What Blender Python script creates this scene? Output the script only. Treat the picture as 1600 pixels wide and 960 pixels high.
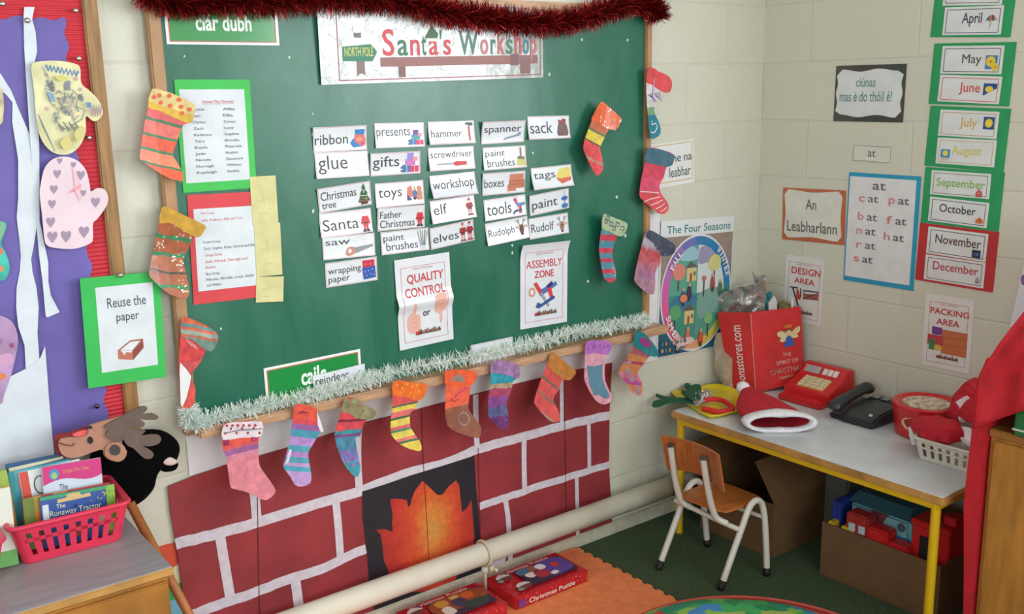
import bpy, bmesh, math, random
from mathutils import Vector, Matrix, noise
random.seed(7)
for _o in list(bpy.data.objects): bpy.data.objects.remove(_o)
S = bpy.context.scene
C = S.collection
# ---------------------------------------------------------------- camera, light, exposure
CAM = Vector((-3.33324, -2.66815, 1.70472))
RX = Vector((0.7938771728772712, -0.6077608648854841, -0.01964091387994767))
RY = Vector((-0.14366479090780987, -0.1560783147656834, -0.9772410078958614))
RZ = Vector((0.5908633194215109, 0.7786310363539026, -0.21122084885234936))
FPX = 1547.647
cd = bpy.data.cameras.new('camera'); cam = bpy.data.objects.new('camera', cd); C.objects.link(cam)
cd.sensor_width = 36; cd.lens = FPX / 1600 * 36; cd.clip_start = .05
m = Matrix.Identity(4)
for i in range(3):
    m[i][0] = RX[i]; m[i][1] = -RY[i]; m[i][2] = -RZ[i]; m[i][3] = CAM[i]
cam.matrix_world = m; S.camera = cam
S.view_settings.view_transform = 'Standard'; S.view_settings.look = 'None'
S.view_settings.exposure = -0.1; S.view_settings.gamma = 1; S.view_settings.use_curve_mapping = False
S.cycles.use_denoising = True; S.cycles.max_bounces = 8; S.cycles.sample_clamp_indirect = 6
wd = bpy.data.worlds.new('sky'); S.world = wd; wd.use_nodes = True
wd.node_tree.nodes['Background'].inputs[0].default_value = (.8, .9, 1, 1)
wd.node_tree.nodes['Background'].inputs[1].default_value = 1.0
def area(name, loc, rot, sx, sy, power, col):
    l = bpy.data.lights.new(name, 'AREA'); l.shape = 'RECTANGLE'; l.size = sx; l.size_y = sy; l.energy = power; l.color = col
    o = bpy.data.objects.new(name, l); C.objects.link(o); o.location = loc; o.rotation_euler = rot
    return o
PI = math.pi
# daylight coming in through window_1 (right wall, towards the viewer), window_2 (behind the viewer) and window_3 (left wall)
area('window_daylight_right', (.03, -3.35, 1.85), (0, PI / 2, 0), 1.25, 3.1, 122, (.93, .97, 1))
area('window_daylight_rear', (-3.2, -5.47, 1.95), (PI / 2, 0, 0), 3.4, 1.2, 88, (.93, .97, 1))
area('window_daylight_left', (-5.97, -2.9, 2.0), (0, -PI / 2, 0), 1.0, 2.4, 44, (.93, .97, 1))

# ---------------------------------------------------------------- helpers
def lin(c): c /= 255; return c / 12.92 if c <= .04045 else ((c + .055) / 1.055) ** 2.4
def L4(c): return (lin(c[0]), lin(c[1]), lin(c[2]), 1)
_M = {}
def M(c, rough=.6, metal=0, var=0, vscale=30, bump=0, bscale=60, coat=0, name=None, sheen=0, stretch=None):
    key = (tuple(c), rough, metal, var, vscale, bump, bscale, coat, sheen, stretch)
    if key in _M: return _M[key]
    mt = bpy.data.materials.new(name or 'paint_%02x%02x%02x' % tuple(int(v) for v in c)); mt.use_nodes = True
    nt = mt.node_tree; b = nt.nodes['Principled BSDF']
    b.inputs['Base Color'].default_value = L4(c); b.inputs['Roughness'].default_value = rough; b.inputs['Metallic'].default_value = metal
    if coat: b.inputs['Coat Weight'].default_value = coat; b.inputs['Coat Roughness'].default_value = .12
    if var or bump:
        tc = nt.nodes.new('ShaderNodeTexCoord'); src = tc.outputs['Object']
        if stretch:
            mp = nt.nodes.new('ShaderNodeMapping'); mp.inputs['Scale'].default_value = stretch; nt.links.new(src, mp.inputs[0]); src = mp.outputs[0]
    if var:
        n = nt.nodes.new('ShaderNodeTexNoise'); n.inputs['Scale'].default_value = vscale; n.inputs['Detail'].default_value = 5
        nt.links.new(src, n.inputs['Vector'])
        r = nt.nodes.new('ShaderNodeValToRGB')
        lo = L4([max(0, v * (1 - var)) for v in c]); hi = L4([min(255, v * (1 + var)) for v in c])
        r.color_ramp.elements[0].position = .3; r.color_ramp.elements[1].position = .7
        r.color_ramp.elements[0].color = lo; r.color_ramp.elements[1].color = hi
        nt.links.new(n.outputs['Fac'], r.inputs[0]); nt.links.new(r.outputs[0], b.inputs['Base Color'])
    if bump:
        n = nt.nodes.new('ShaderNodeTexNoise'); n.inputs['Scale'].default_value = bscale; n.inputs['Detail'].default_value = 4
        nt.links.new(src, n.inputs['Vector'])
        bp = nt.nodes.new('ShaderNodeBump'); bp.inputs['Strength'].default_value = bump; bp.inputs['Distance'].default_value = .01
        nt.links.new(n.outputs['Fac'], bp.inputs['Height']); nt.links.new(bp.outputs[0], b.inputs['Normal'])
    _M[key] = mt
    return mt
def paperM(c, var=.03): return M(c, .55, var=var, vscale=14)
def inkM(c): return M(c, .45)
def gloss(c, var=.02): return M(c, .3, coat=.6, var=var, vscale=10, bump=.25, bscale=22)

def rampmat(name, p0, p1, stops, warp=.0, wscale=30, const=True, rough=.5, glitter=0, radial=False, coat=0, gscale=260, blot=0):
    """colours laid along the line p0 -> p1 (local x,y), or by distance from p0 when radial"""
    mt = bpy.data.materials.new(name); mt.use_nodes = True; nt = mt.node_tree; N = nt.nodes.new; K = nt.links.new
    b = nt.nodes['Principled BSDF']; b.inputs['Roughness'].default_value = rough
    if coat: b.inputs['Coat Weight'].default_value = coat
    tc = N('ShaderNodeTexCoord'); v = tc.outputs['Object']
    if warp:
        n = N('ShaderNodeTexNoise'); n.inputs['Scale'].default_value = wscale; n.inputs['Detail'].default_value = 4; K(v, n.inputs['Vector'])
        s = N('ShaderNodeVectorMath'); s.operation = 'SUBTRACT'; K(n.outputs['Color'], s.inputs[0]); s.inputs[1].default_value = (.5, .5, .5)
        k = N('ShaderNodeVectorMath'); k.operation = 'SCALE'; K(s.outputs[0], k.inputs[0]); k.inputs['Scale'].default_value = warp
        a = N('ShaderNodeVectorMath'); a.operation = 'ADD'; K(v, a.inputs[0]); K(k.outputs[0], a.inputs[1]); v = a.outputs[0]
    s = N('ShaderNodeVectorMath'); s.operation = 'SUBTRACT'; K(v, s.inputs[0]); s.inputs[1].default_value = (p0[0], p0[1], 0)
    d = Vector((p1[0] - p0[0], p1[1] - p0[1], 0)); l2 = d.length_squared
    if radial:
        mu = N('ShaderNodeVectorMath'); mu.operation = 'MULTIPLY'; K(s.outputs[0], mu.inputs[0]); mu.inputs[1].default_value = (1, .62, 0)
        q = N('ShaderNodeVectorMath'); q.operation = 'LENGTH'; K(mu.outputs[0], q.inputs[0])
        f = N('ShaderNodeMath'); f.operation = 'DIVIDE'; K(q.outputs['Value'], f.inputs[0]); f.inputs[1].default_value = d.length; fac = f.outputs[0]
    else:
        q = N('ShaderNodeVectorMath'); q.operation = 'DOT_PRODUCT'; K(s.outputs[0], q.inputs[0]); q.inputs[1].default_value = d / l2; fac = q.outputs['Value']
    r = N('ShaderNodeValToRGB'); cr = r.color_ramp; cr.interpolation = 'CONSTANT' if const else 'LINEAR'
    cr.elements[0].position = stops[0][0]; cr.elements[0].color = L4(stops[0][1])
    cr.elements[1].position = stops[1][0]; cr.elements[1].color = L4(stops[1][1])
    for p, c in stops[2:]:
        e = cr.elements.new(min(1, p)); e.color = L4(c)
    K(fac, r.inputs[0]); col = r.outputs[0]
    n = N('ShaderNodeTexNoise'); n.inputs['Scale'].default_value = 45; n.inputs['Detail'].default_value = 6; K(tc.outputs['Object'], n.inputs['Vector'])
    mr = N('ShaderNodeMapRange'); K(n.outputs['Fac'], mr.inputs[0]); mr.inputs[1].default_value = .3; mr.inputs[2].default_value = .7
    mr.inputs[3].default_value = .82 - blot; mr.inputs[4].default_value = 1.12 + blot
    mx = N('ShaderNodeVectorMath'); mx.operation = 'SCALE'; K(col, mx.inputs[0]); K(mr.outputs[0], mx.inputs['Scale']); col = mx.outputs[0]
    if glitter:
        vo = N('ShaderNodeTexVoronoi'); vo.inputs['Scale'].default_value = gscale; K(tc.outputs['Object'], vo.inputs['Vector'])
        sp = N('ShaderNodeSeparateColor'); K(vo.outputs['Color'], sp.inputs[0])
        ns = N('ShaderNodeTexNoise'); ns.inputs['Scale'].default_value = 22; K(tc.outputs['Object'], ns.inputs['Vector'])
        ad = N('ShaderNodeMath'); ad.operation = 'MULTIPLY'; K(sp.outputs[0], ad.inputs[0]); K(ns.outputs['Fac'], ad.inputs[1])
        gt = N('ShaderNodeMath'); gt.operation = 'GREATER_THAN'; K(ad.outputs[0], gt.inputs[0]); gt.inputs[1].default_value = .6 - .3 * glitter
        mi = N('ShaderNodeMix'); mi.data_type = 'RGBA'; K(gt.outputs[0], mi.inputs[0]); K(col, mi.inputs[6]); mi.inputs[7].default_value = (.9, .88, .8, 1)
        col = mi.outputs[2]; K(gt.outputs[0], b.inputs['Metallic'])
        bp = N('ShaderNodeBump'); bp.inputs['Strength'].default_value = .8; bp.inputs['Distance'].default_value = .004
        K(sp.outputs[1], bp.inputs['Height']); K(bp.outputs[0], b.inputs['Normal']); b.inputs['Roughness'].default_value = .28
    K(col, b.inputs['Base Color'])
    return mt

def ray(u, v): return RX * ((u - 800) / FPX) + RY * ((v - 480) / FPX) + RZ
def atX(u, v, x): d = ray(u, v); return CAM + d * ((x - CAM.x) / d.x)
def atY(u, v, y): d = ray(u, v); return CAM + d * ((y - CAM.y) / d.y)
def atZ(u, v, z): d = ray(u, v); return CAM + d * ((z - CAM.z) / d.z)
AX = {'A': (Vector((1, 0, 0)), Vector((0, 0, 1))), 'B': (Vector((0, -1, 0)), Vector((0, 0, 1))), 'F': (Vector((1, 0, 0)), Vector((0, 1, 0)))}
def wl(p, w, off):
    if w == 'A': q = atY(p[0], p[1], -off); return (q.x, q.z)
    if w == 'B': q = atX(p[0], p[1], -off); return (-q.y, q.z)
    q = atZ(p[0], p[1], off); return (q.x, q.y)
def axes_mx(o, ex, ey):
    ex = Vector(ex).normalized(); ey = Vector(ey).normalized(); ez = ex.cross(ey).normalized(); ey = ez.cross(ex)
    mm = Matrix.Identity(4)
    for i in range(3): mm[i][0] = ex[i]; mm[i][1] = ey[i]; mm[i][2] = ez[i]; mm[i][3] = o[i]
    return mm
def wall_mx(c, w, off, ang=0):
    ex, ey = AX[w]; ez = ex.cross(ey)
    if w == 'A': o = Vector((c[0], -off, c[1]))
    elif w == 'B': o = Vector((-off, -c[0], c[1]))
    else: o = Vector((c[0], c[1], off))
    ca, sa = math.cos(ang), math.sin(ang)
    return axes_mx(o, ex * ca + ey * sa, ey * ca - ex * sa)
def link(name, me, parent=None, mx=None):
    o = bpy.data.objects.new(name, me); C.objects.link(o)
    if parent: o.parent = parent
    if mx is not None: o.matrix_local = mx
    return o
def tag(o, label, cat, group=None, kind=None):
    if label: o['label'] = label
    if cat: o['category'] = cat
    if group: o['group'] = group
    if kind: o['kind'] = kind
    return o
def thing(name, label, cat, mx=None, group=None):
    o = link(name, None, None, mx if mx is not None else Matrix.Identity(4)); o.empty_display_size = .05
    return tag(o, label, cat, group)
def obj(name, bm, mats, parent=None, mx=None, smooth=False, norm=True):
    if norm: bmesh.ops.recalc_face_normals(bm, faces=bm.faces[:])
    me = bpy.data.meshes.new(name); bm.to_mesh(me); bm.free()
    for k in (mats if isinstance(mats, (list, tuple)) else [mats]): me.materials.append(k)
    if smooth:
        for p in me.polygons: p.use_smooth = True
    return link(name, me, parent, mx)
def struct(name, bm, mats, parent=None, **k):
    o = obj(name, bm, mats, parent, **k)
    if not parent: o['kind'] = 'structure'
    return o
def box(bm, x0, y0, z0, x1, y1, z1, bev=0, mi=0, seg=2):
    r = bmesh.ops.create_cube(bm, size=1); vs = r['verts']
    for v in vs: v.co = Vector(((x0 + x1) / 2 + v.co.x * (x1 - x0), (y0 + y1) / 2 + v.co.y * (y1 - y0), (z0 + z1) / 2 + v.co.z * (z1 - z0)))
    fs = set(f for v in vs for f in v.link_faces)
    if bev:
        es = list(set(e for v in vs for e in v.link_edges))
        rr = bmesh.ops.bevel(bm, geom=es, offset=bev, segments=seg, affect='EDGES'); fs = set(f for f in fs if f.is_valid) | set(rr['faces'])
    for f in fs: f.material_index = mi
    return list(set(v for f in fs for v in f.verts))
def nb(): return bmesh.new()
def BX(*a, **k):
    b = nb(); box(b, *a, **k); return b
def ring(bm, pts): return [bm.verts.new(p) for p in pts]
def bridge(bm, r0, r1, mi=0, closed=True):
    n = len(r0)
    for i in range(n if closed else n - 1):
        j = (i + 1) % n
        try: bm.faces.new((r0[i], r0[j], r1[j], r1[i])).material_index = mi
        except ValueError: pass
def loft(bm, rings, cap0=True, cap1=True, mi=0):
    R = [ring(bm, r) for r in rings]
    for a, b in zip(R, R[1:]): bridge(bm, a, b, mi)
    if cap0: bm.faces.new(R[0]).material_index = mi
    if cap1: bm.faces.new(R[-1]).material_index = mi
    return bm
def smoothpath(pts, n=6):
    """catmull-rom"""
    P = [Vector(p) for p in pts]; out = []
    for i in range(len(P) - 1):
        p0 = P[max(0, i - 1)]; p1 = P[i]; p2 = P[i + 1]; p3 = P[min(len(P) - 1, i + 2)]
        for k in range(n):
            t = k / n
            out.append(.5 * ((2 * p1) + (p2 - p0) * t + (2 * p0 - 5 * p1 + 4 * p2 - p3) * t * t + (3 * p1 - p0 - 3 * p2 + p3) * t ** 3))
    return out + [P[-1]]
def tube(bm, pts, r, n=12, mi=0, closed=False, flat=None):
    P = [Vector(p) for p in pts]; rr = r if isinstance(r, (list, tuple)) else [r] * len(P); rings = []
    up = Vector((0, 0, 1)); t0 = (P[1] - P[0]).normalized()
    a = t0.cross(up)
    if a.length < .1: a = t0.cross(Vector((1, 0, 0)))
    a.normalize()
    for i, p in enumerate(P):
        if closed: t = P[(i + 1) % len(P)] - P[i - 1]
        else: t = P[min(i + 1, len(P) - 1)] - P[max(0, i - 1)]
        t.normalize(); a = (a - t * a.dot(t)).normalized(); b = t.cross(a)
        rings.append([p + (a * math.cos(2 * PI * k / n) + b * math.sin(2 * PI * k / n) * (flat or 1)) * rr[i] for k in range(n)])
    if closed:
        R = [ring(bm, r_) for r_ in rings]
        for i in range(len(R)): bridge(bm, R[i], R[(i + 1) % len(R)], mi)
    else: loft(bm, rings, mi=mi)
    return bm
def T(pts, r, **k): return tube(nb(), pts, r, **k)
def lathe(bm, prof, n=32, c=(0, 0), mi=0, cap=True):
    loft(bm, [[Vector((c[0] + r * math.cos(2 * PI * k / n), c[1] + r * math.sin(2 * PI * k / n), z)) for k in range(n)] for r, z in prof], cap, cap, mi)
    return bm
def ell(cx, cy, rx, ry, n=24, a=0):
    ca, sa = math.cos(a), math.sin(a); o = []
    for k in range(n):
        x, y = rx * math.cos(2 * PI * k / n), ry * math.sin(2 * PI * k / n); o.append((cx + x * ca - y * sa, cy + x * sa + y * ca))
    return o
def spl(pts, n=4):
    """closed smooth outline through 2-D points"""
    P = [Vector((p[0], p[1])) for p in pts]; o = []; k = len(P)
    for i in range(k):
        p0, p1, p2, p3 = P[i - 1], P[i], P[(i + 1) % k], P[(i + 2) % k]
        for j in range(n):
            t = j / n; q = .5 * ((2 * p1) + (p2 - p0) * t + (2 * p0 - 5 * p1 + 4 * p2 - p3) * t * t + (3 * p1 - p0 - 3 * p2 + p3) * t ** 3); o.append((q.x, q.y))
    return o
def cut(bm, nx, ny, ext=None):
    if not bm.verts: return
    for ax, n in ((0, nx), (1, ny)):
        if n < 2: continue
        lo = min(v.co[ax] for v in bm.verts); hi = max(v.co[ax] for v in bm.verts)
        if ext: lo, hi = -ext[ax], ext[ax]
        for i in range(1, n):
            co = Vector((0, 0, 0)); co[ax] = lo + (hi - lo) * i / n; no = Vector((0, 0, 0)); no[ax] = 1
            bmesh.ops.bisect_plane(bm, geom=bm.verts[:] + bm.edges[:] + bm.faces[:], plane_co=co, plane_no=no, dist=1e-7)
def sheet(pts, t=.0006, z=0, bend=None, cuts=(1, 1), mi=0):
    bm = nb(); f = bm.faces.new([bm.verts.new((p[0], p[1], z)) for p in pts]); f.material_index = mi
    r = bmesh.ops.extrude_face_region(bm, geom=[f])
    for v in r['geom']:
        if isinstance(v, bmesh.types.BMVert): v.co.z += t
    bmesh.ops.recalc_face_normals(bm, faces=bm.faces[:])
    if bend:
        cut(bm, *cuts)
        for v in bm.verts: v.co.z += bend(v.co.x, v.co.y)
    return bm
_T = {}
def glyphs(s, bold=0):
    if (s, bold) in _T: return _T[s, bold]
    cu = bpy.data.curves.new('t', 'FONT'); cu.body = s; cu.size = 1; cu.resolution_u = 3; cu.fill_mode = 'FRONT'; cu.offset = bold
    o = bpy.data.objects.new('t', cu); C.objects.link(o); me = bpy.data.meshes.new_from_object(o)
    vs = [v.co.copy() for v in me.vertices]; fs = [tuple(p.vertices) for p in me.polygons]
    bpy.data.objects.remove(o); bpy.data.curves.remove(cu); bpy.data.meshes.remove(me)
    x0 = min(v.x for v in vs); x1 = max(v.x for v in vs)
    _T[s, bold] = (vs, fs, x0, x1); return _T[s, bold]
CAPH = .682
class Ink:
    """flat printed shapes; fn maps drawing coordinates to the local x,y of the sheet"""
    def __init__(s, fn=lambda p: p, z=.0012, dz=.00012): s.bm = nb(); s.mats = []; s.fn = fn; s.z = z; s.dz = dz
    def mi(s, c):
        k = c if isinstance(c, bpy.types.Material) else inkM(c)
        if k not in s.mats: s.mats.append(k)
        return s.mats.index(k)
    def poly(s, pts, c):
        try:
            f = s.bm.faces.new([s.bm.verts.new((*s.fn(p), s.z)) for p in pts]); f.material_index = s.mi(c)
        except ValueError: pass
        s.z += s.dz; return s
    def rect(s, x0, y0, x1, y1, c): return s.poly([(x0, y0), (x1, y0), (x1, y1), (x0, y1)], c)
    def ell(s, cx, cy, rx, ry, c, n=18, a=0): return s.poly(ell(cx, cy, rx, ry, n, a), c)
    def line(s, pts, w, c, closed=False):
        P = [Vector(s.fn(p)) for p in pts]
        if closed: P = P + [P[0], P[1]]
        mi = s.mi(c); n = len(P); Lf = []; Rt = []
        for i in range(n):
            t = P[min(i + 1, n - 1)] - P[max(i - 1, 0)]
            if t.length < 1e-9: t = Vector((1, 0))
            t.normalize(); q = Vector((-t.y, t.x)) * w / 2
            Lf.append(s.bm.verts.new((*(P[i] + q), s.z))); Rt.append(s.bm.verts.new((*(P[i] - q), s.z)))
        for i in range(n - 1):
            try: s.bm.faces.new((Lf[i], Lf[i + 1], Rt[i + 1], Rt[i])).material_index = mi
            except ValueError: pass
        s.z += s.dz; return s
    def frame(s, x0, y0, x1, y1, w, c):
        q = [(x0, y0), (x1, y0), (x1, y1), (x0, y1)]
        for i in range(4): s.line([q[i], q[(i + 1) % 4]], w, c); s.z -= s.dz
        s.z += s.dz; return s
    def text(s, t, x0, x1, yb, yc, c, bold=0, y1=None):
        """baseline from (x0,yb) to (x1,y1 or yb), capitals reach height yc"""
        if bold and 'M' in t:   # the font's M does not take an outline offset: thicken it by a doubled strike
            d = bold * .35 * abs(x1 - x0) / max(1, len(t)) * 1.6
            s.text(t, x0 - d, x1 - d, yb, yc, c, 0, y1); x0 += d; x1 += d; bold = 0
        vs, fs, a, b = glyphs(t, bold); o = Vector(s.fn((x0, yb))); e = Vector(s.fn((x1, yb if y1 is None else y1))) - o
        u = Vector(s.fn((x0, yc))) - o; mi = s.mi(c); n = []
        for v in vs:
            q = o + e * ((v.x - a) / (b - a)) + u * (v.y / CAPH); n.append(s.bm.verts.new((q.x, q.y, s.z)))
        for f in fs:
            try: s.bm.faces.new([n[i] for i in f]).material_index = mi
            except ValueError: pass
        s.z += s.dz; return s
    def draw(s, x0, y0, x1, y1, shapes):
        f = lambda p: (x0 + (x1 - x0) * p[0], y0 + (y1 - y0) * p[1])
        for h in shapes:
            k = h[0]
            if k == 'e': s.poly([f(p) for p in ell(*h[1:5])], h[5])
            elif k == 'r': s.poly([f(p) for p in ((h[1], h[2]), (h[3], h[2]), (h[3], h[4]), (h[1], h[4]))], h[5])
            elif k == 'p': s.poly([f(p) for p in h[1]], h[2])
            elif k == 'l': s.line([f(p) for p in h[1]], h[2], h[3])
            elif k == 't': s.text(h[1], f((h[2], 0))[0], f((h[3], 0))[0], f((0, h[4]))[1], f((0, h[5]))[1], h[6], h[7] if len(h) > 7 else 0)
        return s
    def build(s, name, parent, bend=None, mx=None, cuts=None):
        if not s.bm.faces: s.bm.free(); return None
        for f in s.bm.faces:
            f.normal_update()
            if f.normal.z < 0: f.normal_flip()
        if bend:
            if cuts: cut(s.bm, cuts[0], cuts[1], cuts[2] if len(cuts) > 2 else None)
            for v in s.bm.verts: v.co.z += bend(v.co.x, v.co.y)
        o = obj(name, s.bm, s.mats, parent, mx, norm=False)
        return o
def fit(q, w, off):
    P = [Vector(wl(p, w, off)) for p in q]; c = sum(P, Vector((0, 0))) / 4
    e = ((P[1] - P[0]) + (P[2] - P[3])) / 2; h = ((P[0] - P[3]) + (P[1] - P[2])) / 2
    return c, e.length, h.length, math.atan2(e.y, e.x)
class Card:
    """a flat rectangular sheet on a wall, from its four corners TL TR BR BL"""
    def __init__(s, name, label, cat, quad, w='A', off=.022, c=(238, 240, 242), mat=None, t=.0008, group=None, bend=None, parent=None, rz=None, cuts=(1, 14)):
        s.c, s.w, s.h, s.a = fit(quad, w, off)
        if rz is not None: s.a = rz
        a, b = s.w / 2, s.h / 2; s.bend = bend
        bm = sheet([(-a, -b), (a, -b), (a, b), (-a, b)], t, bend=bend, cuts=cuts); s.mx = mx = wall_mx(s.c, w, off, s.a)
        s.cuts = (*cuts, (a, b)) if bend else None
        if parent: mx = parent.mx.inverted() @ mx; parent = parent.o
        s.o = obj(name, bm, mat or gloss(c), parent, mx)
        if not parent: tag(s.o, label, cat, group)
        elif label: s.o['label'] = label
        s.t = t
    def fn(s, p): return (-s.w / 2 + p[0] * s.w, s.h / 2 - p[1] * s.h)
    def ink(s): return Ink(s.fn, s.t + .0004)
    def put(s, name, k): return k.build(name, s.o, s.bend, cuts=s.cuts)
def cp(pts, k, ox, oy): return [(ox + x / k, oy + y / k) for x, y in pts]
# ---------------------------------------------------------------- the room
def blockwall(name, c):
    mt = bpy.data.materials.new(name); mt.use_nodes = True; nt = mt.node_tree; N = nt.nodes.new; K = nt.links.new
    b = nt.nodes['Principled BSDF']; b.inputs['Roughness'].default_value = .42
    tc = N('ShaderNodeTexCoord'); br = N('ShaderNodeTexBrick')
    K(tc.outputs['Object'], br.inputs['Vector'])
    br.inputs['Scale'].default_value = 1; br.inputs['Brick Width'].default_value = .45; br.inputs['Row Height'].default_value = .225
    br.inputs['Mortar Size'].default_value = .006; br.inputs['Mortar Smooth'].default_value = .8; br.offset = .5
    br.inputs['Color1'].default_value = L4(c); br.inputs['Color2'].default_value = L4([v * .985 for v in c]); br.inputs['Mortar'].default_value = L4([v * .965 for v in c])
    n = N('ShaderNodeTexNoise'); n.inputs['Scale'].default_value = 70; n.inputs['Detail'].default_value = 6; K(tc.outputs['Object'], n.inputs['Vector'])
    mr = N('ShaderNodeMapRange'); K(n.outputs['Fac'], mr.inputs[0]); mr.inputs[3].default_value = .94; mr.inputs[4].default_value = 1.05
    sc = N('ShaderNodeVectorMath'); sc.operation = 'SCALE'; K(br.outputs['Color'], sc.inputs[0]); K(mr.outputs[0], sc.inputs['Scale']); K(sc.outputs[0], b.inputs['Base Color'])
    b1 = N('ShaderNodeBump'); b1.invert = True; b1.inputs['Strength'].default_value = .3; b1.inputs['Distance'].default_value = .004; K(br.outputs['Fac'], b1.inputs['Height'])
    b2 = N('ShaderNodeBump'); b2.inputs['Strength'].default_value = .25; b2.inputs['Distance'].default_value = .003; K(n.outputs['Fac'], b2.inputs['Height']); K(b1.outputs[0], b2.inputs['Normal']); K(b2.outputs[0], b.inputs['Normal'])
    return mt
WALL = blockwall('painted_blockwork', (211, 210, 195))
ROOM = (-6.0, -5.5, 2.85)
def wallslab(name, w, off, rects, mat=WALL, th=.12):
    """rects in the wall's own x (along), y (up)"""
    bm = nb()
    for x0, y0, x1, y1 in rects: box(bm, x0, y0, -th, x1, y1, 0)
    return struct(name, bm, mat, mx=wall_mx((0, 0), w, off))
wallslab('wall_back', 'A', 0, [(-6.12, 0, .12, 2.85)])
wallslab('wall_right', 'B', 0, [(0, 0, 1.75, 2.85), (1.75, 0, 4.95, 1.2), (1.75, 2.5, 4.95, 2.85), (4.95, 0, 5.5, 2.85)])
bm = nb()
for x0, z0, x1, z1 in ((-6.12, 0, -5.0, 2.85), (-5.0, 0, -1.4, 1.3), (-5.0, 2.6, -1.4, 2.85), (-1.4, 0, .12, 2.85)): box(bm, x0, -5.62, z0, x1, -5.5, z1)
struct('wall_front', bm, M((214, 208, 188), .6))
bm = nb()
for y0, z0, y1, z1 in ((-5.5, 0, -4.2, 2.85), (-4.2, 0, -1.6, 1.3), (-4.2, 2.5, -1.6, 2.85), (-1.6, 0, 0, 2.85)): box(bm, -6.12, y0, z0, -6, y1, z1)
struct('wall_left', bm, M((214, 208, 188), .6))
struct('ceiling', BX(-6.12, -5.62, 2.85, .12, .12, 2.95), M((225, 224, 215), .8))
struct('floor', BX(-6.12, -5.62, -.08, .12, .12, 0), M((62, 82, 54), .95, var=.35, vscale=160, bump=.6, bscale=420, name='green_carpet'))
def window(n, mx, w, h):
    fr = M((225, 225, 222), .4); bm = nb(); t = .06
    for x0, y0, x1, y1 in ((0, 0, w, t), (0, h - t, w, h), (0, t, t, h - t), (w - t, t, w, h - t)): box(bm, x0, y0, -.06, x1, y1, 0, .004)
    for k in (1, 2): box(bm, w * k / 3 - .025, t, -.055, w * k / 3 + .025, h - t, -.005)
    box(bm, t, h * .68, -.05, w - t, h * .68 + .04, -.01)
    o = struct('window_%d' % n, bm, fr, mx=mx)
    g = M((205, 222, 240), .1, name='bright_sky_behind_glass')
    b = g.node_tree.nodes['Principled BSDF']; b.inputs['Emission Color'].default_value = (.85, .93, 1, 1); b.inputs['Emission Strength'].default_value = .8
    obj('pane', BX(t, t, -.04, w - t, h - t, -.034), g, o)
window(1, axes_mx((.105, -1.75, 1.2), (0, -1, 0), (0, 0, 1)), 3.2, 1.3)
window(2, axes_mx((-1.4, -5.6, 1.3), (-1, 0, 0), (0, 0, 1)), 3.6, 1.3)
window(3, axes_mx((-6.1, -4.2, 1.3), (0, 1, 0), (0, 0, 1)), 2.6, 1.2)
struct('baseboard_back', BX(-2.6, -.018, 0, -.0, 0, .05, .004), M((200, 196, 178), .5, var=.06))
struct('baseboard_right', BX(-.018, -1.3, 0, 0, -.018, .05, .004), M((200, 196, 178), .5, var=.06))

# heating pipe along the back wall
PIPE = M((226, 222, 206), .35, var=.03, vscale=8)
t = thing('heating_pipe', 'cream painted heating pipe running low along the brick-patterned paper wall', 'pipe')
obj('pipe', tube(nb(), [(-5.9, -.1, .166), (-.015, -.1, .166)], .0385, 24), PIPE, t, smooth=True)
cl = atY(757, 862, -.1)
bm = nb(); tube(bm, [(cl.x - .004, -.1 + .043 * math.cos(a), .166 + .043 * math.sin(a)) for a in [k * PI / 10 for k in range(20)]], .0055, 8, closed=True)
box(bm, cl.x - .012, -.155, .115, cl.x + .006, -.135, .135, .003); tube(bm, [(cl.x, -.150, .128), (cl.x, -.172, .128)], .006, 8)
c = obj('pipe_clip', bm, M((205, 195, 170), .5), t, smooth=True); c['label'] = 'beige pipe clip with a small bolt'
bm = nb(); lathe(bm, [(.0125, .116), (.0125, .098), (.006, .092), (.006, .0155)], 12, (cl.x, -.1)); obj('support_rod', bm, PIPE, t, smooth=True)

# ---------------------------------------------------------------- blackboard and what surrounds it
WOOD = M((170, 130, 92), .45, var=.12, vscale=9, stretch=(1, 12, 1), name='varnished_wood')
WOODH = M((186, 148, 116), .45, var=.12, vscale=9, stretch=(1, 12, 12), name='varnished_ledge')
WOODL = M((152, 112, 66), .45, var=.14, vscale=8, stretch=(12, 1, 1), name='brown_frame')
bl = -2.478; br_ = -.672; bt = 1.998; bb = .79
def chalk():
    mt = bpy.data.materials.new('green_chalkboard'); mt.use_nodes = True; nt = mt.node_tree; N = nt.nodes.new; K = nt.links.new
    b = nt.nodes['Principled BSDF']; b.inputs['Roughness'].default_value = .34
    tc = N('ShaderNodeTexCoord'); mp = N('ShaderNodeMapping'); mp.inputs['Scale'].default_value = (3, 3, 1.2); mp.inputs['Rotation'].default_value = (0, .6, 0); K(tc.outputs['Object'], mp.inputs[0])
    n = N('ShaderNodeTexNoise'); n.inputs['Scale'].default_value = 1.6; n.inputs['Detail'].default_value = 9; n.inputs['Roughness'].default_value = .65; n.inputs['Distortion'].default_value = .8; K(mp.outputs[0], n.inputs['Vector'])
    r = N('ShaderNodeValToRGB'); r.color_ramp.elements[0].position = .38; r.color_ramp.elements[1].position = .78
    r.color_ramp.elements[0].color = L4((19, 96, 74)); r.color_ramp.elements[1].color = L4((64, 121, 102)); K(n.outputs['Fac'], r.inputs[0]); K(r.outputs[0], b.inputs['Base Color'])
    return mt
t = thing('blackboard', 'large green chalkboard in a wooden frame covered in word cards', 'blackboard')
obj('board_panel', BX(bl + .02, -.022, bb, br_ - .02, -.007, bt - .01), chalk(), t)
fw = .035
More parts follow.
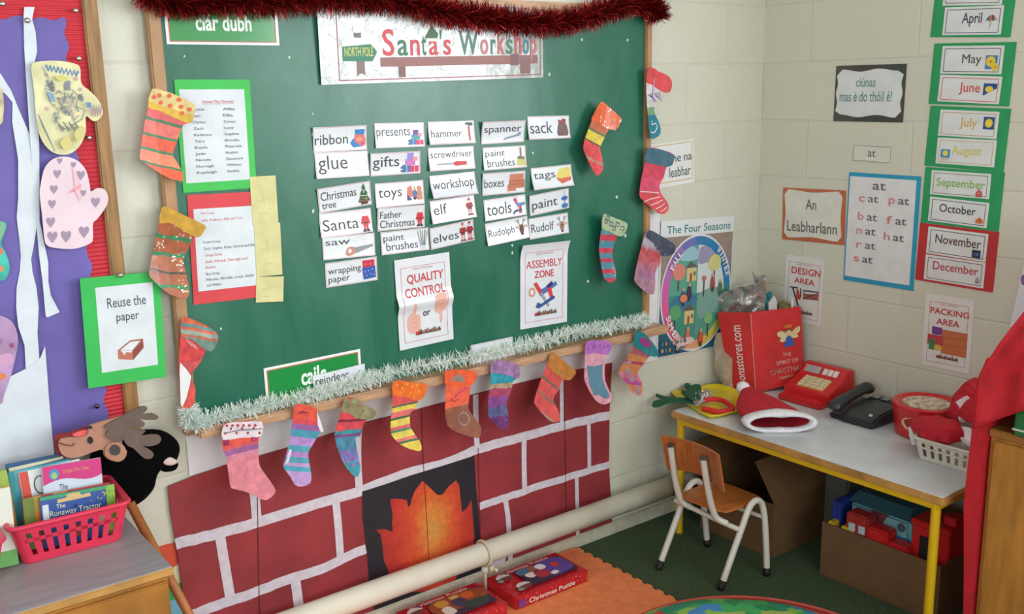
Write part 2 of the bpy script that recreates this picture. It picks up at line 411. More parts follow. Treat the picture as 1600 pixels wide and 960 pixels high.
obj('side_rail', BX(bl, -.036, bb, bl + fw, -.0065, bt, .004), WOOD, t); obj('side_rail', BX(br_ - .03, -.036, bb, br_, -.0065, bt, .004), WOOD, t)
bm = nb(); box(bm, bl + fw, -.036, bt - .034, br_ - .03, -.0065, bt, .004); obj('top_rail', bm, WOODH, t)
bm = nb(); box(bm, bl + .02, -.085, bb, br_ + .055, -.0065, bb + .03, .005); obj('chalk_ledge', bm, WOODH, t)
ink = Ink(lambda p: wl(p, 'A', .0222), .0003)
for px, py, r in ((288, 88, .004), (381, 200, .003), (452, 90, .005), (488, 210, .004), (489, 178, .003), (858, 116, .005), (909, 62, .004), (980, 63, .004), (977, 368, .005), (345, 514, .005), (585, 245, .006), (489, 330, .005), (800, 383, .004), (800, 395, .004), (963, 308, .004), (918, 440, .004), (832, 239, .004)):
    ink.poly([(px + a * 400 * r * random.uniform(.7, 1.2), py + b_ * 560 * r * random.uniform(.7, 1.4)) for a, b_ in ell(0, 0, 1, 1, 7)], (196, 214, 200))
ink.build('specks', t, mx=axes_mx((0, -.0222, 0), (1, 0, 0), (0, 0, 1)))
# white sheet of hardboard behind the blackboard
t = tag(obj('backing_board', BX(-2.47, -.0015 - .004, .664, -.593, -.0005, 1.245), M((224, 226, 230), .4, var=.03, vscale=5)), 'white backing board showing below the chalk ledge and beside the blackboard', 'backing board')

# red and white tinsel
def tinsel(name, label, path, rad, n, cols, rough, wid=.0016, lmul=1.0, sag=0, metal=.75, ledge=False):
    P = smoothpath(path, 12); bm = nb(); k = len(P)
    for i in range(n):
        f = random.random() * (k - 1.001); j = int(f); q = P[j].lerp(P[j + 1], f - j); tg = (P[j + 1] - P[j]).normalized()
        a = tg.cross(Vector((0, 1, 0))).normalized(); b = tg.cross(a); th = random.random() * 2 * PI
        d = (a * math.cos(th) + b * math.sin(th)) + tg * random.uniform(-.7, .7); d.normalize()
        ln = rad * random.uniform(.55, 1.08) * lmul; s = d.cross(Vector((random.uniform(-1, 1), random.uniform(-1, 1), random.uniform(-1, 1)))).normalized() * wid * random.uniform(.6, 1.3)
        e = q + d * ln; mid = q + d * ln * .5 + Vector((0, 0, random.uniform(-.1, .1) * rad)); e.z -= sag * rad
        for v in (mid, e):
            if v.y > -.042: v.y = -.042 - random.random() * .004
            if ledge and v.z < .822 and v.y > -.087: v.z = .822 + random.random() * .006
        v = [bm.verts.new(x) for x in (q - s, q + s, mid + s, mid - s, e + s * .5, e - s * .5)]
        mi = random.randrange(len(cols)); bm.faces.new((v[0], v[1], v[2], v[3])).material_index = mi; bm.faces.new((v[3], v[2], v[4], v[5])).material_index = mi
    tube(bm, P, .0016, 6, mi=0)
    return tag(obj(name, bm, [M(c, rough, metal, name='tinsel') for c in cols], norm=False), label, 'tinsel')
pr = lambda pts, y: [atY(u, v, y) for u, v in pts]
tinsel('red_tinsel_garland', 'red tinsel garland draped along the top of the blackboard', pr([(222, -16), (262, -2), (300, 2), (360, 2), (430, 2), (500, -2), (560, -4), (610, 0), (660, 12), (710, 22), (760, 28), (800, 33), (850, 36), (890, 33), (930, 22), (970, 10), (1005, 6), (1024, 14), (1028, 26)], -.062), .056, 15000, [(160, 26, 34), (118, 14, 22), (200, 56, 52), (90, 10, 16)], .3, .0013)
tinsel('white_tinsel_garland', 'pearly white tinsel garland lying along the chalk ledge', pr([(294, 640), (299, 656), (303, 664), (318, 660), (360, 648), (408, 635), (464, 624), (520, 609), (568, 596), (616, 581), (706, 563), (790, 546), (850, 532), (903, 519), (950, 511), (987, 504), (1012, 500)], -.068), .036, 6500, [(244, 248, 242), (232, 244, 236), (250, 250, 244), (214, 240, 234)], .4, .0011, metal=.05, ledge=True)

# ---------------------------------------------------------------- word cards on the blackboard
W8 = (222, 226, 234)
RED = (196, 50, 58); DK = (58, 60, 66); SKIN = (226, 172, 160)
def elf(x, s=1.0):
    return [('e', x, .12, .1 * s, .1, SKIN), ('p', [(x - .12 * s, .1), (x, -.04), (x + .12 * s, .1)], (150, 36, 44)), ('p', [(x - .2 * s, .26), (x + .2 * s, .26), (x + .27 * s, .5), (x + .15 * s, .56), (x + .16 * s, .66), (x - .16 * s, .66), (x - .15 * s, .56), (x - .27 * s, .5)], (158, 34, 44)),
            ('r', x - .16 * s, .5, x + .16 * s, .56, (40, 34, 40)), ('r', x - .13 * s, .66, x - .04 * s, .92, (214, 150, 146)), ('r', x + .04 * s, .66, x + .13 * s, .92, (214, 150, 146)), ('p', [(x - .22 * s, 1), (x - .02, 1), (x - .02, .9), (x - .14 * s, .9)], (120, 40, 44)), ('p', [(x + .24 * s, 1), (x + .02, 1), (x + .02, .9), (x + .14 * s, .9)], (120, 40, 44))]
def redman(): return [('e', .5, .12, .2, .11, (236, 222, 216)), ('p', [(.2, .24), (.8, .24), (1, .6), (.84, .66), (.76, .5), (.78, .74), (.22, .74), (.24, .5), (.16, .66), (0, .6)], (206, 44, 58)), ('r', .22, .54, .78, .6, (46, 40, 46)), ('r', .28, .74, .47, .88, (206, 44, 58)), ('r', .54, .74, .73, .88, (206, 44, 58)), ('p', [(.1, 1), (.48, 1), (.48, .86), (.26, .86)], (36, 36, 42)), ('p', [(.92, 1), (.54, 1), (.54, .86), (.76, .86)], (36, 36, 42))]
def boxes(a): return [('r', .1, .62, .55, 1, (40, 110, 190)), ('r', .5, .68, .98, 1, (206, 50, 92)), ('r', .25, .34, .8, .66, (60, 150, 160) if a else (196, 120, 190)), ('r', .36, .02, .7, .36, (120, 60, 150) if a else (150, 140, 220)), ('r', .66, .24, .92, .44, (224, 150, 150)), ('l', [(.32, .62), (.32, 1)], .002, (230, 230, 120)), ('l', [(.74, .68), (.74, 1)], .002, (240, 190, 200)), ('r', 0, .7, .1, .8, (60, 60, 70)), ('r', 0, .88, .1, .98, (60, 60, 70))]
def deer(c): return [('p', [(.3, .42), (.5, .36), (.7, .42), (.68, .7), (.58, 1), (.42, 1), (.32, .7)], c), ('e', .2, .5, .18, .09, (198, 170, 150), 12, .5), ('e', .8, .5, .18, .09, (198, 170, 150), 12, -.5), ('l', [(.4, .38), (.26, .18), (.1, .08)], .0022, (70, 52, 46)), ('l', [(.28, .2), (.3, .02)], .002, (70, 52, 46)), ('l', [(.6, .38), (.74, .18), (.9, .08)], .0022, (70, 52, 46)), ('l', [(.72, .2), (.7, .02)], .002, (70, 52, 46)), ('e', .5, .94, .08, .06, (60, 30, 32)), ('e', .42, .56, .04, .04, (30, 26, 28)), ('e', .58, .56, .04, .04, (30, 26, 28))]
PICS = {
 'ribbon': [('p', [(.3, 0), (.95, 0), (.9, .3), (.72, .42), (.2, .5), (0, .75), (.2, 1), (.8, .96), (1, .7), (.5, .72), (.3, .7), (.34, .3)], (44, 124, 196)), ('p', [(.3, .26), (.88, .3), (1, .6), (.8, .98), (.5, .8), (.26, .66)], (216, 110, 110)), ('e', .6, .55, .2, .12, (230, 150, 120)), ('e', .8, .8, .16, .14, (214, 80, 116))],
 'glue': [('l', [(.3, .1), (.25, .3), (.1, .4), (.12, .95), (.9, .95), (.9, .4), (.75, .3), (.7, .1), (.3, .1)], .0012, (168, 180, 180)), ('l', [(.12, .62), (.9, .62)], .001, (180, 190, 190)), ('l', [(.25, .3), (.75, .3)], .001, (180, 190, 190))],
 'presents': boxes(1), 'gifts': boxes(0),
 'tree': [('p', [(.5, 0), (.66, .22), (.6, .24), (.82, .5), (.74, .52), (1, .86), (.6, .92), (0, .88), (.24, .55), (.18, .52), (.4, .26), (.34, .22)], (42, 92, 62)), ('l', [(.34, .3), (.66, .36)], .002, (190, 206, 196)), ('l', [(.22, .55), (.8, .62)], .002, (190, 206, 196)), ('l', [(.1, .8), (.9, .84)], .002, (176, 70, 70)), ('p', [(.2, .9), (.5, .84), (.86, .92), (.7, 1), (.24, 1)], (84, 40, 36)), ('e', .5, .42, .06, .04, (210, 190, 90)), ('e', .4, .7, .06, .04, (200, 70, 70)), ('e', .66, .74, .06, .04, (210, 190, 90))],
 'toys': [('p', [(.05, .2), (.3, .1), (.42, .5), (.4, .8), (0, .8)], (206, 120, 100)), ('p', [(.02, .62), (.3, .9), (.3, 1), (0, 1)], (56, 64, 120)), ('e', .52, .6, .16, .2, (60, 110, 170)), ('r', .4, .78, .7, .9, (170, 52, 60)), ('e', .5, .9, .1, .08, (46, 46, 56)), ('e', .8, .3, .15, .16, (202, 132, 96)), ('e', .82, .62, .17, .24, (202, 132, 96)), ('e', .72, .9, .08, .12, (202, 132, 96)), ('e', .92, .9, .08, .12, (202, 132, 96)), ('p', [(.45, .4), (.52, .1), (.6, .4)], (200, 190, 110))],
 'man': redman(), 'elf': elf(.5, 1.8), 'elves': elf(.25, .95) + elf(.75, .95),
 'saw': [('p', [(.28, .2), (1, .0), (1, .22), (.36, .78)], (140, 144, 150)), ('p', [(.3, .1), (.34, .8), (.1, 1), (0, .75), (.05, .3), (.12, .1)], (196, 132, 104)), ('e', .16, .5, .06, .2, W8)],
 'jar': [('p', [(.2, .5), (.85, .5), (.78, 1), (.28, 1)], (196, 206, 214)), ('l', [(.35, .8), (.1, .05)], .003, (130, 150, 110)), ('l', [(.45, .8), (.36, 0)], .003, (90, 110, 160)), ('l', [(.55, .8), (.56, .04)], .003, (150, 120, 150)), ('l', [(.62, .8), (.8, .02)], .003, (60, 80, 90)), ('l', [(.7, .8), (1, .1)], .003, (130, 170, 130))],
 'wrap': [('r', .05, 0, .92, .5, (204, 40, 62)), ('p', [(0, .38), (.95, .34), (1, .96), (.08, 1)], (40, 84, 170))] + [('e', x, y, .03, .03, (206, 220, 240)) for x, y in ((.2, .6), (.45, .55), (.75, .5), (.3, .8), (.6, .75), (.85, .8), (.25, .2), (.6, .22))],
 'hammer': [('p', [(.42, .2), (.62, .2), (.66, 1), (.44, 1)], (200, 70, 66)), ('p', [(0, .1), (.3, 0), (.95, .02), (1, .2), (.6, .2), (.4, .16)], (58, 84, 76))],
 'driver': [('r', 0, .36, .58, .64, (150, 152, 160)), ('p', [(.56, .2), (.66, .1), (1, .2), (1, .8), (.66, .9), (.56, .8)], (200, 52, 62))],
 'spanner': [('p', [(.1, .62), (.75, .3), (.8, .02), (1, 0), (.92, .2), (.98, .36), (.8, .5), (.16, .84), (.04, 1), (0, .8), (.08, .78)], (128, 146, 168))],
 'brush': [('r', .42, 0, .62, .52, (140, 110, 84)), ('p', [(.2, .45), (.9, .5), (.95, .66), (.14, .62)], (120, 110, 90)), ('p', [(.14, .62), (.95, .66), (1, 1), (0, .96)], (196, 190, 110))],
 'boxes': [('r', .12, 0, .94, .4, (196, 124, 96)), ('r', 0, .6, .5, 1, (196, 118, 92)), ('r', .08, .36, 1, .84, (186, 110, 84)), ('l', [(.1, .4), (1, .4)], .0015, (140, 80, 62)), ('l', [(.08, .62), (.9, .62)], .0015, (150, 86, 66))],
 'sack': [('p', [(.2, .25), (.1, .5), (0, .85), (.1, 1), (.9, 1), (1, .8), (.92, .45), (.8, .25)], (112, 84, 84)), ('p', [(.2, .25), (.15, .05), (.4, .12), (.55, 0), (.85, .05), (.8, .27)], (150, 58, 60))],
 'tags': [('p', [(0, .5), (.2, .12), (.8, 0), (1, .1), (1, .6), (.2, .66)], (220, 200, 96)), ('p', [(0, .55), (.24, .66), (1, .6), (.96, .8), (.3, .96), (.04, .7)], (206, 96, 70))],
 'tools': [('p', [(.1, .1), (.34, 0), (.5, .5), (.4, .56)], (200, 70, 110)), ('p', [(.3, .36), (.95, .34), (1, .5), (.4, .6)], (90, 130, 190)), ('r', .52, .5, .7, .96, (196, 60, 70)), ('p', [(0, .9), (.2, .74), (.7, .7), (.74, .8), (.2, .88), (.1, 1)], (56, 66, 110)), ('l', [(.4, .5), (.5, 1)], .003, (170, 170, 180))],
 'paint': [('l', [(.5, 0), (.5, .9)], .002, (90, 100, 130)), ('e', .5, .45, .5, .13, (52, 104, 170)), ('e', .5, .88, .5, .14, (58, 110, 184)), ('r', .44, .5, .56, .85, (70, 120, 190))],
 'deer': deer((96, 40, 40)), 'paledeer': deer((148, 112, 92))}
# text lines: (text, x0, x1, baseline, cap line); picture key and box
def lift(k, y0, s=1): return lambda x, y: k * max(0, (y0 - y) * s) ** 1.5
WC = [
 ('ribbon', (486.6, 199.7, 571, 195.3, 573.3, 234, 490.5, 239), [('ribbon', .03, .64, .7, .3)], ('ribbon', .68, .16, .98, .88), 'word ribbon and a blue and pink ribbon picture', .02),
 ('presents', (585, 193.4, 662, 191, 662, 229, 586, 231.3), [('presents', .03, .71, .52, .14)], ('presents', .65, .28, .98, .92), 'word presents and a heap of parcels', .015),
 ('hammer', (668, 190, 740, 189.2, 740.5, 222.5, 669.5, 227.5), [('hammer', .05, .72, .68, .36)], ('hammer', .78, .06, .97, .88), 'word hammer and a red handled hammer', .03),
 ('spanner', (750.5, 191, 818.6, 187.2, 817.6, 222.2, 752.2, 225), [('spanner', .05, .92, .5, .18)], ('spanner', .5, .52, .94, .9), 'word spanner and a grey spanner', .04),
 ('sack', (823.6, 182, 890.4, 180.8, 887, 215.5, 824, 218.6), [('sack', .05, .58, .74, .24)], ('sack', .68, .12, .96, .88), 'word sack and a brown tied sack', .03),
 ('glue', (491.7, 239, 573.3, 236, 576, 274, 492.8, 280), [('glue', .05, .6, .66, .12)], ('glue', .76, .12, .96, .92), 'word glue and a faint glue bottle outline', .02),
 ('gifts', (577.4, 239.8, 655, 236, 657, 270.4, 579, 276), [('gifts', .04, .57, .62, .16)], ('gifts', .6, .04, .97, .92), 'word gifts and a tall heap of parcels', .015),
 ('screwdriver', (668.4, 231.8, 739.5, 228.2, 740.2, 263, 669.6, 267.5), [('screwdriver', .04, .96, .45, .14)], ('driver', .16, .6, .82, .86), 'word screwdriver and a red handled screwdriver', .03),
 ('paint', (753.4, 231.5, 821, 227, 821, 261, 755.3, 266.3), [('paint', .05, .5, .4, .12), ('brushes', .08, .72, .88, .54)], ('brush', .76, .08, .98, .92), 'words paint brushes and one broad yellow brush', .02),
 ('Christmas', (494.5, 295.5, 577, 282, 580.5, 319.5, 498.7, 333.7), [('Christmas', .05, .72, .52, .18), ('tree', .06, .32, .86, .58)], ('tree', .74, .06, .98, .94), 'words Christmas tree and a decorated green tree', .015),
 ('toys', (583.7, 288, 660, 281.2, 663, 318, 588.7, 324.5), [('toys', .06, .54, .6, .18)], ('toys', .64, .12, .97, .82), 'word toys and a teddy among toys', .01),
 ('workshop', (671, 275.5, 741, 268, 742.5, 302, 672.5, 310.5), [('workshop', .04, .96, .62, .22)], None, 'single word workshop and no picture', .06),
 ('boxes', (753, 271.3, 820, 266.3, 819.5, 300.5, 753.4, 306), [('boxes', .04, .5, .66, .28)], ('boxes', .58, .12, .98, .9), 'word boxes and stacked brown cartons', .015),
 ('tags', (828.4, 263, 891.8, 257, 892.8, 289, 830.8, 297.4), [('tags', .05, .58, .52, .18)], ('tags', .6, .1, .96, .88), 'word tags and a yellow and red tag', .05),
 ('Santa', (497.5, 335, 579.5, 324.2, 580.5, 362.5, 501, 371), [('Santa', .05, .74, .76, .3)], ('man', .78, .1, .97, .96), 'single word Santa and a red coated man', .02),
 ('Father', (588, 326, 662.5, 318.7, 663.7, 355.5, 590.5, 361), [('Father', .05, .5, .48, .18), ('Christmas', .05, .78, .88, .56)], ('man', .8, .14, .98, .94), 'two lines Father Christmas and a red coated man', .015),
 ('elf', (671, 315, 740, 303.7, 742.5, 338.7, 674, 350), [('elf', .06, .36, .64, .2)], ('elf', .78, .12, .96, .88), 'word elf and one small red elf', .03),
 ('tools', (755.3, 313, 820.5, 303.6, 821.7, 335.3, 757, 346), [('tools', .06, .64, .78, .22)], ('tools', .66, .08, .98, .9), 'word tools and crossed hand tools', .015),
 ('paint', (825.7, 305.8, 887.5, 293.8, 888.7, 324.5, 828, 338.4), [('paint', .06, .7, .72, .28)], ('paint', .8, .08, .97, .94), 'single word paint and two blue paint blobs', .015),
 ('saw', (503, 371, 585, 363, 585.5, 399.5, 504.5, 406), [('saw', .05, .52, .4, .12)], ('saw', .42, .48, .96, .94), 'word saw and a handsaw', .01),
 ('paint', (594.5, 363, 668.7, 356, 670, 389.5, 595.5, 399.5), [('paint', .05, .48, .42, .14), ('brushes', .1, .76, .84, .5)], ('jar', .74, .06, .98, .94), 'words paint brushes and a jar of thin brushes', .01),
 ('elves', (670.7, 357, 738.7, 342.5, 741, 375, 673, 391), [('elves', .06, .64, .74, .36)], ('elves', .66, .06, .98, .94), 'word elves and two small red elves', .01),
 ('Rudolph', (757.7, 349.6, 823.6, 337.7, 825.7, 370, 760, 385), [('Rudolph', .05, .66, .64, .32)], ('deer', .68, .06, .98, .82), 'picture of a dark brown antlered reindeer head', .03),
 ('Rudolf', (825.3, 342, 887, 332.4, 888, 363.5, 827.2, 374.8), [('Rudolf', .05, .62, .7, .3)], ('paledeer', .68, .1, .98, .9), 'picture of a pale brown antlered reindeer head', .01),
 ('wrapping', (507, 412, 587.5, 400.5, 590.5, 437.5, 509.5, 450), [('wrapping', .05, .68, .48, .22), ('paper', .05, .46, .82, .56)], ('wrap', .7, .1, .97, .9), 'words wrapping paper and red and blue paper', .005)]
for i, (wd_, q, lines, pic, lab, curl) in enumerate(WC):
    q = [(q[k], q[k + 1]) for k in (0, 2, 4, 6)]
    bend = (lambda K, sg: (lambda x, y: .006 * 0 + K * 14 * (y * sg + .04) ** 2 if y * sg > -.04 else 0))(curl * 4, -1 if i % 3 else 1)
    cd_ = Card('word_card', 'word card on the blackboard with the ' + lab, 'word card', q, off=.0235, c=W8, group='word cards on the blackboard', bend=bend)
    k = cd_.ink(); k.frame(.012, .03, .988, .97, .0016, (206, 150, 156)); cd_.put('border', k)
    k = cd_.ink(); k.z += .0002
    for tx, x0, x1, yb, yc in lines: k.text(tx, x0, x1, yb, yc, DK, .002)
    cd_.put('lettering', k)
    if pic:
        k = cd_.ink(); k.z += .0003; k.draw(*pic[1:5], PICS[pic[0]]); cd_.put('picture', k)
# ---------------------------------------------------------------- banner, signs and posters on and around the blackboard
LAM = M((176, 182, 180), .16, coat=.5, bump=1.0, bscale=15, var=.03, vscale=6, name='crinkled_laminate')
b_ = Card('banner', 'long shiny laminated banner with a green signpost hanging under the red tinsel', 'banner', [(492.5, 8), (845, 8), (848, 124.5), (499, 129)], off=.024, mat=LAM, bend=lambda x, y: .0075 + .004 * math.sin(x * 9) + .003 * math.sin(y * 14), cuts=(24, 8))
k = b_.ink(); k.frame(.28 * .26, .02, .985, .955, .003, (150, 70, 74)); b_.put('border', k)
k = b_.ink(); k.fn = lambda p: b_.fn((p[0], p[1] + .075)); k.z += .0003
for tx, x0, x1, c in (('S', .255, .305, (206, 56, 70)), ('a', .318, .362, (44, 110, 70)), ('n', .372, .412, (206, 56, 70)), ('t', .42, .44, (44, 110, 70)), ('a', .452, .492, (206, 56, 70)), ("'", .5, .507, (44, 110, 70)), ('s', .515, .548, (206, 56, 70)), ('W', .585, .672, (66, 120, 106)), ('o', .683, .72, (200, 110, 116)), ('r', .732, .756, (66, 120, 106)), ('k', .766, .8, (200, 100, 104)), ('s', .808, .84, (66, 120, 106)), ('h', .852, .885, (200, 80, 90)), ('o', .892, .925, (66, 130, 150)), ('p', .932, .965, (200, 110, 116))):
    hh = {'S': .25, 'W': .27, "'": .27, 't': .28, 'k': .26, 'h': .26}.get(tx, .28)
    k.text(tx, x0, x1, .575, hh if tx in "SW't kh" else .575 - (.575 - hh) * .98, c, .012)
k.poly([(.438, .34), (.465, .2), (.492, .3), (.486, .38), (.444, .4)], (36, 92, 60)); k.rect(.438, .36, .49, .4, (226, 226, 220))
b_.put('lettering', k)
k = b_.ink(); k.fn = lambda p: b_.fn((p[0], p[1] + .075)); k.z += .0004
k.rect(.145, .62, .178, .85, (128, 104, 100)); k.poly([(.09, .44), (.205, .42), (.232, .53), (.21, .65), (.09, .64)], (26, 120, 88)); k.poly([(.088, .42), (.1, .34), (.2, .34), (.228, .5), (.205, .43), (.09, .46)], (236, 240, 242))
k.text('NORTH POLE', .098, .215, .58, .47, (206, 200, 110), .01); k.poly(spl([(.14, .85), (.16, .8), (.185, .84), (.2, .87), (.12, .87)]), (238, 242, 244)); k.rect(.14, .25, .168, .35, (120, 100, 100)); k.poly(spl([(.136, .28), (.14, .2), (.168, .2), (.172, .28)]), (236, 240, 242))
k.rect(.245, .6, .97, .72, (146, 96, 92)); k.rect(.32, .72, .347, .86, (120, 84, 84)); k.rect(.88, .66, .93, .86, (130, 94, 92)); k.poly([(.88, .74), (.89, .62), (.97, .6), (.965, .66), (.91, .68)], (130, 100, 100)); k.rect(.83, .58, .87, .74, (120, 84, 88))
b_.put('picture', k)

def zone(label, quad, w, off, lines, pic, bend=None, c=W8):
    p = Card('poster', label, 'poster', quad, w, off, c=c, bend=bend, cuts=(1, 56))
    k = p.ink(); k.frame(.1, .1, .9, .93, .0018, (206, 120, 132)); p.put('border', k)
    k = p.ink(); k.z += .0002; k.text("Santa's Workshop", .32, .68, .135, .112, (186, 110, 124))
    for tx, x0, x1, yb, yc in lines: k.text(tx, x0, x1, yb, yc, RED, .016)
    p.put('lettering', k)
    k = p.ink(); k.z += .0003
    for q in pic: k.draw(*q)
    cols = [(200, 50, 64), (150, 36, 44), (90, 60, 56), (160, 120, 96), (110, 84, 70), (150, 110, 90), (96, 72, 66), (140, 100, 84), (120, 90, 76), (150, 110, 96), (100, 76, 66)]
    for i, cc in enumerate(cols): k.poly(spl([(.3 + i * .042, .86), (.31 + i * .042, .825 - .012 * (i % 3)), (.335 + i * .042, .835), (.34 + i * .042, .862)]), cc)
    k.line([(.3, .865), (.76, .852)], .0012, (90, 70, 64)); p.put('picture', k)
    return p
HAND = [('p', spl([(.5, 0), (.62, .02), (.68, .2), (.66, .36), (.9, .42), (1, .52), (.96, .94), (.8, 1), (.2, .98), (.0, .82), (.02, .54), (.16, .38), (.44, .3), (.46, .1)]), SKIN), ('l', [(.3, .52), (.72, .5)], .0011, (184, 124, 120)), ('l', [(.28, .66), (.72, .64)], .0011, (184, 124, 120)), ('l', [(.3, .8), (.72, .78)], .0011, (184, 124, 120))]
qc = zone('laminated poster with a thumbs up and thumbs down on the blackboard', [(614.6, 407.8), (701.3, 393.5), (708.4, 530), (625.3, 547.8)], 'A', .025,
     [('QUALITY', .2, .87, .275, .185), ('CONTROL', .15, .88, .43, .335)], [(.16, .5, .4, .84, HAND), (.66, .78, .88, .44, HAND)], bend=lambda x, y: .013 * math.exp(-((y + .002) / .022) ** 2) + .001)
k = qc.ink(); k.z += .0003; k.text('or', .45, .585, .665, .59, (52, 54, 62), .02); qc.put('printed_word', k)
TOOLS = [('p', [(.3, .34), (.95, .06), (1, .2), (.4, .56)], (70, 110, 180)), ('e', .1, .36, .12, .18, (206, 150, 120)), ('e', .1, .36, .06, .09, W8), ('p', [(.14, .04), (.26, 0), (.46, .36), (.36, .46)], (206, 60, 66)), ('p', [(.38, .46), (.46, .4), (.72, .94), (.66, 1)], (150, 156, 168)), ('p', [(.62, .28), (.76, .2), (.86, .66), (.76, .72)], (210, 56, 66)), ('p', [(.58, .2), (.8, .02), (.84, .16), (.7, .28)], (36, 52, 110)), ('p', [(.22, .94), (.3, .76), (.42, .84), (.82, .6), (.9, .7), (.46, .94), (.34, 1)], (50, 84, 150)), ('e', .84, .66, .07, .07, (50, 84, 150))]
zone('laminated poster with crossed saw, hammer and screwdriver on the blackboard', [(811.5, 383), (887, 375.5), (885.4, 502.8), (814, 515.4)], 'A', .025, [('ASSEMBLY', .12, .88, .29, .2), ('ZONE', .29, .7, .41, .33)], [(.18, .46, .78, .78, TOOLS)], bend=lambda x, y: .012 * max(0, (y - .09) / .05) ** 2)
zone('poster with drawn pencils and ruler on the right wall behind the red bag', [(1229, 398), (1289, 405.5), (1283, 511), (1223, 497)], 'B', .0012, [('DESIGN', .17, .92, .27, .175), ('AREA', .25, .78, .41, .33)],
     [(.14, .48, .9, .76, [('p', [(0, 0), (.3, -.02), (.3, .06), (.14, .06), (.36, 1), (.3, 1), (.08, .06), (0, .06)], (60, 66, 74)), ('p', [(.24, .1), (.32, .1), (.4, .62), (.24, .66)], (190, 74, 66)), ('r', .37, 0, .41, .5, (60, 66, 74)), ('p', [(.46, .06), (1, .02), (1, .1), (.48, .16)], (90, 100, 108)), ('p', [(.46, .3), (1, .16), (.98, .5), (.5, .58)], (172, 92, 84)), ('l', [(.46, .56), (1, .1)], .003, (54, 58, 66)), ('l', [(.44, .2), (1, .5)], .003, (54, 58, 66))])], c=(226, 224, 222))
zone('poster with an orange brown parcel picture on the right wall above the telephone', [(1449, 458), (1525, 470), (1512, 584), (1438, 569)], 'B', .0012, [('PACKING', .12, .92, .26, .18), ('AREA', .26, .74, .4, .32)],
     [(.1, .44, .92, .8, [('r', .36, .06, 1, .98, (196, 110, 70)), ('l', [(.38, .36), (1, .3)], .002, (160, 84, 56)), ('l', [(.38, .64), (1, .62)], .002, (160, 84, 56)), ('r', .1, 0, .36, .3, (110, 66, 140)), ('r', 0, .32, .4, .7, (190, 60, 70)), ('r', .04, .5, .2, .9, (60, 130, 80)), ('e', .28, .8, .1, .12, (220, 180, 80))])], c=(226, 224, 222))

GREEN = (24, 146, 74); LIME = (58, 190, 88)
def sign(label, quad, txt, x0, x1, yb, yc):
    s = Card('sign', label, 'sign', quad, off=.0235, c=(238, 240, 238))
    k = s.ink(); k.rect(.025, .06, .975, .94, (190, 96, 92)); k.rect(.036, .085, .964, .915, M((16, 138, 62), .3, coat=.5)); k.rect(.036, .085, .036, .085, (255, 255, 255)); s.put('green_panel', k)
    k = s.ink(); k.z += .0006; k.text(txt, x0, x1, yb, yc, (236, 242, 238), .025); k.ell(.9, .86, .028, .02, (110, 170, 130)); s.put('lettering', k)
sign('green Irish sign at the top left of the blackboard under the red tinsel', [(255, 4), (431, 7), (437.5, 72.5), (260, 67.5)], 'clár dubh', .255, .75, .65, .27)
sign('green Irish sign leaning on the chalk ledge behind the white tinsel', [(411, 577), (561, 545), (567.5, 607), (418, 640)], 'cailc', .36, .62, .59, .2)
r_ = Card('word_card', 'word card reading reindeer leaning in front of the green sign on the ledge', 'word card', [(489, 588), (569.5, 568), (572, 599), (491, 619)], off=.032, c=W8)
k = r_.ink(); k.text('reindeer', .04, .68, .5, .12, DK, .006); r_.put('lettering', k)
k = r_.ink(); k.draw(.64, .2, .96, .95, [('l', [(.8, .1), (.66, .3), (.78, .5)], .003, (80, 60, 60)), ('p', [(0, .6), (.3, .5), (.8, .55), (1, .8), (.5, 1), (.1, .9)], (190, 150, 146))]); r_.put('picture', k)
r_ = Card('word_card', 'blank white card lying behind the white tinsel on the chalk ledge', 'word card', [(734.5, 540), (799.5, 526.6), (803, 556), (738, 571)], off=.034, c=W8)
k = r_.ink(); k.frame(.02, .05, .98, .95, .0016, (206, 150, 166)); r_.put('border', k)

def backed(name, label, outer, inner, col, w='A', off=.024, cat='notice', white=(216, 223, 230), t=.0012):
    o = Card(name, label, cat, outer, w, off, mat=M(col, .6, var=.03, vscale=12), t=t)
    i = Card('paper_sheet', None, None, inner, w, off + t + .0002, c=white, t=.0004, parent=o, mat=paperM(white)); return o, i
o, s = backed('notice', 'green backed list of names beside the spotted stocking on the blackboard', [(272.5, 125), (390, 124), (400.5, 294), (285.5, 301)], [(279, 140.5), (380.5, 139), (391.5, 281), (292, 286)], (62, 190, 82))
k = s.ink(); k.text('Aistear Play Partners', .33, .82, .145, .115, (200, 70, 80), .01)
k.line([(.33, .155), (.82, .155)], .0012, (200, 70, 80))
for i, n in enumerate(('Katie', 'Sam', 'Dylan', 'Zach', 'Kadence', 'Tara', 'Kayla', 'Jade', 'Nicole', 'Darragh', 'Kayleigh')): k.text(n, .17, .17 + .038 * len(n), .225 + i * .068, .198 + i * .068, (76, 80, 86))
for i, n in enumerate(('Alfie', 'Ella', 'Conor', 'Lucy', 'Sophie', 'Brodie', 'Patrick', 'Robin', 'Saoirse', 'Willow', 'Sadie')): k.text(n, .64, .64 + .038 * len(n), .225 + i * .068, .198 + i * .068, (76, 80, 86))
s.put('lettering', k)
o, s = backed('notice', 'red backed list of groups beside the gold cuffed stocking on the blackboard', [(291, 307), (393, 298), (407, 466), (303.7, 474.5)], [(300, 328), (395, 321), (405, 446), (312, 455)], (214, 66, 74), off=.0242)
k = s.ink()
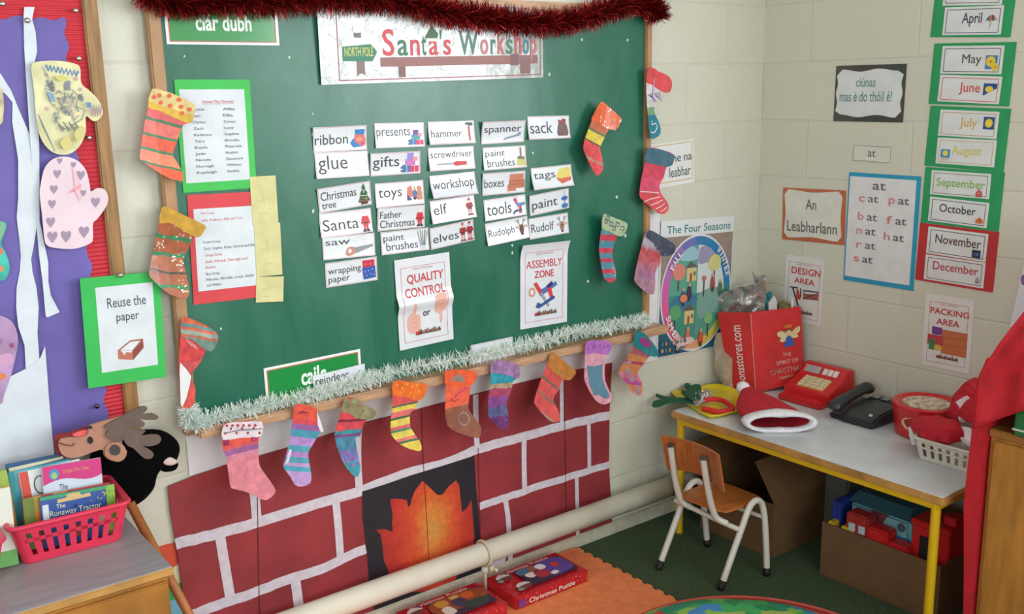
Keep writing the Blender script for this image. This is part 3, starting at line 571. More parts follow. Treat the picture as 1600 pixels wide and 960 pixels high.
for tx, x0, x1, y, c in (('Red Group', .12, .33, .07, 1), ('Jade, Kadence, Alfie and Tara', .12, .8, .155, 1), ('Green Group', .12, .4, .42, 0), ('Zach, Sophie, Katie, Saoirse and Ella', .12, .98, .5, 0), ('Orange Group', .14, .42, .58, 1), ('Jade, Patrick, Darragh and', .14, .84, .66, 1), ('Robin', .14, .3, .73, 1), ('Blue Group', .14, .36, .81, 0), ('Nicole, Brodie, Lucy, Sadie', .14, .94, .88, 0), ('and Willow', .14, .38, .95, 0)):
    k.text(tx, x0, x1, y, y - .032, (206, 90, 100) if c else (86, 90, 104))
s.put('lettering', k)
STK = M((212, 206, 150), .7, var=.05, vscale=18)
for nm, q, of in (('topmost pale yellow paper note beside the red backed list', [(387.6, 277), (427.8, 274), (437, 349), (397, 352)], .0262), ('middle pale yellow paper note beside the red backed list', [(398, 351), (436.5, 348), (441.7, 429), (400, 433)], .0268), ('lowest and smallest pale yellow paper note beside the red backed list', [(400, 434), (443, 431), (442, 472), (400, 472)], .0262)):
    n = Card('sticky_note', nm, 'note', q, off=of, mat=STK, group='yellow paper notes', bend=lambda x, y: .2 * max(0, x) ** 1.6)
    k = n.ink()
    for y in (.2, .5, .78): k.line([(.25, y), (.5 + y * .2, y - .02)], .0009, (170, 164, 120))
    k.line([(.45, .3), (.5, .6)], .0008, (170, 164, 120)); n.put('pencil_marks', k)

# ---------------------------------------------------------------- display board on the left
t = thing('notice_board', 'purple and red papered display board at the left edge with wooden frame', 'display board')
FX = -2.593
obj('frame', BX(FX - .036, -.026, .8, FX, -.001, 2.6, .004), WOODL, t)
RC = bpy.data.materials.new('red_corrugated_card'); RC.use_nodes = True
nt = RC.node_tree; p = nt.nodes['Principled BSDF']; p.inputs['Base Color'].default_value = L4((206, 44, 60)); p.inputs['Roughness'].default_value = .55
tc = nt.nodes.new('ShaderNodeTexCoord'); wv = nt.nodes.new('ShaderNodeTexWave'); wv.bands_direction = 'Z'; wv.inputs['Scale'].default_value = 28; wv.inputs['Distortion'].default_value = .5
nt.links.new(tc.outputs['Object'], wv.inputs['Vector']); bp = nt.nodes.new('ShaderNodeBump'); bp.inputs['Strength'].default_value = .5; bp.inputs['Distance'].default_value = .006
nt.links.new(wv.outputs['Fac'], bp.inputs['Height']); nt.links.new(bp.outputs[0], p.inputs['Normal'])
obj('border_paper', BX(-4.4, -.014, .8, FX - .034, -.001, 2.6), RC, t)
# purple paper with a scalloped right edge and top
PUR = M((104, 92, 168), .6, var=.07, vscale=5)
edge = [(0, 30), (8, 30), (18, 26), (28, 24), (38, 27), (50, 31), (62, 27), (70, 28), (78, 31), (86, 32), (94, 28), (100, 27), (104, 31), (103, 40), (100, 50), (103, 60), (107, 68), (108, 76), (104, 84), (103, 92), (108, 104), (112, 116), (108, 128), (108, 140), (113, 152), (117, 164), (113, 176), (112, 190), (118, 204), (122, 216), (118, 228), (120, 240), (126, 256), (124, 270), (126, 286), (133, 300), (135, 312), (130, 326), (132, 340), (138, 350), (138, 364), (135, 390), (137, 400), (143, 412), (144, 422), (141, 430), (146, 470), (150, 520), (156, 560), (164, 600), (166, 612), (162, 622), (163, 632), (168, 640), (170, 655), (172, 700)]
pts = [wl(q, 'A', .016) for q in edge]; pts += [(pts[-1][0], .81), (-4.4, .81), (-4.4, pts[0][1])]
obj('purple_paper', sheet([(x, z) for x, z in pts], .002), PUR, t, mx=wall_mx((0, 0), 'A', .015))
def pxflat(name, label, cat, outline, mats, w='A', off=.02, t=.0008, group=None, bend=None, cuts=(6, 8), parts=(), anchor=None):
    """a cut-out of paper: outline in pixels of the photograph, unprojected on its wall"""
    P = [wl(q, w, off) for q in outline]; cx = sum(q[0] for q in P) / len(P); cy = sum(q[1] for q in P) / len(P)
    mx = wall_mx((cx, cy), w, off); o = obj(name, sheet([(x - cx, y - cy) for x, y in P], t, bend=bend, cuts=cuts), mats((cx, cy)) if callable(mats) else mats, None, mx)
    if label: tag(o, label, cat, group)
    o['_c'] = (cx, cy)
    return o, (lambda p: (lambda q: (q[0] - cx, q[1] - cy))(wl(p, w, off)))
def drop(o):
    if '_c' in o: del o['_c']
PAP = paperM((214, 222, 232))
strips = [
 ('white wavy paper strip, widest of those on the purple display board', [(-4, 108), (3, 118), (18, 142), (30, 172), (42, 200), (47, 212), (58, 212), (61, 222), (61, 310), (58, 352), (52, 390), (49, 405), (51, 425), (57, 450), (60, 480), (58, 520), (60, 545), (62, 572), (40, 576), (38, 540), (28, 510), (25, 480), (26, 450), (31, 425), (33, 400), (31, 380), (26, 340), (28, 310), (28, 250), (22, 210), (19, 190), (20, 160), (10, 148), (-4, 138)], .021),
 ('white narrow paper strip pinned upright beside the yellow mitten', [(38, 11), (54, 11), (50.5, 30), (56, 50), (58.5, 80), (54, 98), (56, 140), (60, 215), (62, 300), (62, 345), (70, 385), (75, 410), (75, 440), (79, 462), (93, 488), (74, 496), (71, 494), (66, 440), (61, 400), (57, 350), (54, 300), (46, 210), (41, 130), (38, 70), (37, 26)], .0235),
 ('large white paper sheet at the bottom of the purple display board', [(-90, 650), (16, 588), (40, 576), (62, 560), (70, 541), (76, 620), (85, 710), (88, 745), (-90, 760)], .0208)]
for lb, pl, of in strips: o, f = pxflat('paper_strip' if 'sheet' not in lb else 'paper_sheet', lb, 'paper', pl, PAP, off=of, group='white paper on the display board', bend=lambda x, y: .003 * math.sin(y * 16)); drop(o)
# mittens
def mitten(label, outline, mat, off, deco=None):
    o, f = pxflat('paper_mitten', label, 'mitten', spl(outline, 4), mat, off=off, group='paper mittens on the display board', bend=lambda x, y: .03 * (abs(x) * 4) ** 2 * .2); drop(o)
    if deco:
        k = Ink(f, .0014); deco(k); k.build('drawing', o, lambda x, y: .03 * (abs(x) * 4) ** 2 * .2)
def d1(k):
    random.seed(3)
    for r in range(5): k.line([(72 + i * 3.1 + random.uniform(-1, 1), 101 + i * .6 + (8 if i % 2 else 0) + r * .4) for i in range(17)], .0035, [(90, 130, 176), (110, 146, 186)][r % 2])
    for x, y, r in ((72, 117, 3.4), (118, 123, 3.6), (125, 140, 3), (73, 170, 3), (92, 155, 2.6), (101, 156, 2.6)): k.ell(x, y, r, r, (198, 160, 160), 9)
    for x, y, rx, ry in ((79, 134, 7, 10), (105, 134, 6, 8), (126, 153, 4, 6)):
        for r in range(4): k.line([(x + rx * random.uniform(-1, 1), y + ry * random.uniform(-1, 1)) for q in range(9)], .0022, random.choice([(104, 108, 116), (124, 128, 140), (140, 144, 152)]))
    k.line([(66, 104), (75, 122), (70, 140), (78, 160), (92, 172), (88, 190)], .0018, (130, 140, 160)); k.line([(112, 140), (122, 150), (118, 166), (132, 172), (128, 186), (112, 196)], .002, (110, 120, 140))
    for i in range(34):
        x = random.uniform(84, 124); y = random.uniform(140, 186); k.line([(x, y), (x + random.uniform(-7, 7), y + random.uniform(4, 13))], .003, random.choice([(130, 138, 150), (150, 164, 186), (190, 150, 150), (120, 124, 134)]))
    for i in range(12): k.line([(88 + i * 3, 190 + (i % 3) * 4), (96 + i * 2.6, 206 - (i % 4) * 2)], .0024, (104, 108, 112))
    for i in range(10): k.line([(58 + i * 1.8, 178 + i * 4), (66 + i * 2, 200 + i * 4)], .002, (120, 124, 130))
    for i in range(5): k.line([(72 + i * 2.2, 142 + i), (78 + i * 1.6, 158 + i * .5)], .0026, (130, 160, 190))
    for r in range(4): k.line([(140 + i * 2, 164 + (12 if i % 2 else 0) + r * 2 + random.uniform(-2, 2)) for i in range(9)], .0032, (176, 146, 160))
    for i in range(5): k.line([(133 + i * 1.4, 160), (136 + i, 168)], .003, (100, 140, 190))
    k.poly(spl([(92, 222), (104, 214), (110, 226), (100, 234)]), (212, 200, 120)); k.poly(spl([(114, 208), (126, 196), (130, 210), (120, 222)]), (206, 198, 128)); k.poly(spl([(84, 120), (96, 118), (104, 124), (92, 127)]), (206, 198, 110))
mitten('yellow crayoned paper mitten, upper one on the display board', [(49, 103), (62, 96), (90, 95), (115, 99), (125, 106), (127, 130), (140, 142), (154, 157), (160.5, 175), (154, 187), (145, 189), (134, 182), (134, 205), (126, 226), (112, 239), (98, 242), (82, 238), (68, 224), (60, 205), (56, 180), (53, 140)], M((222, 218, 172), .6, var=.08, vscale=16), .036, d1)
def heart(k, x, y, s, a=0, c=(158, 138, 162)): k.poly([(x + s * px, y + s * py) for px, py in ((0, 1.2), (-.8, .1), (-.85, -.5), (-.45, -.85), (0, -.4), (.45, -.85), (.85, -.5), (.8, .1))], c)
def d2(k):
    for x, y, s in ((93, 251, 5), (114.5, 257, 5), (89, 271, 7), (126, 273, 7.5), (84, 295, 7), (130, 301, 5), (81, 318, 7), (149, 315, 8), (79, 346, 8), (81.5, 369, 9), (103, 368, 9), (131, 361, 9)): heart(k, x, y, s)
    for i in range(8): k.line([(114 + i * .6, 262 + i * 5), (120 + i * .8, 278 + i * 5)], .006, (240, 190, 200))
    for i in range(5): k.line([(108 + i * 4, 302 - i * 2), (114 + i * 3, 296 - i * 2)], .0025, (236, 150, 158))
mitten('pale pink paper mitten covered in drawn hearts on the display board', [(64, 285), (70, 262), (84, 248), (104, 245), (122, 252), (134, 266), (140, 288), (142, 299), (152, 294), (164, 297), (169, 310), (165, 324), (152, 342), (145, 350), (145, 374), (138, 382), (115, 389), (90, 388), (74, 384), (69, 372), (66, 340), (62, 305)], M((232, 208, 220), .6, var=.03, vscale=8), .035, d2)
mitten('grey and yellow paper mitten cut off by the left edge, topmost', [(-40, 120), (-4, 136), (3, 142), (6, 160), (5, 180), (0, 195), (-40, 210)], M((196, 186, 150), .6, var=.2, vscale=25), .024)
mitten('green paper mitten with orange marks cut off by the left edge', [(-60, 330), (-10, 345), (6, 347), (10, 354), (4, 372), (2, 382), (10, 398), (15, 418), (10, 434), (0, 439), (-60, 445)], M((60, 176, 160), .6, var=.2, vscale=18), .024, lambda k: (k.poly(spl([(-4, 386), (4, 390), (3, 398), (-4, 396)]), (214, 120, 100)), k.poly(spl([(-2, 416), (5, 416), (4, 424), (-2, 424)]), (214, 140, 90)), k.poly(spl([(-8, 346), (5, 348), (8, 356), (0, 376), (-8, 380)]), (120, 176, 140))))
mitten('purple and pink paper mitten cut off by the left edge, lowest', [(-70, 492), (-20, 490), (8, 496), (22, 508), (28, 530), (25, 555), (16, 590), (6, 618), (0, 632), (-40, 640)], M((176, 142, 184), .6, var=.14, vscale=12), .024, lambda k: (k.ell(18, 540, 4, 4, (150, 80, 120)), k.ell(1, 534, 3, 5, (160, 110, 150)), k.poly(spl([(-4, 586), (4, 583), (10, 588), (2, 594), (-4, 595)]), (222, 130, 80)), k.poly(spl([(-8, 560), (14, 552), (20, 566), (-8, 580)]), (206, 160, 196))))
# push pins
for x, y, lb in ((3.5, 6, 'silver push pin at the top left corner of the red border'), (118, 16.5, 'silver push pin near the top of the red border'), (42.5, 32, 'silver push pin holding the narrow white strip'), (123, 91.5, 'silver push pin in the red border level with the yellow mitten top'), (139, 215.5, 'silver push pin below the thumb of the yellow mitten'), (188, 430.5, 'silver push pin holding the green backed recycling notice'), (151, 635, 'dark push pin in the purple paper above the reindeer')):
    of = .026 if y < 400 or y > 600 else .05
    c = wl((x, y), 'A', of); b = nb(); lathe(b, [(.0022, -.006), (.003, 0), (.0065, .001), (.0068, .003), (.0055, .0055), (.002, .0066)], 14)
    tag(obj('push_pin', b, M((196, 192, 180) if 'dark' not in lb else (84, 78, 90), .25, 1), None, wall_mx(c, 'A', of), smooth=True), lb, 'push pin', 'push pins')

# green recycling notice hung over both the board edge and the wall
o, s = backed('notice', 'green backed recycling notice with a paper tray picture left of the blackboard', [(121.5, 433), (246, 427), (262.5, 586), (141, 609.5)], [(148, 450), (239, 441), (246, 570), (160, 583)], (50, 184, 84), off=.042)
k = s.ink(); k.text('Reuse the', .18, .86, .25, .135, (70, 74, 80), .004); k.text('paper', .32, .72, .415, .315, (70, 74, 80), .004); s.put('lettering', k)
k = s.ink(); k.draw(.3, .66, .76, .9, [('p', [(0, .42), (.5, 0), (1, 0), (1, .45), (.56, 1), (0, .85)], (168, 92, 76)), ('p', [(.1, .42), (.5, .08), (.9, .08), (.56, .5)], W8), ('p', [(0, .42), (.56, .56), (.56, 1), (0, .85)], (186, 112, 92)), ('p', [(.56, .56), (1, .1), (1, .45), (.56, 1)], (140, 66, 60)), ('p', [(.1, .44), (.56, .52), (.52, .62), (.3, .56), (.24, .7), (.16, .52)], W8)]); s.put('picture', k)

# ---------------------------------------------------------------- paper stockings
def stocking(label, body, cuff, p0, p1, stops, cuffc, off, warp=.01, glitter=0, cuffglit=0, bend=.9, deco=None, cuffstops=None, const=True, rough=.5, blot=.05, coat=.15):
    """body, cuff: outlines; the stripes run along p0 -> p1"""
    P = [wl(q, 'A', off) for q in body]; cx = sum(q[0] for q in P) / len(P); top = max(q[1] for q in P); lo = min(q[1] for q in P); cy = (top + lo) / 2
    f = lambda p: (lambda q: (q[0] - cx, q[1] - cy))(wl(p, 'A', off)); H = top - lo
    bd = lambda x, y: bend * (.022 * ((y / H + .0) ** 2) + .018 * max(0, -y / H)) + bend * 1.2 * x * x
    root = thing('paper_stocking', label, 'stocking', wall_mx((cx, cy), 'A', off), 'paper stockings on and around the blackboard')
    obj('stocking_body', sheet([f(q) for q in spl(body, 2)], .0012, bend=bd, cuts=(6, 10)), rampmat('stocking_paint', f(p0), f(p1), stops, warp, 26, const, rough, glitter, coat=coat, blot=blot), root)
    if cuff:
        q0, q1 = cuff[0], cuff[-1]
        cm = rampmat('cuff_paint', f(cuffstops[0]), f(cuffstops[1]), cuffstops[2], .012, 40, True, rough, cuffglit, coat=coat, blot=blot) if cuffstops else rampmat('cuff_paint', f(q0), f(q1), [(0, cuffc), (1, cuffc)], 0, 30, True, rough, cuffglit, coat=coat, blot=blot)
        obj('cuff', sheet([f(q) for q in spl(cuff, 2)], .0012, .0014, bend=bd, cuts=(6, 5)), cm, root)
    if deco:
        k = Ink(f, .003); deco(k); k.build('painted_marks', root, bd)
    return root
OR = (226, 96, 58); YE = (222, 180, 70); PK = (222, 92, 96); GR = (46, 132, 88); TE = (44, 130, 150); RD = (204, 62, 66)
# three down the left edge of the board
stocking('orange striped paper stocking with a yellow spotted cuff, top left of the blackboard', [(236, 139), (271, 147.5), (303, 165), (300, 180), (297, 192), (286, 195), (277, 218), (269, 240), (271, 247), (282.5, 267), (282.5, 284), (275, 284), (250, 272), (224, 255), (217, 250), (217, 238), (226, 187), (230, 168)],
  [(236, 139), (254, 142), (271, 147.5), (290, 157), (303, 165), (301, 180), (297, 192.5), (280, 188), (262, 180), (245, 172), (230, 168)], (260, 175), (240, 285),
  [(0, PK), (.13, (60, 120, 80)), (.17, (226, 110, 100)), (.34, (60, 120, 80)), (.38, (230, 84, 50)), (.54, (50, 128, 84)), (.58, (238, 132, 98)), (.74, (60, 120, 80)), (.77, (236, 90, 50)), (.9, (70, 90, 60)), (.93, (240, 106, 44))], (216, 190, 120), .05, .012, deco=lambda k: [k.ell(x, y, 4, 3.6, (214, 100, 54), 8) for x, y in ((239, 152), (247.5, 149.5), (250, 160.5), (263, 150), (264.5, 165.5), (278, 156), (281.5, 167), (283, 177), (294, 171))], cuffstops=((254, 142), (246, 174), [(0, (222, 198, 132)), (.66, (218, 176, 60))]))
k4 = lambda pts: cp(pts, 4, 0, 240)
stocking('brown glittery paper stocking with a plain gold cuff beside the red backed list', k4([(1005, 335), (1060, 340), (1125, 375), (1270, 445), (1265, 480), (1240, 520), (1195, 515), (1190, 570), (1150, 640), (1145, 690), (1175, 830), (1165, 890), (1130, 905), (1060, 880), (1000, 840), (930, 770), (925, 735), (945, 640), (985, 470), (995, 390)]), k4([(1005, 335), (1060, 340), (1125, 375), (1270, 445), (1268, 480), (1240, 520), (1195, 512), (1110, 462), (1050, 430), (992, 435)]),
  (266, 345), (250, 462), [(0, (168, 92, 58)), (.2, GR), (.25, (168, 92, 60)), (.42, GR), (.47, (182, 102, 68)), (.66, (70, 70, 56)), (.69, (174, 96, 62)), (.84, (50, 140, 84)), (.89, (182, 104, 70))], (200, 152, 44), .05, .03, .3)
k3 = lambda pts: cp(pts, 4, 0, 480)
stocking('twisted red paper stocking with a multicoloured cuff, lowest on the left frame', k3([(1130, 65), (1200, 75), (1320, 135), (1355, 180), (1350, 230), (1320, 275), (1285, 270), (1255, 340), (1210, 395), (1192, 440), (1205, 470), (1215, 520), (1200, 590), (1170, 625), (1130, 630), (1115, 600), (1115, 330), (1125, 180)]), k3([(1130, 65), (1200, 75), (1320, 135), (1355, 180), (1350, 230), (1320, 275), (1270, 262), (1200, 205), (1128, 178)]),
  (290, 520), (290, 630), [(0, RD), (.4, (196, 70, 74)), (.75, (216, 70, 60))], (200, 110, 90), .05, .02, blot=.18, deco=lambda k: (k.poly(k3([(1122, 345), (1160, 385), (1190, 430), (1180, 480), (1155, 560), (1125, 618), (1116, 600), (1117, 400)]), (222, 224, 228)), [k.line(k3([(1160 + i * 11, 200 + i * 7), (1190 + i * 8, 240 + i * 5)]), .004, (214, 128, 128)) for i in range(6)]), cuffstops=((302, 498), (294, 530), [(0, (206, 96, 70)), (.28, (96, 150, 150)), (.42, (214, 110, 84)), (.56, (150, 170, 160)), (.74, (190, 104, 80)), (.88, (110, 140, 130))]))
# on the board at the right and on its right frame
stocking('orange, brown, yellow and red banded paper stocking near the right of the blackboard', [(935, 160), (942.5, 162), (954, 173), (964, 184), (964, 190), (957.5, 204), (950, 202), (943, 217), (936, 231), (937, 240), (937.5, 260), (932.5, 270), (926, 274), (921, 267), (911, 245), (907, 234), (907.5, 227), (911, 217), (922.5, 190), (925, 180)], [(935, 160), (942.5, 162), (954, 173), (964, 184), (964, 190), (957.5, 204), (940, 196), (922.5, 187), (925, 180)],
  (945, 190), (920, 274), [(0, (170, 140, 110)), (.06, (190, 100, 66)), (.22, (90, 110, 80)), (.26, (212, 190, 70)), (.43, (80, 80, 60)), (.46, (216, 70, 76)), (.72, (160, 140, 120)), (.76, (214, 66, 72))], (226, 98, 50), .055, .004, 0, .35, bend=1.5)
k8 = lambda pts: cp(pts, 4, 800, 240)
stocking('blue and red hooped paper stocking with a pale patterned cuff on the blackboard', k8([(555, 378), (600, 390), (690, 425), (705, 450), (695, 490), (680, 515), (655, 515), (640, 560), (620, 640), (630, 720), (625, 780), (600, 800), (570, 795), (545, 760), (538, 670), (535, 580), (550, 470)]), k8([(555, 378), (600, 390), (690, 425), (705, 450), (695, 490), (680, 515), (650, 512), (600, 485), (550, 462)]),
  (952, 355), (944, 440), [(0, (96, 150, 160)), (.14, (206, 64, 92)), (.25, (80, 140, 160)), (.38, (206, 60, 86)), (.47, (84, 144, 164)), (.57, (206, 64, 92)), (.64, (84, 144, 164)), (.76, (206, 60, 86)), (.84, (84, 144, 164)), (.92, (206, 64, 92))], (168, 186, 150), .055, .006, .12, bend=1.5, deco=lambda k: [k.line([(x - 3, y - 3), (x + 2, y - 1), (x + 1, y + 4), (x - 3, y + 3)], .004, c, closed=True) for x, y, c in ((945, 345, (96, 60, 110)), (953, 349, (60, 90, 130)), (963, 350, (90, 60, 120)), (958, 356, (100, 64, 110)), (970, 356, (70, 100, 90)), (948, 340, (70, 120, 140)))])
k0 = lambda pts: cp(pts, 4, 800, 0)
stocking('white and teal paper stocking with a red cuff, top of the right frame', k0([(850, 422), (880, 428), (905, 445), (960, 470), (988, 510), (985, 560), (970, 580), (945, 580), (900, 640), (885, 700), (905, 750), (917, 800), (910, 840), (880, 862), (845, 858), (840, 700), (832, 520), (835, 450)]), k0([(850, 422), (880, 428), (905, 445), (960, 470), (988, 510), (985, 560), (970, 580), (930, 572), (870, 530), (832, 515), (835, 450)]),
  (1018, 130), (1016, 214), [(0, (214, 206, 214)), (.3, (190, 190, 190)), (.36, (206, 206, 196)), (.44, (120, 160, 120)), (.58, (30, 122, 140))], (216, 70, 76), .05, .014, deco=lambda k: ([k.line(k0([(845 + i * 14, 590 - i * 3), (868 + i * 12, 610 + (i % 3) * 12)]), .003, (120, 70, 130)) for i in range(6)], k.line(k0([(882, 490), (876, 570), (880, 640)]), .005, (186, 160, 200)), k.line(k0([(862, 755), (858, 780), (885, 770), (893, 800), (870, 830), (848, 825)]), .0045, (206, 224, 230))))
stocking('pinkish red paper stocking with a dark teal cuff and silver lines', [(1009, 231), (1035, 235), (1050, 242), (1047.5, 257.5)] + k8([(960, 85), (945, 150), (918, 200), (925, 250), (955, 300), (962, 340), (940, 372), (905, 375), (860, 340), (800, 290), (780, 265), (785, 220), (805, 130), (822, 60)]), [(1009, 231), (1022, 232.5), (1035, 235), (1050, 243), (1049, 250), (1047.5, 257.5), (1040, 261), (1022, 257), (1005, 252), (1006, 240)],
  (1030, 255), (1022, 335), [(0, (206, 66, 92)), (.3, (212, 74, 104)), (.6, (210, 72, 80))], (62, 104, 124), .05, .01, blot=.08, deco=lambda k: [k.line(k8(q), .0035, (226, 206, 204)) for q in ([(785, 236), (850, 240), (912, 246)], [(808, 300), (860, 282), (915, 270)], [(850, 322), (900, 305), (930, 288)], [(880, 345), (915, 330), (940, 310)], [(910, 362), (930, 350), (950, 332)])])
stocking('silver wrapped crinkly pink and red paper stocking beside the seasons poster', k8([(850, 478), (900, 500), (990, 560), (1000, 600), (985, 630), (925, 640), (925, 680), (890, 740), (885, 800), (870, 875), (830, 870), (790, 840), (750, 800), (748, 770), (775, 680), (800, 590), (820, 520)]), k8([(850, 478), (900, 500), (990, 560), (1000, 600), (985, 630), (930, 640), (880, 560), (828, 520)]),
  (1020, 365), (1000, 455), [(0, (200, 196, 210)), (.2, (176, 170, 190)), (.32, (200, 76, 86)), (.5, (196, 96, 110)), (.68, (180, 120, 160)), (.86, (176, 130, 150))], (70, 80, 104), .055, .05, .25, .25, blot=.15, rough=.25, coat=.8, const=False)
# nine hanging from the chalk ledge
LO = .095
kA = lambda pts: cp(pts, 3.69, 330, 520)
stocking('dusty pink paper stocking with a white patterned cuff, leftmost under the chalk ledge', kA([(58, 540), (100, 515), (285, 510), (290, 575), (272, 610), (272, 740), (290, 790), (350, 880), (352, 920), (310, 955), (270, 950), (200, 915), (120, 895), (100, 870), (85, 720), (62, 670)]), kA([(58, 540), (100, 515), (190, 512), (285, 510), (290, 575), (265, 600), (160, 605), (60, 615)]),
  (375, 680), (383, 778), [(0, (222, 84, 70)), (.14, (206, 90, 100)), (.19, (150, 92, 150)), (.27, (206, 130, 158)), (.34, (214, 128, 142))], (222, 214, 222), LO, .008, deco=lambda k: ([k.ell(350 + i * 9, 676 - (i % 2) * 7, 2, 2.4, (150, 60, 70), 7) for i in range(7)], [k.ell(352 + i * 9, 664, 2.3, 2.3, (180, 70, 80), 7) for i in range(6)], k.line(kA([(62, 575), (150, 560), (285, 550)]), .003, (130, 110, 140)), k.poly(kA([(62, 615), (90, 612), (100, 640), (70, 650)]), (150, 40, 90)), k.poly(kA([(230, 600), (262, 600), (262, 625), (235, 625)]), (196, 60, 110))))
stocking('turquoise and lilac hooped paper stocking with a red cuff under the chalk ledge', kA([(470, 430), (490, 412), (515, 408), (595, 430), (605, 450), (612, 520), (622, 570), (615, 590), (580, 650), (555, 700), (567, 800), (560, 860), (510, 880), (470, 870), (450, 830), (410, 775), (412, 745), (445, 650), (465, 520)]), None,
  (486, 630), (456, 757), [(0, (222, 84, 70)), (.2, (214, 74, 84)), (.26, (150, 92, 160)), (.33, (70, 150, 176)), (.42, (176, 136, 200)), (.52, (76, 156, 176)), (.6, (176, 130, 200)), (.66, (80, 156, 176)), (.73, (190, 150, 206)), (.77, (70, 156, 182)), (.83, (184, 150, 206))], None, LO, .007, deco=lambda k: (k.poly(kA([(603, 452), (625, 510), (642, 572), (625, 568), (608, 530)]), (226, 226, 232)), k.line(kA([(495, 465), (520, 450), (555, 460), (500, 462)]), .0025, (130, 50, 80)), k.poly(kA([(445, 672), (462, 672), (440, 740), (414, 760)]), (214, 206, 226))))
stocking('teal and red paper stocking with a mossy green frayed cuff under the chalk ledge', kA([(765, 375), (830, 380), (900, 425), (940, 450), (935, 480), (900, 500), (880, 520), (868, 560), (855, 600), (830, 610), (845, 730), (850, 780), (830, 825), (800, 810), (745, 730), (705, 590), (735, 490), (750, 410)]), kA([(765, 372), (795, 384), (830, 380), (900, 425), (944, 450), (935, 484), (900, 500), (830, 490), (790, 462), (746, 455), (752, 410)]),
  (555, 640), (548, 742), [(0, (206, 66, 76)), (.14, (120, 40, 60)), (.18, (206, 70, 80)), (.3, (60, 136, 150)), (.36, (120, 60, 130)), (.4, (70, 130, 160)), (.6, (110, 120, 180)), (.78, (56, 150, 170))], (140, 136, 100), LO, .018, blot=.16, deco=lambda k: [k.ell(*kA([(x, y)])[0], 2.4, 2, c, 6) for x, y, c in ((765, 690, (190, 70, 170)), (790, 700, (176, 90, 190)), (815, 720, (190, 70, 170)), (780, 740, (190, 110, 200)), (805, 760, (200, 80, 170)), (835, 745, (190, 70, 170)), (770, 725, (170, 90, 190)), (795, 400, (196, 90, 96)), (850, 420, (190, 84, 90)), (870, 450, (160, 90, 80)))])
stocking('yellow and pink zigzag striped paper stocking with an orange spotted cuff', cp([(850, 460), (950, 468), (1055, 480), (1050, 540), (1010, 585), (990, 640), (965, 660), (960, 750), (1010, 830), (1018, 885), (980, 890), (900, 860), (840, 800), (833, 750), (840, 680), (848, 600)], 4, 400, 480), cp([(850, 460), (950, 468), (1055, 480), (1050, 540), (1010, 585), (930, 560), (850, 550)], 4, 400, 480),
  (632, 618), (634, 704), [(0, (216, 82, 84)), (.15, (70, 100, 70)), (.18, (220, 200, 84)), (.26, (220, 110, 110)), (.36, (60, 96, 70)), (.4, (222, 204, 90)), (.52, (222, 100, 104)), (.58, (50, 140, 100)), (.62, (222, 204, 90)), (.74, (224, 120, 110)), (.8, (70, 110, 80)), (.84, (222, 200, 84))], (232, 112, 42), LO, .006, deco=lambda k: [k.ell(x, y, 2, 2, (236, 156, 60), 7) for x, y in ((619, 601), (627, 606), (635, 600), (643, 604), (650, 601), (624, 613), (640, 614), (653, 611))])
stocking('orange and brown paper stocking with a silver foil ring on its foot', cp([(1175, 395), (1275, 390), (1370, 405), (1350, 480), (1340, 490), (1325, 610), (1330, 650), (1390, 740), (1380, 800), (1350, 810), (1250, 780), (1185, 735), (1175, 650), (1180, 490), (1168, 430)], 4, 400, 480), cp([(1175, 395), (1275, 390), (1370, 405), (1350, 480), (1270, 492), (1180, 490), (1168, 430)], 4, 400, 480),
  (718, 590), (720, 684), [(0, (234, 100, 72)), (.46, (150, 88, 66)), (.5, (142, 86, 66))], (232, 96, 56), LO, .006, deco=lambda k: (k.line(cp(ell(1290, 695, 32, 38), 4, 400, 480), .006, M((206, 206, 212), .25, .8), True), k.poly(cp(spl([(1200, 470), (1235, 430), (1270, 420), (1300, 455), (1270, 470), (1240, 455)]), 4, 400, 480), M((216, 206, 206), .25, .7)), k.line(cp([(1240, 570), (1262, 540), (1320, 500)], 4, 400, 480), .004, (206, 60, 140)), k.line(cp([(1210, 590), (1215, 570), (1235, 590), (1260, 575)], 4, 400, 480), .0025, (110, 36, 60))))
kB = lambda pts: cp(pts, 4.2105, 660, 520)
stocking('mottled purple paper stocking with a turquoise band and a lilac cuff', kB([(445, 200), (490, 180), (600, 195), (632, 250), (625, 290), (590, 320), (585, 370), (550, 450), (555, 540), (560, 590), (520, 640), (475, 600), (430, 560), (420, 520), (425, 470), (435, 400), (445, 330), (440, 230)]), kB([(445, 200), (490, 180), (600, 195), (632, 250), (622, 300), (575, 285), (510, 268), (442, 262), (440, 230)]),
  (788, 582), (782, 668), [(0, (60, 160, 180)), (.2, (190, 160, 130)), (.28, (176, 76, 110)), (.42, (140, 80, 150)), (.6, (96, 100, 150)), (.78, (110, 60, 120))], (166, 128, 176), LO, .02, .08, .08, blot=.2)
stocking('coral red paper stocking with diagonal gold lines and a caramel cuff', kB([(835, 140), (860, 130), (900, 165), (985, 240), (993, 265), (960, 310), (915, 310), (900, 370), (875, 400), (855, 440), (870, 480), (885, 520), (885, 570), (855, 585), (810, 565), (735, 480), (722, 450), (735, 410), (750, 370), (800, 245), (820, 190)]), kB([(835, 140), (860, 130), (900, 165), (985, 240), (993, 265), (960, 310), (915, 300), (870, 275), (822, 215), (820, 190)]),
  (884, 572), (838, 652), [(0, (200, 130, 80)), (.08, (70, 50, 50)), (.12, (214, 84, 86)), (.38, (120, 110, 90)), (.42, (218, 86, 88)), (.62, (130, 116, 90)), (.66, (220, 88, 88)), (.88, (170, 150, 130)), (.92, (218, 86, 88))], (190, 124, 60), LO, .004)
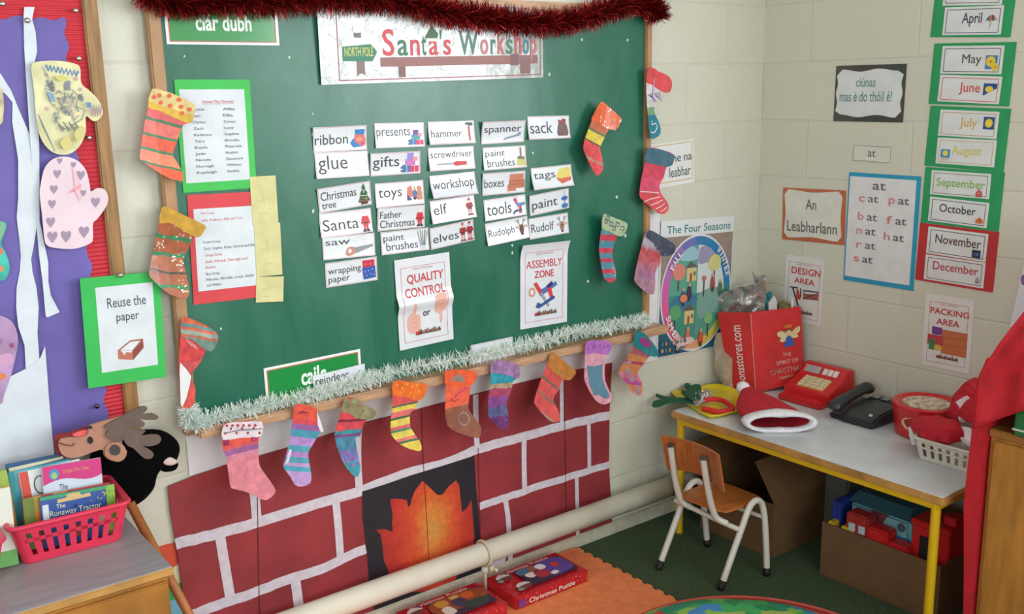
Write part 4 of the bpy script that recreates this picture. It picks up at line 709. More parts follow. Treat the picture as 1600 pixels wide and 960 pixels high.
stocking('pale pink paper stocking with a grey blue foot and a purple cuff', kB([(1065, 60), (1140, 48), (1230, 62), (1225, 120), (1205, 140), (1198, 220), (1195, 310), (1225, 400), (1225, 440), (1190, 465), (1150, 460), (1110, 420), (1065, 330), (1058, 290), (1062, 200), (1060, 130)]), kB([(1065, 60), (1140, 48), (1230, 62), (1225, 120), (1205, 145), (1130, 132), (1062, 140), (1060, 100)]),
  (930, 540), (936, 628), [(0, (224, 164, 184)), (.5, (226, 160, 180))], (182, 112, 196), LO, .004, deco=lambda k: (k.poly(kB([(1078, 212), (1110, 222), (1140, 218), (1165, 212), (1180, 205), (1178, 300), (1190, 350), (1212, 400), (1208, 425), (1180, 430), (1150, 405), (1120, 410), (1095, 350), (1085, 290)]), (96, 140, 164)), [k.ell(*kB([q])[0], 1, 1, (60, 40, 70), 6) for q in ((1080, 110), (1095, 125), (1130, 85), (1160, 82), (1190, 92), (1210, 85), (1110, 100), (1068, 300), (1170, 450))]))
kC = lambda pts: cp(pts, 4, 800, 480)
stocking('shiny orange and pink paper stocking with a teal cuff, rightmost under the chalk ledge', kC([(770, 145), (815, 160), (870, 220), (900, 280), (890, 305), (855, 305), (825, 350), (780, 410), (800, 470), (795, 540), (770, 550), (735, 530), (715, 490), (680, 450), (650, 410), (680, 360), (745, 270), (755, 190)]), kC([(770, 145), (815, 160), (870, 220), (900, 280), (890, 305), (855, 305), (800, 270), (752, 240), (757, 190)]),
  (1005, 545), (988, 616), [(0, (176, 100, 110)), (.16, (214, 140, 90)), (.3, (176, 70, 100)), (.36, (220, 140, 90)), (.56, (216, 130, 160)), (.7, (190, 84, 160)), (.8, (222, 140, 100)), (.92, (226, 160, 150))], (36, 132, 140), LO, .02, .14, rough=.25, coat=.7, deco=lambda k: (k.poly(kC(spl([(800, 190), (840, 200), (865, 240), (830, 250), (795, 220)])), (150, 60, 130)), [k.poly(kC(spl(q)), M((226, 206, 214), .18, .6)) for q in ([(690, 395), (720, 380), (740, 400), (715, 415)], [(720, 450), (745, 430), (760, 450), (740, 470)], [(755, 500), (780, 490), (785, 535), (765, 535)], [(700, 340), (740, 330), (735, 350), (705, 360)])]))

# ---------------------------------------------------------------- painted fireplace paper
FO = .008
t = thing('fireplace_backdrop', 'painted red brick fireplace paper with a flame under the chalk ledge', 'backdrop')
lf = lambda p: wl(p, 'A', FO)
top = [(262, 760), (305, 743), (350, 727), (377, 720), (405, 712), (450, 699), (500, 683), (540, 669), (572, 659), (650, 640), (705, 625), (760, 611), (830, 594), (900, 578), (956, 567)]
out = top + [(952, 640), (951, 727), (953, 760), (956, 817)]
P = [lf(q) for q in out] + [(-.85, .012), (-2.505, .012)] + [lf(q) for q in ((290, 960), (275, 850), (266, 800))]
BRICK = M((142, 48, 55), .55, var=.1, vscale=6)
mxF = wall_mx((0, 0), 'A', FO)
obj('brick_paper', sheet(P, .002), BRICK, t, mxF)
k = Ink(lf, .0028, .00006); MO = M((206, 200, 212), .6, var=.05, vscale=40)
def mort(pts, w): random.seed(len(pts) + int(w * 1e4)); k.line([(x, y + random.uniform(-.7, .7)) for x, y in smooth2(pts)], w, MO)
def smooth2(pts): return [(v.x, v.y) for v in smoothpath([(x, y, 0) for x, y in pts], 5)]
for pts, w in (([(274, 850), (330, 836), (397, 818), (480, 792), (560, 768), (630, 741), (700, 722), (745, 702), (790, 690), (850, 673), (900, 660), (952, 649)], .034), ([(300, 961), (350, 942), (400, 925), (450, 905), (500, 890), (535, 873), (571, 857)], .033), ([(748, 792), (775, 782), (800, 774), (850, 757), (900, 742), (951, 726)], .028),
               ([(742.5, 617), (743, 660), (745, 702)], .022), ([(876.6, 592), (877, 630), (877, 668)], .018), ([(559, 664), (558, 715), (561, 768)], .026), ([(394, 745), (398, 780), (401, 818)], .03), ([(343, 836), (350, 880), (360, 938)], .03), ([(524, 782), (528, 825), (531, 868)], .026), ([(460, 902), (464, 930), (470, 975)], .032), ([(818, 688), (818, 725), (819, 766)], .022), ([(919, 657), (919.5, 690), (920, 734)], .018), ([(788, 779), (793, 810), (797, 880)], .021), ([(900, 744), (901, 790), (902, 842)], .018), ([(752, 886), (770, 882), (788, 876)], .028)): mort(pts, w)
k.build('mortar_lines', t, mx=mxF)
k = Ink(lf, .0036, .00006); k.poly([(565, 768), (600, 757), (640, 743), (690, 728), (740, 712), (743, 760), (747, 810), (750, 858), (757, 900), (760, 930), (650, 985), (590, 990), (583, 950), (576, 910), (573, 866), (566, 810)], M((33, 33, 42), .5, var=.15, vscale=9)); k.build('painted_hearth', t, mx=mxF)
k = Ink(lf, .0042, .00006)
fl = cp([(745, 430), (800, 425), (850, 445), (846, 380), (850, 330), (838, 270), (835, 240), (880, 235), (940, 245), (945, 288), (960, 280), (968, 240), (990, 185), (1035, 125), (1080, 165), (1130, 215), (1160, 212), (1200, 160), (1245, 122), (1265, 150), (1275, 240), (1283, 322), (1310, 300), (1342, 245), (1350, 340), (1362, 480), (1352, 540), (1300, 640), (1230, 760), (1150, 800), (1060, 815), (960, 820), (880, 770), (830, 710), (795, 620), (785, 520), (775, 460)], 4, 400, 720)
k.poly(fl, rampmat('flame_paint', lf((676, 824)), lf((676, 908)), [(0, (204, 150, 72)), (.2, (212, 126, 56)), (.42, (208, 82, 44)), (.75, (190, 54, 42)), (1, (170, 46, 40))], .07, 9, False, .55, radial=True)); k.build('painted_flame', t, mx=mxF)
k = Ink(lf, .0046, .00006)
for q in ([(400, 712), (402, 820), (404, 925), (406, 980)], [(657, 638), (661, 735), (670, 890)], [(746, 700), (750, 860)], [(880, 584), (882, 700), (884, 840)]): k.line(q, .0022, (84, 28, 34))
k.build('fold_lines', t, mx=mxF)
# ---------------------------------------------------------------- notices beside the blackboard and on the right wall
n = Card('sign', 'white Irish book corner sign with a yellow border, partly behind a stocking', 'sign', [(1010, 228), (1083.5, 217), (1084.5, 285), (1012, 297)], off=.0012, c=(228, 230, 230), t=.001)
k = n.ink(); k.frame(.05, .05, .96, .9, .003, (206, 170, 84)); n.put('border', k)
k = n.ink(); k.z += .0002; k.text('Cúinne na', .16, .95, .46, .27, (84, 90, 96), .006); k.text('leabhar', .46, .92, .8, .58, (84, 90, 96), .006); n.put('lettering', k)
p = Card('poster', 'oval four seasons poster on the back wall behind the red bag', 'poster', [(1029.5, 347), (1143, 337), (1141, 538), (1028, 559)], off=.007, c=(222, 226, 228), t=.001)
k = p.ink(); k.text('The Four Seasons', .08, .95, .095, .04, (44, 122, 132), .008); p.put('lettering', k)
k = p.ink(); k.rect(.02, .12, .99, .995, rampmat('poster_sky', (-.02, .1), (.02, -.13), [(0, (150, 134, 124)), (.3, (128, 124, 132)), (.6, (70, 120, 146)), (1, (40, 96, 120))], .05, 20, False, .4))
k.ell(.51, .555, .485, .44, (222, 222, 226), 48)
cols = [(150, 120, 176), (110, 110, 180), (60, 120, 176), (30, 124, 172), (22, 124, 176), (30, 130, 180), (60, 140, 150), (130, 150, 80), (196, 190, 80), (206, 180, 90), (222, 160, 120), (228, 130, 130), (226, 104, 134), (222, 90, 150), (206, 96, 170), (180, 108, 180)]
for i in range(48):
    a0 = PI / 2 - 2 * PI * i / 48 + .9; a1 = a0 - 2 * PI / 48 * 1.02; c = cols[int(i / 3)]
    k.poly([(.51 + .47 * math.cos(a0), .555 - .425 * math.sin(a0)), (.51 + .47 * math.cos(a1), .555 - .425 * math.sin(a1)), (.51 + .38 * math.cos(a1), .555 - .36 * math.sin(a1)), (.51 + .38 * math.cos(a0), .555 - .36 * math.sin(a0))], c); k.z -= .0001
k.z += .0002
def quad(a0, a1, c): k.poly([(.51, .555)] + [(.51 + .38 * math.cos(a0 + (a1 - a0) * i / 12), .555 - .36 * math.sin(a0 + (a1 - a0) * i / 12)) for i in range(13)], c)
quad(PI / 2, PI, (88, 160, 140)); quad(0, PI / 2, (206, 214, 216)); quad(PI, 1.5 * PI, (64, 140, 124)); quad(1.5 * PI, 2 * PI, (84, 150, 132))
k.poly(spl([(.3, .24), (.42, .2), (.5, .24), (.5, .3), (.28, .3)]), (150, 190, 206)); k.poly(spl([(.53, .22), (.66, .22), (.74, .3), (.53, .34)]), (150, 148, 180)); k.poly(spl([(.55, .56), (.84, .54), (.82, .68), (.7, .74), (.54, .74)]), (120, 160, 150)); k.poly(spl([(.16, .6), (.3, .55), (.49, .57), (.48, .64), (.18, .7)]), (60, 120, 150))
def house(x, y): k.rect(x, y, x + .13, y + .1, (206, 190, 130)); k.poly([(x - .02, y), (x + .05, y - .05), (x + .15, y)], (96, 90, 90)); k.rect(x + .04, y + .04, x + .07, y + .1, (150, 80, 70)); k.rect(x + .09, y + .03, x + .12, y + .06, (110, 110, 110))
house(.36, .36); house(.35, .68)
def tree(x, y, c, r=.07): k.rect(x - .008, y, x + .008, y + .12, (80, 70, 66)); k.ell(x, y - .02, r, r * .7, c, 14)
tree(.25, .4, (214, 130, 120), .09); tree(.74, .36, (206, 200, 130), .09); tree(.22, .7, (90, 160, 110), .08); tree(.6, .47, (176, 120, 100), .03); tree(.68, .78, (120, 180, 120), .06)
for x, y, c in ((.32, .53, (70, 80, 140)), (.4, .5, (60, 60, 80)), (.72, .45, (160, 80, 80)), (.83, .5, (90, 120, 90)), (.4, .83, (214, 110, 90)), (.28, .88, (226, 190, 180)), (.58, .86, (206, 84, 60))):
    k.poly(spl([(x - .02, y), (x + .02, y), (x + .03, y + .08), (x - .03, y + .08)]), c); k.ell(x, y - .015, .018, .015, (206, 160, 140), 8); k.rect(x - .015, y + .07, x + .015, y + .11, (50, 56, 66))
k.ell(.32, .58, .05, .03, (222, 130, 90)); k.poly(spl([(.26, .9), (.44, .88), (.48, .92), (.3, .94)]), (222, 190, 190))
for i in range(14): k.ell(.06 + (i % 7) * .05, .9 + (i // 7) * .05, .02, .016, [(60, 130, 160), (170, 130, 90), (50, 100, 130), (196, 150, 130)][i % 4], 8)
p.put('picture', k)
k = p.ink(); k.z += .0085
def arc(txt, a0, a1):
    for i, ch in enumerate(txt):
        if ch == 'I': a = a0 + (a1 - a0) * (i + .5) / len(txt)
        a = a0 + (a1 - a0) * (i + .5) / len(txt); x, y = .51 + .425 * math.cos(a), .555 - .392 * math.sin(a)
        d = .034; ta = a - PI / 2; ux, uy = math.cos(ta), -math.sin(ta) * .62; vx, vy = math.cos(a), -math.sin(a) * .62
        if a0 < a1: ux, uy, vx, vy = -ux, -uy, -vx, -vy
        o = Ink(lambda q, x=x, y=y, ux=ux, uy=uy, vx=vx, vy=vy: p.fn((x + d * (q[0] * ux + q[1] * vx), y + d * (q[0] * uy + q[1] * vy))), k.z)
        o.text(ch, -.8 if ch != 'I' else -.25, .8 if ch != 'I' else .25, -.9, .9, (230, 226, 236), .02)
        me = bpy.data.meshes.new('q'); o.bm.to_mesh(me); o.bm.free(); k.bm.from_mesh(me); bpy.data.meshes.remove(me)
    k.mi((230, 226, 236))
arc('FALL', 2.62, 2.18); arc('WINTER', .95, .25); arc('SUMMER', 3.5, 4.1)
p.put('season_names', k)

def bcard(name, label, cat, quad, c, **kw): return Card(name, label, cat, quad, 'B', .0012, c=c, **kw)
n = bcard('sign', 'small white card reading at above the blue edged word chart', 'sign', [(1333, 226), (1394, 229.5), (1392, 255.5), (1332, 251)], (216, 216, 208))
k = n.ink(); k.frame(.02, .04, .98, .96, .0015, (90, 90, 92)); k.text('at', .4, .6, .68, .2, (84, 86, 90), .004); n.put('lettering', k)
def wavy(k, x0, y0, x1, y1, c, nx=3, ny=2, a=.03, r=.06):
    P = []
    for i in range(25): t = i / 24; P.append((x0 + r + (x1 - x0 - 2 * r) * t, y0 + a * (1 - math.cos(t * 2 * PI * nx)) / 2))
    for i in range(1, 24): t = i / 24; P.append((x1 - a * .5 * math.sin(t * PI * ny) ** 2, y0 + r + (y1 - y0 - 2 * r) * t))
    for i in range(25): t = i / 24; P.append((x1 - r - (x1 - x0 - 2 * r) * t, y1 - a * (1 - math.cos(t * 2 * PI * nx)) / 2))
    for i in range(1, 24): t = i / 24; P.append((x0 + a * .5 * math.sin(t * PI * ny) ** 2, y1 - r - (y1 - y0 - 2 * r) * t))
    k.poly(P, c)
n = bcard('sign', 'black framed Irish quiet sign with wavy white panel on the right wall', 'sign', [(1307, 102.5), (1416, 100), (1412, 191), (1302, 190)], (62, 62, 58))
k = n.ink(); wavy(k, .02, .07, .97, .92, paperM((216, 220, 222)), 1.5, 2, .045, .08); n.put('white_panel', k)
k = n.ink(); k.z += .0004; k.text('ciúnas', .31, .59, .38, .22, (92, 140, 146), .006); k.text('mas é do thóil é!', .08, .83, .64, .46, (92, 140, 146), .006); n.put('lettering', k)
n = bcard('sign', 'orange framed Irish library sign with wavy white panel on the right wall', 'sign', [(1225, 293), (1324, 298), (1318, 383), (1221, 374)], (186, 98, 58))
k = n.ink(); wavy(k, .03, .03, .95, .95, paperM((218, 218, 210)), 1, 1, .04, .06); n.put('white_panel', k)
k = n.ink(); k.z += .0004; k.text('An', .38, .55, .39, .2, (92, 90, 88), .006); k.text('Leabharlann', .08, .88, .82, .62, (92, 90, 88), .006); n.put('lettering', k)
o, s = backed('word_chart', 'blue edged chart of rhyming words ending in at on the right wall', [(1327.5, 269), (1439.5, 276), (1427.5, 455), (1317.5, 437.5)], [(1329, 275), (1432.5, 282.5), (1420.5, 446), (1319.5, 431)], (40, 150, 188), 'B', .0012, 'chart', (222, 222, 224))
k = s.ink(); k.text('at', .36, .56, .115, .03, (88, 92, 96), .004)
for i, (a, x, y) in enumerate((('c', .16, .24), ('b', .16, .42), ('m', .15, .56), ('r', .16, .7), ('s', .13, .84), ('p', .62, .235), ('f', .6, .43), ('h', .58, .59))):
    k.text(a, x, x + .09, y, y - .075, (214, 120, 116), .004); k.text('at', x + .14, x + .3, y, y - .075, (92, 96, 98), .004)
s.put('lettering', k)

SUN = [('r', 0, 0, 1, 1, (34, 80, 140)), ('e', .5, .5, .36, .36, (228, 196, 60)), ('e', .5, .5, .26, .26, (240, 214, 70))]
UMB = [('p', [(0, .5), (.1, .3), (.3, .1), (.5, .02), (.72, .1), (.92, .3), (1, .5), (.8, .4), (.66, .52), (.5, .4), (.34, .54), (.18, .42)], (70, 110, 150)), ('p', [(.3, .5), (.42, .06), (.5, .02), (.5, .4)], (214, 130, 60)), ('p', [(.5, .4), (.5, .02), (.66, .08), (.66, .52)], (150, 60, 60)), ('p', [(.8, .4), (.7, .08), (.9, .3), (1, .5)], (206, 190, 70)), ('l', [(.5, .4), (.42, 1)], .0015, (120, 90, 60))]
FLW = [('r', 0, 0, .9, .9, (70, 130, 190)), ('e', .4, .4, .36, .34, (226, 200, 60)), ('e', .75, .75, .26, .26, (226, 200, 60)), ('e', .4, .4, .08, .08, (190, 120, 50)), ('e', .75, .75, .06, .06, (190, 120, 50))]
HSUN = [('p', [(0, 0), (1, 0), (1, .4), (.6, .6), (.1, 1), (0, 1)], (34, 80, 150)), ('e', .45, .48, .3, .26, (230, 206, 70))]
JUG = [('r', 0, 0, 1, .75, (60, 140, 190)), ('e', .5, .35, .3, .26, (230, 214, 90)), ('r', .1, .75, .9, 1, (206, 190, 190))]
SMALL = lambda a, b: [('p', [(.1, .4), (.5, 0), (.9, .4), (1, .7), (.7, 1), (.2, .95), (0, .7)], a), ('e', .5, .5, .2, .2, b), ('r', .1, .7, .35, 1, a), ('r', .6, .7, .85, 1, a)]
FIRE = [('r', 0, 0, 1, 1, (34, 50, 80)), ('e', .3, .6, .14, .2, (70, 100, 140)), ('e', .65, .55, .16, .22, (80, 110, 150))]
def months(label, quad, col, cards):
    o = bcard('month_board', label, 'month board', quad, col, mat=M(col, .55, var=.04, vscale=10), group='month boards on the right wall')
    for txt, q, c, bc, x0, x1, yb, yc, pic in cards:
        i = Card('month_card', None, None, q, 'B', .0024, c=(214, 218, 222), t=.0005, parent=o, mat=paperM((220, 222, 224)))
        k = Ink(i.fn, .0009); k.frame(.05, .1, .95, .92, .0022, bc); k.build('border', i.o)
        k = Ink(i.fn, .0011); k.text(txt, x0, x1, yb, yc, c, .01)
        if pic: k.draw(*pic)
        k.build('lettering', i.o)
GB = (36, 152, 92); BK = (64, 66, 72); BR = (60, 62, 90)
months('topmost green month board, cut off by the top, showing April and an umbrella', [(1461, -38), (1589, -42), (1582.5, 57), (1457, 59)], GB, [('March', [(1476, -37), (1570, -40), (1567, 7), (1475, 9)], BK, BR, .1, .5, .6, .3, None), ('April', [(1476, 11), (1567.5, 9), (1565.5, 53), (1473, 56)], (66, 68, 92), BR, .32, .66, .58, .22, (.72, .3, .92, .76, UMB))])
months('green month board reading May and June with yellow flowers and sun', [(1459, 67.5), (1587, 66), (1579, 166), (1452, 163)], GB, [('May', [(1472.5, 71), (1569, 72), (1565.5, 115), (1469.5, 116)], (66, 70, 70), BR, .35, .66, .62, .3, (.73, .34, .94, .88, FLW)), ('June', [(1469, 117.5), (1565, 119), (1562, 164), (1465, 157.5)], (206, 84, 76), (206, 84, 76), .34, .68, .6, .26, (.73, .26, .94, .7, HSUN))])
months('green month board reading July and August with yellow lettering', [(1452.5, 165), (1579, 170), (1569.5, 270), (1446, 259)], GB, [('July', [(1469.5, 171), (1561, 175), (1557.5, 217.5), (1466, 212)], (214, 178, 90), (190, 160, 110), .36, .66, .6, .28, (.76, .2, .94, .66, SUN)), ('August', [(1465, 214), (1557, 220), (1554, 261), (1462, 256)], (214, 206, 90), (206, 196, 110), .27, .77, .6, .28, (.08, .44, .24, .86, JUG))])
months('green month board reading September and October above the red board', [(1445.5, 260.5), (1569, 270), (1562, 362.5), (1439, 348)], GB, [('September', [(1456, 265.5), (1549, 272.5), (1545.5, 311), (1453, 304)], (130, 186, 90), (110, 140, 90), .1, .92, .62, .3, (.77, .62, .89, .96, SMALL((196, 90, 90), (214, 130, 110)))), ('October', [(1453, 307.5), (1545.5, 317), (1542, 357.5), (1450.5, 344.5)], BK, BK, .18, .8, .56, .24, (.8, .6, .94, .86, SMALL((222, 120, 50), (190, 90, 60))))])
months('red month board reading November and December, lowest of the month boards', [(1438, 348), (1562, 363), (1551, 457.5), (1429.5, 437)], (186, 46, 50), [('November', [(1451, 354), (1544.5, 366), (1540, 410), (1447, 395.5)], (96, 60, 66), BK, .14, .9, .56, .24, (.77, .62, .91, .9, FIRE)), ('December', [(1447.5, 397.5), (1540.5, 411), (1536, 451), (1442.5, 436)], (184, 70, 84), (130, 60, 70), .14, .9, .54, .22, (.86, .58, .93, .86, SMALL((130, 130, 140), (180, 180, 190))))])
n = Card('paper_sheet', 'white paper sheet with a purple corner on the right wall, mostly out of frame', 'paper', [(1592, 405), (1680, 425), (1672, 540), (1588, 512)], 'B', .003, c=(226, 230, 240))
k = n.ink(); k.poly(spl([(.0, .26), (.06, .2), (.2, .24), (.2, .34), (.05, .36)]), (140, 90, 170)); n.put('purple_mark', k)

# ---------------------------------------------------------------- table by the right wall
GREY = M((206, 212, 216), .3, var=.06, vscale=5, coat=.2, name='grey_laminate')
EDGE = M((176, 130, 70), .5, var=.15, vscale=12, name='wood_edge')
YEL = M((214, 172, 26), .35, name='yellow_enamel')
TZ = .5
t = thing('table', 'low grey topped table with wooden edge and yellow metal legs by the wall', 'table', Matrix.Translation((-.36, -.69, 0)))
L = lambda x, y: (x + .36, y + .69)
def tb(x0, y0, z0, x1, y1, z1, bev=0): return BX(x0 + .36, y0 + .69, z0, x1 + .36, y1 + .69, z1, bev)
obj('tabletop', tb(-.648, -1.238, TZ - .004, -.057, -.142, TZ, .001), GREY, t)
bm = tb(-.655, -1.245, TZ - .028, -.05, -.135, TZ - .0035, .004); obj('wooden_edge', bm, EDGE, t)
bm = nb(); zt = TZ - .028
for x0, y0, x1, y1 in ((-.645, -1.225, -.62, -.155), (-.085, -1.225, -.06, -.155), (-.62, -1.225, -.085, -1.2), (-.62, -.18, -.085, -.155)): box(bm, x0 + .36, y0 + .69, zt - .022, x1 + .36, y1 + .69, zt + .001, .003)
obj('frame_rail', bm, YEL, t)
for x, y in ((-.632, -.168), (-.632, -1.21), (-.073, -.168), (-.073, -1.21)): obj('leg', lathe(nb(), [(.0145, 0), (.0145, zt - .001)], 18, L(x, y)), YEL, t, smooth=False)

# items on the table -------------------------------------------------
# yellow tray
TY = M((228, 204, 34), .3, coat=.3)
out = [(1050, 616), (1068, 613), (1096, 607), (1118, 603.5), (1140, 608), (1157, 617), (1163, 630), (1161, 643), (1140, 649), (1120, 653.5), (1106, 653.5), (1090, 645), (1074, 634), (1060, 626)]
P = [atZ(u, v, TZ + .006) for u, v in out]; c = sum(P, Vector()) / len(P); c.z = TZ + .001
P = [Vector((x, y, 0)) for x, y in spl([((q - c).x, (q - c).y) for q in P], 4)]
bm = nb(); R = []
for s, z in ((.8, 0), (.93, .0), (.985, .012), (1, .016), (.975, .016), (.92, .005), (.8, .0045)): R.append(ring(bm, [(q.x * s, q.y * s, z) for q in P]))
for a, b in zip(R, R[1:]): bridge(bm, a, b)
bm.faces.new(R[0]); bm.faces.new(R[-1])
tag(obj('tray', bm, TY, None, Matrix.Translation(c), smooth=True), 'yellow plastic tray on the table corner under the antlers', 'tray')
# antler headband
t = thing('antler_headband', 'green felt antler headband with red band and silver tinsel on yellow tray', 'headband', Matrix.Translation(Vector((-.5, -.18, TZ))))
def zsheet(pts, z, th, tilt=None):
    Q = [atZ(u, v, TZ + z) for u, v in pts]; return sheet([(q.x + .5, q.y + .18) for q in Q], th, z)
k5 = lambda pts: cp(pts, 5, 1000, 580)
FELT = M((14, 84, 56), .9, var=.12, vscale=60, sheen=.4)
o = obj('antler', zsheet(spl(k5([(345, 120), (360, 105), (385, 108), (402, 125), (425, 114), (470, 120), (482, 165), (480, 215), (450, 232), (400, 230), (360, 210), (322, 172), (335, 160), (375, 160), (372, 145), (350, 136)]), 2), .034, .006), FELT, t)
o = obj('antler', zsheet(spl(k5([(95, 265), (120, 240), (178, 226), (128, 204), (130, 188), (172, 202), (212, 212), (260, 215), (330, 220), (410, 225), (432, 255), (380, 258), (300, 250), (200, 262), (150, 285), (105, 285)]), 2), .022, .006), FELT, t)
a = [atZ(u, v, TZ + .026) - Vector((-.5, -.18, TZ)) for u, v in k5([(500, 232), (560, 220), (635, 228), (690, 258), (722, 292)])]
b = [atZ(u, v, TZ + .016) - Vector((-.5, -.18, TZ)) for u, v in k5([(722, 292), (690, 312), (610, 318), (530, 302), (490, 292)])]
obj('band', tube(nb(), smoothpath(a + b[1:], 6), .0095, 10), M((204, 36, 42), .8, sheen=.3), t, smooth=True)
bm = nb(); random.seed(5)
for i in range(260):
    f = random.random(); q = atZ(*k5([(430 + 110 * f + random.uniform(-25, 25), 250 - 60 * f + random.uniform(-30, 30))])[0], TZ + .026) - Vector((-.5, -.18, TZ))
    d = Vector((random.gauss(0, 1), random.gauss(0, 1), abs(random.gauss(0, 1)))).normalized() * .022; s = Vector((random.gauss(0, 1), random.gauss(0, 1), random.gauss(0, 1))).normalized() * .0018
    bm.faces.new([bm.verts.new(x) for x in (q - s, q + s, q + d + s, q + d - s)])
obj('tinsel_trim', bm, M((216, 216, 222), .25, .9), t, norm=False)
# santa hat lying on its side
HR = M((186, 24, 44), .85, var=.1, vscale=40, bump=.15, bscale=60, sheen=.5); FUR = M((232, 230, 236), .95, var=.04, vscale=80, bump=.5, bscale=220, sheen=.3)
H0 = Vector((-.42, -.44, TZ))
t = thing('santa_hat', 'red hat with white fur trim and pompom lying in front of the red bag', 'hat', Matrix.Translation(H0))
def hring(c, u, ru, rz, n=24, sq=1.0):
    c = Vector(c); u = Vector(u).normalized(); out = []
    for k in range(n):
        a = 2 * PI * k / n; x = math.cos(a); z = math.sin(a); out.append(c + u * ru * (abs(x) ** sq) * (1 if x > 0 else -1) + Vector((0, 0, rz * z)))
    return out
pb = atZ(1218, 662, TZ + .03) - H0; u0 = Vector((.78, -.62, 0))
qq = atZ(1161, 606, TZ + .07) - H0; hc = lambda f, z: (pb.x + (qq.x - pb.x) * f, pb.y + (qq.y - pb.y) * f, z)
rings = [hring(hc(0, .036), u0, .116, .034, sq=.8), hring(hc(.16, .04), u0, .112, .036), hring(hc(.36, .04), (.78, -.6, 0), .104, .036), hring(hc(.56, .042), (.85, -.5, 0), .09, .036), hring(hc(.78, .05), (.95, -.3, 0), .06, .034), hring(hc(.9, .058), (1, -.2, 0), .028, .026), hring(hc(.98, .066), (1, 0, 0), .014, .014)]
for r in rings[1:-1]:
    for q in r: q.z += .007 * noise.noise(q * 30); q.z = max(q.z, .003)
bm = nb(); R = [ring(bm, r) for r in rings]
for a, b in zip(R, R[1:]): bridge(bm, a, b)
bm.faces.new(R[-1]); o = obj('hat_body', bm, HR, t, smooth=True); sm = o.modifiers.new('s', 'SUBSURF'); sm.levels = sm.render_levels = 1; so = o.modifiers.new('t', 'SOLIDIFY'); so.thickness = .003
bp_ = hring((pb.x, pb.y, .036), u0, .118, .03, 40, .8)
bm = nb(); n_ = len(bp_)
prof = [(-.024, .002), (-.02, .011), (.004, .015), (.028, .012), (.032, .002), (.006, -.010), (-.018, -.009)]
ax = Vector((.5, .83, 0)); cc = Vector((pb.x, pb.y, .036)); RR = []
for q in bp_:
    d = (q - cc); d.normalize(); RR.append([q + ax * p0 + d * p1 for p0, p1 in prof])
RR = [ring(bm, [Vector((v.x, v.y, max(v.z, .001))) for v in r]) for r in RR]
for i in range(n_): bridge(bm, RR[i], RR[(i + 1) % n_])
c = obj('fur_trim', bm, FUR, t, smooth=True); c['label'] = 'white fur trim'
q = atZ(1161, 606, TZ + .075) - H0
bm = nb(); bmesh.ops.create_icosphere(bm, subdivisions=3, radius=.026)
for v in bm.verts: v.co = v.co * (1 + .1 * noise.noise(v.co * 90)) + Vector((q.x, q.y, .074))
c = obj('pompom', bm, FUR, t, smooth=True); c['label'] = 'white pompom'

# red bag in the corner
BAG = M((200, 40, 40), .6, var=.05, vscale=9, bump=.25, bscale=18, name='red_woven_bag')
b0 = [Vector(v) for v in ((-.262, -.094, TZ + .001), (-.24, -.206, TZ + .001), (-.04, -.292, TZ + .03), (-.06, -.18, TZ + .02))]
b1 = [Vector(v) for v in ((-.28, -.032, .812), (-.242, -.168, .829), (-.05, -.268, .84), (-.086, -.13, .83))]
B0 = Vector((-.15, -.19, TZ))
t = thing('shopping_bag', 'large red shopping bag printed with an angel standing in the table corner', 'bag', Matrix.Translation(B0))
bm = nb(); rr = []; NS = 10
for j in range(9):
    f = j / 8; r = []
    for e in range(4):
        for i in range(NS):
            g = i / NS; p0 = b0[e].lerp(b0[(e + 1) % 4], g); p1 = b1[e].lerp(b1[(e + 1) % 4], g); q = p0.lerp(p1, f)
            nrm = (b0[(e + 1) % 4] - b0[e]).cross(Vector((0, 0, 1))).normalized(); amp = math.sin(PI * g) * math.sin(PI * min(1, f * 1.1))
            q = q + nrm * (-.007 if e == 0 else .012) * amp * -1 * (1 if e != 1 else .6); r.append(q - B0)
    rr.append(r)
RB = [ring(bm, r) for r in rr]
for a, b in zip(RB, RB[1:]): bridge(bm, a, b)
bm.faces.new(RB[0])
o = obj('bag_body', bm, BAG, t, smooth=False); so = o.modifiers.new('t', 'SOLIDIFY'); so.thickness = .002; so.offset = -1
def bagmap(e, push=.006):
    nrm = (b0[(e + 1) % 4] - b0[e]).cross(Vector((0, 0, 1))).normalized()
    def f(s, v):
        p0 = b0[e].lerp(b0[(e + 1) % 4], s); p1 = b1[e].lerp(b1[(e + 1) % 4], s); q = p0.lerp(p1, 1 - v)
        amp = math.sin(PI * s) * math.sin(PI * min(1, (1 - v) * 1.1)); return q + nrm * ((.007 if e == 0 else -.012 * (.6 if e == 1 else 1)) * amp + push) - B0
    return f
def onface(k, name, f, parent):
    """carry flat ink drawn in 0..1 face coordinates onto a curved face"""
    for v in k.bm.verts: z = v.co.z; v.co = f(v.co.x, v.co.y)
    return obj(name, k.bm, k.mats, parent, norm=False)
for e in (0, 1):
    nrm = (b0[(e + 1) % 4] - b0[e]).cross(Vector((0, 0, 1))).normalized()
    if nrm.dot(CAM - b0[e]) < 0: print('bag normal away', e)
k = Ink(); k.fn = lambda p: p
